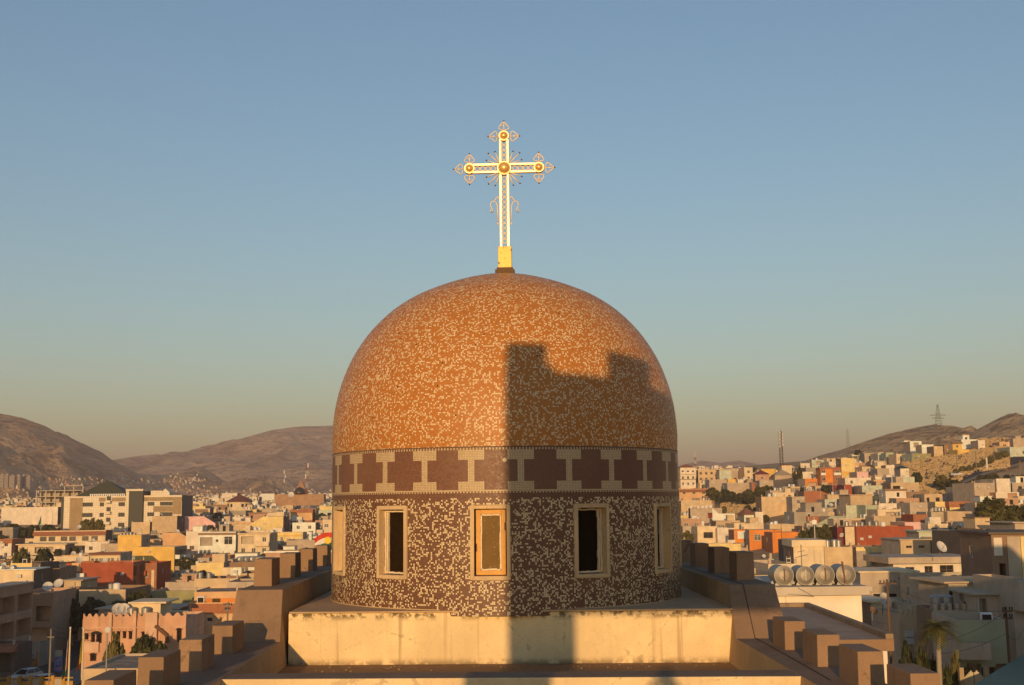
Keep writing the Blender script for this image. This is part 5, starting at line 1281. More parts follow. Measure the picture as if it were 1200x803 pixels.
def try_house(u, Y):
    global count
    a = (u-600)/FPX+.0114; x = a*Y; g = ground(x, Y); x_u = u
    w = fr_.uniform(7, 15); d = fr_.uniform(7, 11); h = fr_.choice([3.4,3.6,4.2,6.4,6.6,6.9,7.2]) if Y > 200 else fr_.choice([3.4,6.4,6.6])
    box = (x-w/2, x+w/2, Y, Y+d)
    for b in HOUSES:
        if box[0] < b[1] and box[1] > b[0] and box[2] < b[3] and box[3] > b[2]: return False
    u0, v0 = proj((x-w/2, Y, g+h)); u1, _ = proj((x+w/2, Y, g+h)); vb = proj((x, Y, g))[1]
    for P_ in OPEN:
        if in_poly((u0+u1)/2, vb, P_) or in_poly(u0, vb, P_) or in_poly(u1, vb, P_): return False
    for hh in (h, 6.3, 3.4, 2.9):
        if hh > h: continue
        v0 = proj((x, Y, g+hh))[1]
        if not too_high(x_u, v0) and all(not (k[4] > Y and u0 < k[1]-1 and u1 > k[0]+1 and v0 < k[3]-1.0) for k in KEEP): break
    else: return False
    col = fr_.choice(CW); ft = {}; desc = []
    one = hh < 4.5
    desc.append(WORD[col]); n_t = 0
    rr = fr_.random()
    if rr < .28: n_t = fr_.randint(1,3); ft['tanks' if fr_.random() < .5 else 'wtanks'] = [.15+.18*q for q in range(n_t)]; tail = ['one roof tank','two roof tanks','three roof tanks'][n_t-1]
    elif rr < .5: c2 = fr_.choice(['cream','sand','stone','white','rose']); a_ = fr_.uniform(.05,.5); ft['room'] = [(a_, a_+.4, 2.3, c2)]; tail = 'a '+WORD[c2]+' roof room'
    elif rr < .62: ft['dishes'] = [fr_.uniform(.2,.8)]; tail = 'a roof dish'
    elif rr < .72: ft['fascia'] = (fr_.choice(['brick','brown','white']), .7); tail = 'a '+WORD[ft['fascia'][0]]+' roof edge'
    elif rr < .80: ft['slab'] = (.5,.2); tail = 'a slab roof'
    elif rr < .87: ft['coolers'] = [.3]; tail = 'an air cooler'
    else: tail = 'a plain parapet'
    if fr_.random() < .35 and hh > 3: ft['void'] = [(.1 if fr_.random() < .5 else .55, .45 if fr_.random() < .5 else .9, .9, 1.9, 1.3)] ; q = ft['void'][0]; ft['void'] = [(min(q[0],q[1]-.2), q[1], *q[2:])] if q[1]-q[0] > .15 else []
    wn_ = fr_.choice(['none','few','some','some','many'])
    desc = '%s %s with %s' % ('low' if one else 'two storey', WORD[col]+' house', tail)
    lab = auto_label(desc, (u0+u1)/2, (v0+min(vb, v0+12))/2)
    if lab is None: return False
    house(u0, u1, v0, vb, col, lab, Y=Y, d=d, win=wn_, ft=ft, seed=count*7+3, keep=False, hid=0, group='plain flat roofed town houses')
    count += 1; return True
Yq = 150.0
while Yq < 900:
    step = 13 if Yq < 420 else 17
    for side in ((-45, 394), (793, 1245)):
        u = side[0]+fr_.uniform(0, 20)
        while u < side[1]:
            if count < 128:
                try_house(u, Yq+fr_.uniform(-3, 3))
            u += fr_.uniform(7, 13)*FPX/Yq
    Yq += step
MASSM = MB(); MASSC = ['cream','tan','sand','pale','white','stone','grey','butter','rose','mint','brown','peach']
def mass_house(u, Y):
    a = (u-600)/FPX+.0114; x = a*Y; g = ground(x, Y); x_u = u; w = fr_.uniform(5,10); d = fr_.uniform(6,10); h = fr_.choice([3.2,3.5,3.8,6.2,6.5,6.8])
    for b in HOUSES:
        if x-w/2 < b[1]-.5 and x+w/2 > b[0]+.5 and Y < b[3]-.5 and Y+d > b[2]+.5: return
    u0, _ = proj((x-w/2, Y, g+h)); u1, _ = proj((x+w/2, Y, g+h)); vb = proj((x, Y, g))[1]
    for P_ in OPEN:
        if in_poly((u0+u1)/2, vb, P_) or in_poly(u0, vb, P_) or in_poly(u1, vb, P_): return
    for hh in (h, 3.2, 2.5):
        if hh > h: continue
        v0 = proj((x, Y, g+hh))[1]
        if not too_high(x_u, v0) and all(not (k[4] > Y and u0 < k[1]-1 and u1 > k[0]+1 and v0 < k[3]-1.0) for k in KEEP): break
    else: return
    c = fr_.choice([0,0,0,1,1,2,2,2,3,4,5,5,6,7,7,8,9,10,11]); c2 = fr_.choice([c, 5, 6, 10]); m = MASSM; z0 = g-2.0; H_ = hh+2.0; r = fr_
    hol = []
    for k in range(1 if hh < 5 else 2):
        q = .7
        while q < w-2.0:
            if r.random() < .55: ww = r.choice([.9,1.2,1.6,2.4]); hol.append((q, min(q+ww, w-.4), H_-2.5-3.1*k, H_-1.1-3.1*k, .35, 12))
            q += 2.9
    facade(m, (x-w/2,Y,z0), (1,0), (0,-1), w, H_, hol, c, c); facade(m, (x+w/2,Y,z0), (0,1), (1,0), d, H_, [(d*.3,d*.3+1.2,H_-2.5,H_-1.2,.3,12)], c2, c2)
    facade(m, (x-w/2,Y+d,z0), (0,-1), (-1,0), d, H_, [(d*.5,d*.5+1.2,H_-2.5,H_-1.2,.3,12)], c2, c2); facade(m, (x+w/2,Y+d,z0), (-1,0), (0,1), w, H_, [], c2, c2)
    t_ = z0+H_; p = .22; rz_ = t_-.5; A, B, A2, B2 = x-w/2, x+w/2, Y, Y+d
    for q0, q1, q2, q3 in (((A,A2),(B,A2),(B-p,A2+p),(A+p,A2+p)),((B,A2),(B,B2),(B-p,B2-p),(B-p,A2+p)),((B,B2),(A,B2),(A+p,B2-p),(B-p,B2-p)),((A,B2),(A,A2),(A+p,A2+p),(A+p,B2-p))):
        m.quad((*q0,t_),(*q1,t_),(*q2,t_),(*q3,t_), c2); m.quad((*q3,rz_),(*q2,rz_),(*q2,t_),(*q3,t_), c2)
    m.quad((A+p,A2+p,rz_),(B-p,A2+p,rz_),(B-p,B2-p,rz_),(A+p,B2-p,rz_), 13)
    rr = r.random(); xx = r.uniform(A+1, B-3)
    if rr < .45: m.box(xx, xx+r.uniform(1.8,3.2), Y+d*.35, Y+d*.75, rz_+.01, rz_+r.uniform(1.9,2.6), r.choice([c,0,2,3,5]))
    if r.random() < .55:
        for k in range(r.randint(1,3)): m.lathe([(.05,.4),(.5,.4),(.5,1.5),(.2,1.65),(.05,1.66)], (xx+k*1.2, Y+1.3, rz_), 8, r.choice([14,15]))
    if r.random() < .35:
        for q in (A+.2, B-.2): m.box(q-.15,q+.15,Y+.05,Y+.35,t_+.003,t_+r.uniform(.4,.9),5)
    if r.random() < .5: q = r.uniform(A+.6,B-1.2); m.box(q,q+.8,Y-.5,Y-.004,t_-2.2,t_-1.6,15)
    if r.random() < .25: m.box(A+.3, A+(B-A)*.55, Y-1.1, Y-.004, t_-3.3, t_-3.1, c2); m.box(A+.3, A+(B-A)*.55, Y-1.1, Y-1.0, t_-3.09, t_-2.3, c2)
    if rr > .85: m.box(A-.3,B+.3,Y-.35,Y-.005,t_-.6,t_+.05, r.choice([10,4,2]))
    HOUSES.append((A+.2,B-.2,A2+.2,B2-.2))
Yq = 235.0
while Yq < 1000:
    for side in ((-330, 1500),):
        u = side[0]+fr_.uniform(0, 12)
        while u < side[1]:
            mass_house(u, Yq+fr_.uniform(-3, 3)); u += fr_.uniform(5, 9)*FPX/Yq
    Yq += 9
print('filler houses', count)

# the far town at the foot of the mountains: hundreds of specks that read as one mass
from mathutils.bvhtree import BVHTree
BV = [BVHTree.FromPolygons(v, f) for v, f in HILLS]
def far_hit(u, v):
    a, b = ray(u, v); d = Vector((a, 1, b)).normalized(); best = None
    for t in BV:
        h = t.ray_cast(Vector((0,0,0)), d)
        if h[0] is not None and (best is None or h[3] < best[1]): best = (h[0], h[3])
    y = 900.0
    while y < 4500:
        if b*y < ground(a*y, min(y, 1500)):
            if best is None or y < best[0].y: return Vector((a*y, y, b*y))
            break
        y *= 1.01
    return best[0] if best else None
far_mats = [wall_mat(c) for c in MASSC] + [M_DARK, M_ROOF, M_STEEL, M_WHITE]
FM = MASSM; fq = random.Random(3)
for (ua, ub, va, vb_, n_) in ((-30,48,577,592,60),(16,80,562,577,60),(70,150,560,571,70),(140,182,562,578,60),(182,240,562,580,90),(200,235,556,566,25),(225,262,572,584,25),(330,392,574,581,20),(45,75,578,591,25),(265,330,574,582,20)):
    for _ in range(int(n_*.7)):
        c = far_hit(fq.uniform(ua,ub), fq.uniform(va,vb_))
        if c is None or c.y < 700: continue
        s = c.y/FPX; w = s*fq.uniform(1.4,3.2); d = w*fq.uniform(.7,1.1); h = s*fq.uniform(1.5,3.0); ci = fq.choice([0,1,2,3,4,8,11])
        x, y, z = c; FM.box(x-w/2,x+w/2,y,y+d,z-h*1.2,z+h*.6,ci)
        FM.box(x-w*.3,x+w*.1,y+d*.2,y+d*.6,z+h*.6+.02,z+h*1.0,ci)
        if w/s > 3:
            for q in (-.3,.05): FM.box(x+q*w,x+q*w+w*.2,y-.3,y-.05,z+h*.05,z+h*.35,12)
o = FM.build('far_town', far_mats); tag(o, kind='stuff')
tb = 0
for u, w, vt in ((2,5,556.5),(7.5,4.5,556),(14,6,557.5),(21,5.5,557),(27.5,4,557),(33,5,558)):
    c = far_hit(u, 572); Y = c.y; a = at(u, vt, Y); W = w*Y/FPX; h = a.z-c.z; fl = h/9
    m = MB(); m.box(-W/2,W/2,0,W,-20,h,0)
    for q in range(9): m.box(-W/2+W*.08,W/2-W*.08,-.6,-.1,(q+.3)*fl,(q+.75)*fl,1)
    m.box(-W*.2,W*.2,W*.3,W*.7,h+.02,h+fl*.7,0)
    tag(m.build('tower_block', [plaster((.40,.34,.28), .1), simple('far_window_band', (.12,.10,.09), .4)], None, (a.x, Y, c.z)), ['pale far tower block at the left picture edge','second far tower block from the left edge','wide far tower block in the middle of its row','shorter far tower block right of the wide one','thin far tower block near the right end of its row','rightmost far tower block of the row below the mountain'][tb], 'tower block', 'far tower blocks below the mountain'); tb += 1

# ------------------------------------------------------------------ trees
F1 = foliage_mat((.052,.057,.018), (.12,.108,.028), (.16,.12,.038))
F2 = foliage_mat((.036,.046,.018), (.078,.08,.026), (.10,.085,.032))
F3 = foliage_mat((.11,.095,.026), (.19,.16,.045), (.21,.15,.05))
BARK = simple('bark', (.10,.07,.045), .9, 0, .3, 6)
def crown_mesh(seed, mat, n=2600, leaf=.16, shape=(1,1,1), lobes=9):
    """unit crown: about 1 m radius, leaf faces in clumps over and through a lumpy volume"""
    r = random.Random(seed); m = MB(); cl = []
    for k in range(lobes*7):
        while True:
            p = Vector((r.uniform(-1,1), r.uniform(-1,1), r.uniform(-1,1)))
            if .15 < p.length < 1: break
        rad = r.uniform(.16,.34); cl.append((p*(1-rad*.75), rad))
    tot = sum(c[1]**2 for c in cl)
    for p, rad in cl:
        k = int(n*rad*rad/tot)
        for _ in range(k):
            d = Vector((r.gauss(0,1), r.gauss(0,1), r.gauss(0,1)))
            if d.length < .01: continue
            d.normalize(); q = p+d*rad*r.uniform(.55,1.08)
            q = Vector((q.x*shape[0], q.y*shape[1], q.z*shape[2]))
            nrm = (d+Vector((r.uniform(-.7,.7), r.uniform(-.7,.7), r.uniform(-.5,.8)))).normalized()
            e = nrm.orthogonal().normalized(); e = Matrix.Rotation(r.uniform(0,6.28), 3, nrm) @ e; g = nrm.cross(e)
            s = leaf*r.uniform(.6,1.3); m.quad(q-e*s-g*s*.45, q+e*s*.2-g*s*.6, q+e*s, q-e*s*.1+g*s*.5)
    return m.mesh('crown', [mat])
def trunk_mesh(seed, h=1.0):
    r = random.Random(seed); m = MB(); p = [(0,0,-.15)]
    for k in range(1,5): p.append((p[-1][0]+r.uniform(-.05,.05), p[-1][1]+r.uniform(-.05,.05), k/4*h))
    m.tube(p, .075, 8, r1=.04)
    for k in range(6):
        a = r.uniform(0,6.28); b = p[r.choice([2,3,4])]; e = (b[0]+.5*cos(a), b[1]+.5*sin(a), b[2]+r.uniform(.25,.6)); mm = tuple((b[q]+e[q])/2+(.06 if q == 2 else 0) for q in range(3)); m.tube([b, mm, e], .035, 6, r1=.012)
    return m.mesh('trunk', [BARK], True)
CR = {'round': [crown_mesh(s, F1) for s in (1,2,3)], 'dark': [crown_mesh(s, F2) for s in (4,5,6)], 'olive': [crown_mesh(7, F3), crown_mesh(17, F3)], 'tall': [crown_mesh(8, F1, shape=(.55,.55,1.25)), crown_mesh(9, F2, shape=(.5,.5,1.35))], 'big': [crown_mesh(10, F1, 9000, .10, lobes=16)]}
TR = [trunk_mesh(s) for s in (1,2,3)]
tq = random.Random(9)
def tree(u, vt, vb, wpx, kind, label=None, Y=None, desc='tree', group=None, dry=0, name='tree'):
    """vt / vb: top of the crown and foot of the tree in the photo"""
    if Y is None: Y = gY(u, vb)
    c = at(u, vt, Y); g = ground(c.x, Y); h = max(c.z-g, 1.5); R_ = wpx*Y/FPX/2
    if label is None:
        label = auto_label(desc, u, (vt+vb)/2)
        if label is None: return
    LABELS.add(label)
    t = thing(name, label, 'tree', (c.x, Y, g), tq.uniform(0,6.28), group)
    vis = min(h*.5, max(R_*.9, h*.36)); zc = h-vis*1.0
    cm = tq.choice(CR[kind])
    inst('crown', cm, t, (0,0,zc), 0, (R_, R_, vis/(1.3 if kind == 'tall' else 1)))
    inst('trunk', tq.choice(TR), t, (0,0,0), 0, (max(R_,.8), max(R_,.8), zc))
    return t
G = 'trees among the town houses'
tree(1165,582,640,56,'big','very big round dark tree on the right above the shaded brown block', Y=255, name='broadleaf_tree')
tree(1196,590,640,40,'big','second big tree at the right edge beside the very big one', Y=265, name='broadleaf_tree')
tree(135,742,789,24,'olive','bushy olive green tree in front of the scalloped pink stone house', Y=138)
tree(170,740,789,34,'dark','spreading dark tree in front of the scalloped pink stone house', Y=140)
tree(186,747,789,22,'dark','smaller dark tree behind the left merlons', Y=137)
tree(27,641.5,663,26,'round','round green tree left of the paired one in front of the canopy house', Y=300)
tree(52,641.5,661,24,'dark','round dark tree right of the paired one in front of the canopy house', Y=305)
for u, vt, w in ((3,617,16),(16,612,18),(29,616,20),(40,614,16),(57,613,18),(66,617,14)):
    tree(u, vt, 634, w, 'dark', None, Y=448, desc='dark tree in the grove', group='grove in front of the beige hall')
for u, vt, w in ((100,608,14),(108,607,14),(117,608,13)): tree(u, vt, 622, w, 'olive', None, Y=445, desc='grey green tree before the office front', group='trees before the office block')
for u, vt, vb, w, kk in ((84,700,716,30,'dark'),(110,702,720,34,'dark'),(140,700,716,24,'dark'),(158,692,710,22,'dark'),(165,690,708,20,'round'),(176,697,709,18,'dark'),(128,706,722,26,'dark'),(75,712,726,22,'dark')):
    tree(u, vt, vb, w, kk, None, Y=gY(u,vb) if vb < 705 else 196+(u % 7), desc='dark tree', group=G)
for u, vt, vb, w, kk in ((206,672,688,14,'dark'),(214,652,672,20,'dark'),(228,654,672,22,'dark'),(241,653,672,24,'dark'),(253,658,674,18,'dark'),(196,676,690,16,'round'),(212,682,694,16,'dark'),(330,627,640,18,'round'),(298,648,660,20,'round'),(310,648,660,14,'round'),(88,640,652,12,'round'),(10,655,668,14,'dark'),(68,643,656,10,'dark'),(279,644,658,10,'olive')):
    tree(u, vt, vb, w, kk, None, desc={'dark':'dark tree','round':'green tree','olive':'olive tree'}[kk], group=G)
for u, vt, vb, w, kk in ((835,571,592,20,'round'),(849,573,591,20,'dark'),(858,575,590,16,'dark'),(876,573,586,13,'round'),(890,570,584,14,'round'),(900,568,582,18,'round'),(911,572,580,12,'olive'),(803,578,588,10,'dark'),(809,563,570,7,'dark'),(848,593,606,8,'olive'),(876,592,604,9,'dark'),(885,594,604,10,'dark'),(897,603,612,10,'round'),(887,606,612,7,'dark'),(870,552,562,9,'dark'),(884,547,558,11,'dark'),(855,553,562,10,'round'),(843,548,553,6,'tall'),(848,549,553,5,'dark'),(804,622,645,18,'olive'),
        (937,546,574,13,'tall'),(931,552,574,10,'tall'),(926,547,556,8,'round'),(969,567,586,15,'dark'),(945,573,582,8,'dark'),(1005,527,536,9,'dark'),(1050,558,568,11,'dark'),(1074,553,574,13,'dark'),(995,582,590,8,'round'),(920,618,646,0,'dark')):
    if w: tree(u, vt, vb, w, kk, None, desc={'dark':'dark tree','round':'green tree','olive':'olive tree','tall':'tall narrow tree'}[kk], group=G)
for u, vt, vb, w in ((943,618,641,18),(955,614,641,20),(967,614,640,20),(977,616,640,16),(962,622,643,18),(980,612,624,10),(985,628,642,10)): tree(u, vt, vb, w, 'round', None, Y=300+(u % 5), desc='bushy green tree', group='trees left of the maroon wall')
for u, vt, vb, w, kk in ((1103,556,575,14,'olive'),(1111,560,577,12,'round'),(1118,561,578,14,'dark'),(1125,564,579,12,'round'),(1108,563,577,16,'dark'),(1120,549,560,9,'olive'),(1128,546,556,10,'olive'),(1136,545,555,9,'olive'),(1144,542,552,9,'olive'),(1152,538,549,9,'olive'),(1160,534,546,10,'olive'),(1168,530,542,11,'olive'),(1176,528,539,12,'olive'),(1183,527,536,8,'dark'),(1098,563,574,10,'olive')): tree(u, vt, vb, w, kk, None, desc='roadside bush', group='bushes along the hillside road', name='roadside_bush')
for u, vt, vb, w in ((1150,556,566,11),(1158,556,566,10),(1166,555,565,9),(1190,556,566,12),(1199,556,566,10),(1180,556,566,9)): tree(u, vt, vb, w, 'dark', None, desc='dark tree', group='trees below the hillside road')
for u, vt, w, kk in ((1062,762,30,'dark'),(1080,758,26,'dark'),(1092,768,34,'dark'),(1120,765,26,'olive'),(1075,776,30,'dark'),(1046,776,26,'dark'),(1110,778,24,'dark'),(1137,772,20,'dark'),(1060,742,18,'dark')): tree(u, vt, 803, w, kk, None, Y=80+(u % 6), desc='shaded garden tree', group='shaded garden trees by the palm')
nt_ = 0
for _ in range(900):
    if nt_ > 75: break
    u = tq.choice([tq.uniform(-30,388), tq.uniform(800,1230)]); Y = tq.uniform(230, 720) if u > 700 else tq.uniform(235, 560)
    x = ((u-600)/FPX+.0114)*Y; g = ground(x, Y); r = tq.uniform(1.6,3.2); hh = tq.uniform(3.6,6.5)
    if any(b[0]-r*.6 < x < b[1]+r*.6 and b[2]-r*.6 < Y < b[3]+r*.6 for b in HOUSES): continue
    v0 = proj((x, Y, g+hh))[1]; wp = r*2*FPX/Y; vb = proj((x, Y, g))[1]
    if too_high(u, v0) or any(k[4] > Y and u-wp/2 < k[1] and u+wp/2 > k[0] and v0 < k[3]-2 for k in KEEP): continue
    kk = tq.choice(['dark','dark','round','olive'])
    if tree(u, v0, vb, wp, kk, None, Y=Y, desc={'dark':'dark tree','round':'green tree','olive':'olive tree'}[kk], group=G): nt_ += 1
def palm():
    Y = 78; c = at(1098,737,Y); g = ground(c.x,Y); h = c.z-g; t = thing('palm_tree', 'palm tree with a pale bare trunk in the shaded garden', 'palm', (c.x,Y,g))
    m = MB(); m.tube([(0,0,-.2),(.05,0,h*.3),(.0,.05,h*.6),(.05,0,h)], .2, 10, r1=.14); m.build('trunk', simple('palm_bark', (.30,.25,.19), .9, 0, .3, 9), t)
    r = random.Random(2); m = MB()
    for k in range(46):
        a = r.uniform(0,6.28); el = r.uniform(-.35,1.25); L_ = r.uniform(1.05,1.5); pts = []
        for q in range(8):
            f = q/7; rad = L_*f*cos(el*(1-.4*f)); zz = L_*f*sin(el)-1.15*f*f*L_*.6; pts.append(Vector((rad*cos(a), rad*sin(a), h+.1+zz)))
        sd = Vector((-sin(a), cos(a), 0))
        for q in range(7):
            p, p2 = pts[q], pts[q+1]
            for s in (-1,1):
                for e in (0,.5):
                    b = p.lerp(p2, e); ll = .48*sin(pi*min(1,(q+e+1)/8.4))+.08; m.tri(b, b+(p2-p)*.35, b+sd*s*ll+(p2-p)*.9+Vector((0,0,-.16*ll)))
    m.build('crown', foliage_mat((.07,.075,.02), (.15,.14,.035), (.2,.15,.05)), t)
palm()

def dry_grass():
    r = random.Random(12); m = MB()
    for poly, n_, hh in ((OPEN[0], 15000, .75), (OPEN[1], 2500, .45), ([(1140,500),(1200,508),(1200,525),(1150,524)], 1500, .8)):
        us = [p[0] for p in poly]; vs_ = [p[1] for p in poly]; k = 0
        for _ in range(n_*3):
            if k >= n_: break
            u, v = r.uniform(min(us), max(us)), r.uniform(min(vs_), max(vs_))
            if not in_poly(u, v, poly) or (u > 1080 and v > 590-.40*(u-1080)): continue
            if noise.noise(Vector((u*.11, v*.25, 2))) < -.22: continue
            Y = gY(u, v)
            if Y > 1400: continue
            c = at(u, v, Y); g = ground(c.x, Y)+.3; a = r.uniform(-.9,.9); w = r.uniform(.35,1.0); h = hh*r.uniform(.5,1.5)
            dx, dy = w*cos(a), w*sin(a); m.quad((c.x-dx,Y-dy,g-.6),(c.x+dx,Y+dy,g-.6),(c.x+dx*.5,Y+dy*.5+.15,g+h),(c.x-dx*.6,Y-dy*.6+.15,g+h*.8), 0 if r.random() < .8 else 1); k += 1
    tag(m.build('dry_grass', [simple('straw', (.44,.30,.145), .9, 0, .3, .15), simple('thistle', (.20,.15,.07), .9, 0, .3, .2)]), kind='stuff')
dry_grass()
# ------------------------------------------------------------------ masts and pylons
def lattice(m, h, wb, wt, n, r, z0=0):
    for k in range(n):
        f0, f1 = k/n, (k+1)/n; w0, w1 = lerp(wb,wt,f0)/2, lerp(wb,wt,f1)/2; a, b = z0+h*f0, z0+h*f1
        C0 = [(-w0,-w0,a),(w0,-w0,a),(w0,w0,a),(-w0,w0,a)]; C1 = [(-w1,-w1,b),(w1,-w1,b),(w1,w1,b),(-w1,w1,b)]
        for q in range(4):
            m.tube([C0[q],C1[q]], r, 4); m.tube([C0[q],C1[(q+1) % 4]], r*.7, 4); m.tube([C1[q],C1[(q+1) % 4]], r*.7, 4)
def mast(u, vt, vb, Y, wpx, label, mats, name='phone_mast', bands=False, panels=0, wt=.8):
    a = at(u, vt, Y); b = at(u, vb, Y); h = a.z-b.z; w = wpx*Y/FPX; t = thing(name, label, 'mast', (a.x, Y, b.z))
    if bands:
        for k in range(5):
            m = MB(); f0, f1 = k/5, (k+1)/5; lattice(m, h/5, lerp(w,w*wt,f0), lerp(w,w*wt,f1), 2, .04*max(1,Y/500), h*f0); m.build('lattice_section', mats[k % 2], t)
    else:
        m = MB(); lattice(m, h, w, w*wt, 11, (.09 if panels > 6 else .025)*max(1,Y/500)); m.build('lattice', mats[0], t)
    for k in range(panels):
        m = MB(); zz = h*(.62+.36*(k/max(1,panels-1))); s = [-1,1][k % 2]; m.box(s*w*.5-.25,s*w*.5+.25,-w*.5-.3,-w*.5,zz-1.3,zz+.6); m.build('antenna', M_DISH, t)
    m = MB(); m.tube([(0,0,h-.05),(0,0,h+2)], .06*max(1,Y/500), 5); m.build('lightning_rod', mats[0], t)
    return t
RED = simple('red_mast_paint', (.30,.07,.045), .6); WHT = simple('white_mast_paint', (.62,.56,.5), .6); GREYM = simple('grey_mast_paint', (.30,.26,.22), .6, .2); PYL = simple('pylon_grey', (.12,.10,.09), .7, .2)
mast(914.5,506,549,640,3.4,'tall grey phone mast with white antenna panels on the right ridge', [PYL], panels=9, wt=.9)
mast(360,544,580,560,2.6,'red and white banded mast in front of the mountains', [RED,WHT], bands=True, panels=2)
mast(334,552,580,640,1.2,'thin pale mast left of the banded one', [GREYM], panels=3)
mast(814.5,532,552,720,2.0,'short red and white mast behind the tall pale villa', [WHT,RED], bands=True)
mast(993,504,524,1150,3.2,'small far grey mast standing on the rocky ridge', [GREYM], wt=.4)
def pylon():
    Y = 1280; a = at(1098.5,474,Y); b = at(1098.5,500,Y); h = a.z-b.z; t = thing('electricity_pylon', 'grey electricity pylon with two cross arms on the right hill', 'pylon', (a.x,Y,b.z-4)); m = MB(); h += 4
    lattice(m, h, 7, .8, 8, .12); m.build('lattice', PYL, t)
    for f, w in ((.58,8.5),(.78-.32,6.5)):
        m = MB(); m.tube([(-w,0,h*f),(w,0,h*f)], .18, 4); m.tube([(-w,0,h*f),(0,0,h*f+2.2)], .1, 4); m.tube([(w,0,h*f),(0,0,h*f+2.2)], .1, 4); m.build('cross_arm', PYL, t)
pylon()
def peak_house():
    Y = 600; c = at(351,578,Y); g = c.z-6; t = thing('shrine', 'dark arched dome frame under a pointed brown peak beside the banded mast', 'pavilion', (c.x,Y,g))
    m = MB(); R_ = 2.7
    m.lathe([(R_,5.5),(R_*.97,6.4),(R_*.8,7.6),(R_*.5,8.5),(.05,9.0)], n=20); m.build('dome', simple('dark_dome', (.045,.035,.028), .35), t, smooth=True)
    m = MB(); m.box(-12,12,-1,6,0,5.45); m.build('wall', plaster((.40,.24,.14)), t)
    m = MB(); m.hexa([(-3.4,3,5.5),(3.4,3,5.5),(3.4,6,5.5),(-3.4,6,5.5)], [(-.15,4,12.6),(.15,4,12.6),(.15,5,12.6),(-.15,5,12.6)]); m.build('peak', plaster((.36,.20,.12)), t)
peak_house(); HOUSES.append((-200,-200,0,0))

# ------------------------------------------------------------------ street, poles, flags, car
def ribbon(name, pts, w, mat, lift=.06, kind='structure'):
    m = MB(); P_ = []
    for (u, v) in pts:
        Y = gY(u, v); c = at(u, v, Y); P_.append(Vector((c.x, Y, 0)))
    Q = []
    for a, b in zip(P_, P_[1:]):
        n_ = max(1, int((b-a).length/4))
        for k in range(n_): Q.append(a.lerp(b, k/n_))
    Q.append(P_[-1]); prev = None
    for k, p in enumerate(Q):
        d = (Q[min(k+1,len(Q)-1)]-Q[max(k-1,0)]).normalized(); s = Vector((-d.y, d.x, 0))
        row = []
        for e in (-1,-.5,0,.5,1):
            q = p+s*w/2*e; row.append((q.x, q.y, max(ground(q.x,q.y), ground(p.x,p.y)-.3)+.55+lift))
        if prev:
            for e in range(4): m.quad(prev[e], row[e], row[e+1], prev[e+1])
        prev = row
    o = m.build(name, mat, smooth=False); return tag(o, kind=kind)
def asphalt():
    t = NT('asphalt'); p = t.pos(); return t.out(t.mix(t.noise(p, .6, 6), (.035,.033,.031), (.075,.068,.06)), .9, 0, .2)
M_ASP = asphalt()
ribbon('road', [(1070,580),(1100,573),(1120,565),(1140,557),(1160,550),(1180,543),(1215,534)], 9, M_ASP)
ribbon('road_verge', [(1105,576),(1125,568),(1145,560),(1165,553),(1190,546)], 5, plaster((.28,.22,.14)), .03)
STZ = -21.45
m = MB(); m.hexa([(-66,120,-22.3),(-52,120,-22.3),(-62,215,-22.3),(-72,215,-22.3)], [(-66,120,STZ),(-52,120,STZ),(-62,215,STZ),(-72,215,STZ)]); tag(m.build('street', M_ASP), kind='structure')
m = MB(); m.hexa([(-69,120,-22.3),(-66.02,120,-22.3),(-72.02,215,-22.3),(-75,215,-22.3)], [(-69,120,STZ+.13),(-66.02,120,STZ+.13),(-72.02,215,STZ+.13),(-75,215,STZ+.13)]); m.hexa([(-51.98,120,-22.3),(-48,120,-22.3),(-58,215,-22.3),(-61.98,215,-22.3)], [(-51.98,120,STZ+.13),(-48,120,STZ+.13),(-58,215,STZ+.13),(-61.98,215,STZ+.13)]); tag(m.build('pavement', plaster((.22,.19,.16))), kind='structure')
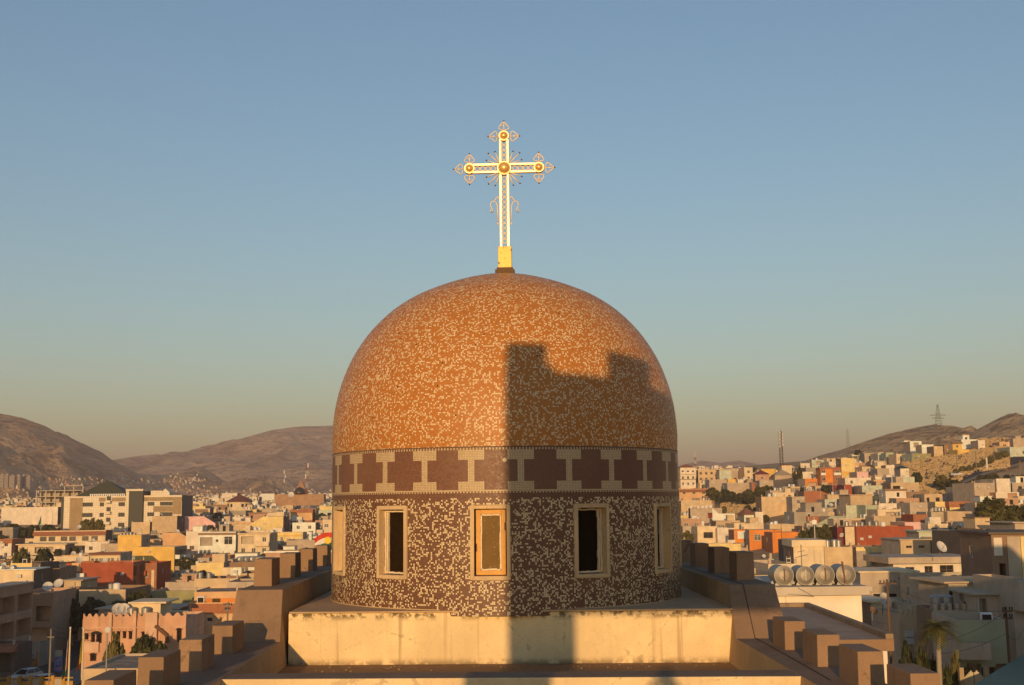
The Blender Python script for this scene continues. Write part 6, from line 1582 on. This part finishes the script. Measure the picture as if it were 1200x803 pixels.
def car(loc, rz, label, paint=(.62,.62,.60)):
    t = thing('parked_car', label, 'car', loc, rz)
    pm = simple('car_paint', paint, .25, .1, .03)
    def sect(w, prof):                                    # loft of half-profiles along x
        return prof
    m = MB(); W = .90                                      # lower body lofted along x: (x, zlow, zhigh, half width)
    st = [(-2.25,.42,.72,.72),(-2.15,.30,.86,.82),(-1.5,.26,.95,.89),(-.4,.25,.98,.91),(.7,.25,1.0,.91),(1.6,.27,1.03,.88),(2.1,.32,.98,.82),(2.2,.45,.80,.74)]
    rows = []
    for x, zl, zh, hw in st:
        rows.append([(x,-hw*.94,zl),(x,-hw,(zl+zh)/2),(x,-hw*.95,zh),(x,hw*.95,zh),(x,hw,(zl+zh)/2),(x,hw*.94,zl)])
    for a, b in zip(rows, rows[1:]):
        for q in range(6): m.quad(a[q], a[(q+1) % 6], b[(q+1) % 6], b[q])
    for r_, rev in ((rows[0], False), (rows[-1], True)):
        i = len(m.v); m.v += r_; f = list(range(i,i+6)); m.f.append(tuple(f if not rev else f[::-1])); m.m.append(0)
    b = m.build('body', [pm], t)
    m = MB(); lo = [(-1.15,-.84,.985),(1.75,-.84,1.0),(1.75,.84,1.0),(-1.15,.84,.985)]; hi = [(-.35,-.64,1.46),(1.25,-.64,1.48),(1.25,.64,1.48),(-.35,.64,1.46)]
    m.hexa(lo, hi); m.build('windows', simple('car_glass', (.015,.016,.018), .08), t)
    m = MB(); m.hexa([(-.42,-.66,1.463),(1.32,-.66,1.483),(1.32,.66,1.483),(-.42,.66,1.463)], [(-.30,-.60,1.51),(1.2,-.60,1.53),(1.2,.60,1.53),(-.30,.60,1.51)]); m.build('roof', pm, t)
    for x, y in ((-.78,-.7),(-.78,.7)): pass
    for s in (-1,1):
        m = MB(); m.tube([(-1.15,s*.83,.99),(-.36,s*.645,1.47)], .035, 5); m.tube([(.45,s*.85,.99),(.48,s*.65,1.48)], .035, 5); m.tube([(1.74,s*.83,1.0),(1.26,s*.645,1.48)], .045, 5); m.build('pillar', pm, t)
        m = MB(); m.box(-2.24,-2.05,s*.66-.16,s*.66+.16,.66,.80); m.build('headlight', simple('headlight_glass', (.7,.7,.68), .1), t)
        m = MB(); m.box(-.95,-.8,s*.93-.08,s*.93+.08,.98,1.10); m.build('mirror', pm, t)
    for x in (-1.38,1.36):
        for s in (-1,1):
            m = MB(); m.lathe([(.10,-.1),(.30,-.1),(.33,-.06),(.33,.06),(.30,.1),(.10,.1)], (x,s*.80,.33), 20, ax='y'); w_ = m.build('wheel', simple('tyre_rubber', (.02,.02,.02), .8), t)
            m = MB(); m.lathe([(.01,-.11),(.19,-.11),(.19,.11),(.01,.11)], (x,s*.80,.33), 12, ax='y'); m.build('rim', M_STEEL, w_)
    m = MB(); m.box(-2.27,-2.2,-.5,.5,.42,.60); m.build('grille', M_DARK, t)
    m = MB(); m.box(-2.285,-2.268,-.26,.26,.44,.54); m.build('number_plate', M_WHITE, t)
    return t
car((at(31,786,158).x, 158, STZ+.01), radians(70), 'white parked car on the shaded street at the lower left')
c = at(49,789,152); car((c.x, 152, STZ+.01), radians(65), 'pale car roof half hidden behind the yellow yard wall')
c = at(620,700,700)
for u, v, lb in ((1122,560,'tiny pale car on the hillside road'),):
    Y = gY(u, v); c = at(u, v, Y); car((c.x, Y, ground(c.x,Y)+.65), radians(150), lb, (.6,.58,.54))
def pole(u, vt, Y, label, r=.11, mat=None, arms=(), name='utility_pole', lean=0, vb=None, cat='pole'):
    a = at(u, vt, Y); g = ground(a.x, Y) if vb is None else at(u, vb, Y).z; h = a.z-g
    t = thing(name, label, cat, (a.x, Y, g)); m = MB(); m.tube([(0,0,-.1),(lean,0,h)], r, 8, r1=r*.75); m.build('shaft', mat or M_WOOD, t)
    for zz, w in arms:
        m = MB(); m.box(-w,w,-.14,-.02,h-zz-.06,h-zz+.06); am = m.build('cross_arm', mat or M_WOOD, t)
        for x in (-w*.85,w*.85,-w*.4,w*.4):
            m = MB(); m.lathe([(.03,0),(.055,.05),(.04,.12),(.06,.18),(.02,.24)], (x,-.08,h-zz+.06), 8); m.build('insulator', M_DARK, am)
    return t
pole(1039.5,679,108,'brown wooden utility pole with a cross arm beside the white tank house', .14, None, [(.35,.75)])
pole(1180,711,82,'leaning brown utility pole with many wires at the lower right', .12, None, [(.3,.35),(.75,.3)], lean=-.1)
pole(954,606,290,'pale lamp pole with a square white sign among the green trees', .12, WHT, name='lamp_pole', cat='lamp post')
pole(126,736,118,'thin grey lamp post carrying a white disc before the scalloped house', .09, GREYM, name='lamp_pole', cat='lamp post')
pole(60,737,142,'dark utility pole with a lamp above the shaded street', .13, M_POLE, [(.9,.4)])
pole(61.5,600,500,'pale tall lamp post before the beige hall', .16, WHT, name='lamp_pole', cat='lamp post')
pole(216,733,165,'grey utility pole right of the scalloped house arches', .11, GREYM, [(.3,.7)])
pole(267,706,132,'stub of a grey utility pole before the red fascia', .12, M_POLE, [(.35,.45),(.8,.3)])
pole(915,607,330,'thin rusty pole above the large bright orange house', .1, M_RUST)
for k, (u, vt, vb) in enumerate(((1102,545,556),(1121,534,550),(1143,528,555),(1156,536,553),(1164,522,545),(1195,540,556),(1093,552,566))):
    Y = gY(u, vb)
    pole(u, vt, Y, ['thin dark pole at the lower end of the grass slope','dark pole halfway up the grass slope','dark pole with a box beside the hillside road','pale thick post right beside the hillside road','slim pole near the top of the grass slope','thin post below the tall pale green house','faint pole at the bottom left of the grass slope'][k], .2 if k != 3 else .4, M_POLE if k != 3 else WHT, ())
def sign_on(par_u, v, Y, w, h):
    c = at(par_u, v, Y); t = thing('square_sign', 'square white sign board high on the pale lamp pole', 'sign', (c.x, Y-.2, c.z)); m = MB(); m.box(-w/2,w/2,-.03,.03,-h/2,h/2); m.build('board', M_WHITE, t); m = MB(); m.box(-w/2-.05,w/2+.05,.035,.07,-h/2-.05,h/2+.05); m.build('rim', M_POLE, t)
sign_on(954,612,290,1.1,1.0)
def lamp_disc(): 
    c = at(127,738,118); m = MB(); m.lathe([(.01,-.06),(.27,-.05),(.29,0),(.27,.05),(.01,.06)], (0,0,0), 24, ax='y'); o = m.build('disc', M_DISH, None, (c.x, 117.8, c.z)); tag(o, 'white round disc on top of the thin grey lamp post', 'disc')
lamp_disc()
def flag(u, vt, vb, Y, label, cols, furled=True, w=.9, h=2.3, star=False):
    a = at(u, vt, Y); b = at(u, vb, Y); g = b.z; H_ = a.z-g; t = thing('flagpole', 'pale flagpole carrying '+label, 'flagpole', (a.x,Y,g))
    m = MB(); m.tube([(0,0,0),(0,0,H_)], .05, 8, r1=.035); m.build('shaft', simple('pale_pole_paint', (.55,.48,.30), .5), t)
    m = MB(); m.lathe([(.01,-.05),(.06,0),(.01,.06)], (0,0,H_+.04), 10); m.build('finial', M_WHITE, t)
    f = thing('flag', label, 'flag', (a.x,Y,a.z-.15))
    # cloth hanging in folds from the hoist
    n_, k_ = 16, 24; r = random.Random(int(u))
    for s, c in enumerate(cols):
        m = MB(); pts = []
        for j in range(k_+1):
            row = []
            for i in range(n_+1):
                f_ = i/n_; g_ = j/k_
                x = -(.04+ w*.28*f_*(.35+.65*g_)) ; y = .16*sin(f_*9+g_*2)*(.4+.6*f_); z = -h*g_*(.72+.0*f_)-f_*.9*(1-.25*g_)
                row.append((x,y,z))
            pts.append(row)
        n0, n1 = int(n_*s/len(cols)), int(n_*(s+1)/len(cols))
        for j in range(k_):
            for i in range(n0, n1): m.quad(pts[j][i], pts[j][i+1], pts[j+1][i+1], pts[j+1][i])
        m.build('stripe', simple('flag_cloth', c, .8), f, smooth=True)
flag(82.5,737,803,62,'a furled red white and green flag', [(.35,.04,.03),(.62,.58,.52),(.03,.12,.06)])
flag(98,739,797,66,'a furled yellow flag', [(.60,.38,.03),(.60,.38,.03),(.35,.10,.03)], h=1.9)
flag(48.5,604,634,440,'a small green flag before the hall', [(.02,.12,.09),(.02,.12,.09)], w=4, h=4)
def sun_flag():
    Y = 34; a = at(384,637,Y); t = thing('flag', 'red white and green flag with a yellow sun hanging beside the dome', 'flag', (a.x,Y,a.z))
    cs = [(.50,.05,.02),(.66,.62,.54),(.03,.16,.07)]; n_ = 12
    def pt(i, j): f, g = i/n_, j/n_; return (-.36+.75*f, .05*sin(f*7+g*3), .30*f+.14-.42*g+.05*sin(f*6))
    for s, c in enumerate(cs):
        m = MB()
        for i in range(n_):
            for j in range(4*s, 4*s+4): m.quad(pt(i,j), pt(i+1,j), pt(i+1,j+1), pt(i,j+1))
        m.build('stripe', simple('flag_cloth', c, .8), t, smooth=True)
    m = MB(); c0 = pt(6,6); m.lathe([(.001,-.012),(.085,-.012),(.085,.012),(.001,.012)], (c0[0],c0[1]-.03,c0[2]), 21, ax='y')
    for k in range(21):
        q = 2*pi*k/21; m.tri((c0[0]+.085*cos(q-.12),c0[1]-.042,c0[2]+.085*sin(q-.12)), (c0[0]+.085*cos(q+.12),c0[1]-.042,c0[2]+.085*sin(q+.12)), (c0[0]+.115*cos(q),c0[1]-.042,c0[2]+.115*sin(q)))
    m.build('sun_emblem', simple('flag_yellow', (.75,.50,.05), .8), t)
    m = MB(); m.tube([(.42,0,-3),(.42,0,.55)], .025, 6); m.build('staff', M_POLE, t)
sun_flag()
def billboard():
    Y = 150; c = at(69,762,Y); b = at(69,789,Y); t = thing('billboard', 'tall blue patterned advertising panel beside the shaded street', 'billboard', (c.x,Y,b.z)); h = c.z-b.z
    nt = NT('blue_poster'); p = nt.objco(); n1 = nt.noise(p, 1.6, 3); n2 = nt.noise(nt.map(p,(1,1,1),(7,3,1)), 2.3, 3)
    mt = nt.out(nt.mix(nt.ramp(n2,.55,.6), nt.mix(nt.ramp(n1,.45,.55), (.02,.05,.22), (.05,.16,.38)), (.45,.10,.08)), .5)
    m = MB(); m.box(-.42,.42,-.05,.05,.15,h*.72); m.build('poster', mt, t); m = MB(); m.box(-.42,.42,-.05,.05,h*.73,h); m.build('header', plaster((.30,.30,.24)), t); m = MB(); m.box(-.48,-.43,-.08,.08,0,h); m.build('post', M_POLE, t); m = MB(); m.box(.43,.48,-.08,.08,0,h); m.build('post', M_POLE, t)
billboard()
def yard_wall():
    Y = 142; a, b = at(-30,794,Y), at(86,796,Y); g = -22.2; t = thing('yard_wall', 'low yellow yard wall with ornamental gate panels at the lower left', 'wall', ((a.x+b.x)/2,Y,g)); w = b.x-a.x; h = a.z-g
    ye = plaster((.45,.24,.05)); wh = plaster((.42,.34,.24)); n_ = 9
    for k in range(n_):
        x = -w/2+k*w/n_; m = MB(); m.box(x,x+.35,-.2,.2,0,h+.12); m.build('pier', ye, t)
        m = MB(); m.box(x+.36,x+w/n_-.01,-.1,.1,0,h-.25 if k % 2 else h-.5); m.build('panel', wh if k % 2 else ye, t)
        m = MB(); m.box(x+.36,x+w/n_-.01,-.12,.12,h-.2,h-.08); m.build('rail', ye, t)
yard_wall()
def big_dish(u, v, Y, R_, label, rz=.3, tilt=30, mat=None):
    c = at(u, v, Y); zb = c.z-R_*1.25; t = thing('satellite_dish', label, 'satellite dish', (c.x,Y,zb), rz)
    m = MB(); pr = [(R_*q/8, .26*R_*(q/8)**2) for q in range(9)]; m.lathe([(max(r,.01),-h) for r,h in pr]+[(max(r*.985,.01),-h+.03) for r,h in reversed(pr)], n=32, ax='y')
    A_ = Matrix.Rotation(radians(-tilt), 3, 'X'); m.v = [tuple(A_ @ Vector(q)+Vector((0,0,R_*1.25))) for q in m.v]; m.build('reflector', mat or simple('dish_white', (.60,.55,.48), .55, 0, .06), t, smooth=False)
    m = MB(); m.tube([(0,.25,-.4),(0,.15,R_*1.2)], .05, 6); m.build('mount', M_POLE, t)
    m = MB(); m.tube([(0,-R_*.1,R_*.55),(0,-R_*.85,R_*1.75)], .025, 5); m.build('feed_arm', M_POLE, t)
big_dish(1102.5,641.5,172,.85,'large pale satellite dish on the thick flat roof of the lit window house', .5)
big_dish(1036,704,120,.75,'white satellite dish behind the brown utility pole', .6, 20)
big_dish(1132,717,100,.42,'grey satellite dish on the pale green shaded house', .2, 30, M_DISH)
big_dish(1023,716,118,.42,'brown rusty satellite dish facing away beside the utility pole', 2.4, 30, simple('rusty_dish', (.20,.12,.075), .8))
big_dish(341,580,535,1.3,'white round dish on the long grey concrete building', .1)
big_dish(895,652,320,.5,'small white dish before the large bright orange house', .1)
def canopy():
    Y = 78; t_ = at(1162,770,Y); t = thing('canopy', 'green corrugated canopy roof at the lower right corner', 'canopy', (t_.x,Y,ground(t_.x,Y)))
    pts = [at(1140,803,74), at(1215,757,84), at(1215,810,66), at(1140,815,70)]; o = Vector(t.location)
    m = MB(); q = [p-o for p in pts]; m.hexa([tuple(p-Vector((0,0,.08))) for p in (q[3],q[2],q[1],q[0])], [tuple(p) for p in (q[3],q[2],q[1],q[0])]); m.build('roof_sheet', corrugated((.035,.085,.035)), t)
    for p in q: m = MB(); m.tube([(p.x,p.y,-.3),(p.x,p.y,p.z-.09)], .05, 6); m.build('post', M_POLE, t)
canopy()
def gate():
    Y = 80; a, b = at(1126,786,Y), at(1156,790,Y); t = thing('gate', 'cream ornamental double gate with arched tops in the shaded garden', 'gate', ((a.x+b.x)/2,Y,a.z-2.4)); w = b.x-a.x
    for s in (-1,1):
        m = MB()
        for k in range(7):
            x = s*(.08+k*(w/2-.1)/7); zt = 1.7+.7*(1-abs(k-1)/7); m.box(x-.05,x+.05,-.03,.03,0,zt)
        m.build('gate_leaf', plaster((.50,.42,.28)), t)
        m = MB(); m.box(s*w/2-.14,s*w/2+.14,-.15,.15,0,2.6); m.build('gate_post', plaster((.40,.30,.18)), t)
gate()
def wire(label, pts, r=.012, sag=.4):
    m = MB()
    for a, b in zip(pts, pts[1:]):
        a, b = Vector(a), Vector(b); m.tube([a.lerp(b, k/10)-Vector((0,0,sag*4*(k/10)*(1-k/10))) for k in range(11)], r, 4)
    tag(m.build('power_line', M_WIRE), label, 'power line')
def A(u, v, Y): return at(u, v, Y)
wire('slack wire crossing before the white tank house wall', [A(935,689,58), A(1039,731,104)], .014, .3)
wire('wire from the leaning pole to the palm garden', [A(1180,715,82), A(1090,752,92)], .012, .5)
wire('pale wire strung low across the shaded garden', [A(1066,764,90), A(1180,742,82), A(1200,735,80)], .012, .6)
for k, (v0, v1) in enumerate(((733,738),(739,747),(745,756))):
    wire(['upper wire across the scalloped pink house','middle wire across the scalloped pink house','lower wire across the scalloped pink house'][k], [A(60,v0,140), A(126,v0+3,150), A(216,v1,164), A(267,712+k*3,132)], .016, .4)
wire('long wire from the brown utility pole to the right', [A(1039,682,108), A(1180,716,82)], .012, .8)
wire('wires from the brown pole up to the rooftops', [A(1039,682,108), A(1065,668,150), A(1131,676,150)], .014, .5)

def photographer():
    me = bpy.data.meshes.new('person'); V = [(0,0,.93),(0,.0,1.12),(0,.01,1.34),(0,.0,1.47),(0,.03,1.56),(0,.06,1.66),(0,.05,1.74),
        (-.11,0,.88),(-.13,.02,.5),(-.13,-.02,.08),(-.14,.12,.04),(.11,0,.88),(.13,.02,.5),(.13,-.02,.08),(.14,.12,.04),
        (-.19,.0,1.42),(-.27,.12,1.2),(-.08,.30,1.52),(.19,.0,1.42),(.27,.12,1.2),(.08,.30,1.52)]
    E_ = [(0,1),(1,2),(2,3),(3,4),(4,5),(5,6),(0,7),(7,8),(8,9),(9,10),(0,11),(11,12),(12,13),(13,14),(2,15),(15,16),(16,17),(2,18),(18,19),(19,20)]
    me.from_pydata(V, E_, []); me.materials.append(simple('dark_clothing', (.06,.06,.07), .9)); o = bpy.data.objects.new('person', me); put(o)
    RR = [.15,.14,.16,.075,.062,.10,.085,.095,.07,.05,.04,.095,.07,.05,.04,.07,.05,.04,.07,.05,.04]
    sk = o.modifiers.new('skin', 'SKIN')
    if not me.skin_vertices: me.attributes
    for v, r in zip(me.skin_vertices[0].data, RR): v.radius = (r, r*.85)
    me.skin_vertices[0].data[0].use_root = True
    sb = o.modifiers.new('smooth', 'SUBSURF'); sb.levels = 1; sb.render_levels = 2
    o.location = (0,-.42,-1.55); tag(o, 'person in dark clothing standing at the belfry opening with both hands raised', 'person')
    m = MB(); m.box(-.07,.07,-.05,.05,-.05,.05); m.lathe([(.01,.05),(.036,.05),(.036,.11),(.01,.11)], n=16, ax='y'); c = m.build('camera', simple('camera_body', (.02,.02,.02), .5), None, (0,-.13,-.02)); tag(c, 'small black camera held up by the person in dark clothing', 'camera')
try: photographer()
except Exception as ex: print('person failed', ex)

# unseen blocks added and sized to shade the two lower corners of the town
def shade_block(name, label, x0, x1, y0, y1, zt):
    t = thing('apartment_building', label, 'apartment block', ((x0+x1)/2, y0, BOT)); w = x1-x0; h = zt-BOT; m = MB(); d = y1-y0
    hl = [(2+4*k,3.6+4*k,2+3.3*q,3.6+3.3*q,.2,1) for k in range(int((w-4)/4)) for q in range(int(h/3.3)-1)]
    facade(m, (-w/2,0,0), (1,0), (0,-1), w, h, hl, 0, 0); facade(m, (w/2,0,0), (0,1), (1,0), d, h, [], 0, 0); facade(m, (-w/2,d,0), (0,-1), (-1,0), d, h, [], 0, 0); facade(m, (w/2,d,0), (-1,0), (0,1), w, h, [], 0, 0)
    m.quad((-w/2,0,h),(w/2,0,h),(w/2,d,h),(-w/2,d,h), 2); m.build('wall', [plaster(PAL['cream']), M_GLASS, M_ROOF], t)
shade_block('a','added unseen cream block on the left, shaped to shade the lower left street', -90,-57.6,92,112,-2.5)
shade_block('b','added unseen low cream block on the right, shaped to shade the garden corner', 28,36.2,46,60,-1.2)
shade_block('c','added unseen tall narrow cream block on the right, shaped to shade the brown block', 36.25,39.5,46,60,2.8)
shade_block('d','added unseen long low cream block on the right, shaped to shade the lower right corner', 39.55,80,46,60,-1.2)

# ------------------------------------------------------------------ the air
hz = MB(); hz.box(-9000,9000,-420,15500,-90,345)
ht = NT('haze_air'); t_ = ht.t; t_.nodes.remove(ht.bsdf)
pv = t_.nodes.new('ShaderNodeVolumePrincipled'); pv.inputs['Color'].default_value = (.93,.72,.67,1); pv.inputs['Density'].default_value = 1.95e-4; pv.inputs['Anisotropy'].default_value = 0.0
t_.links.new(pv.outputs[0], t_.nodes['Material Output'].inputs['Volume'])
tag(hz.build('haze', ht.mat), kind='stuff')
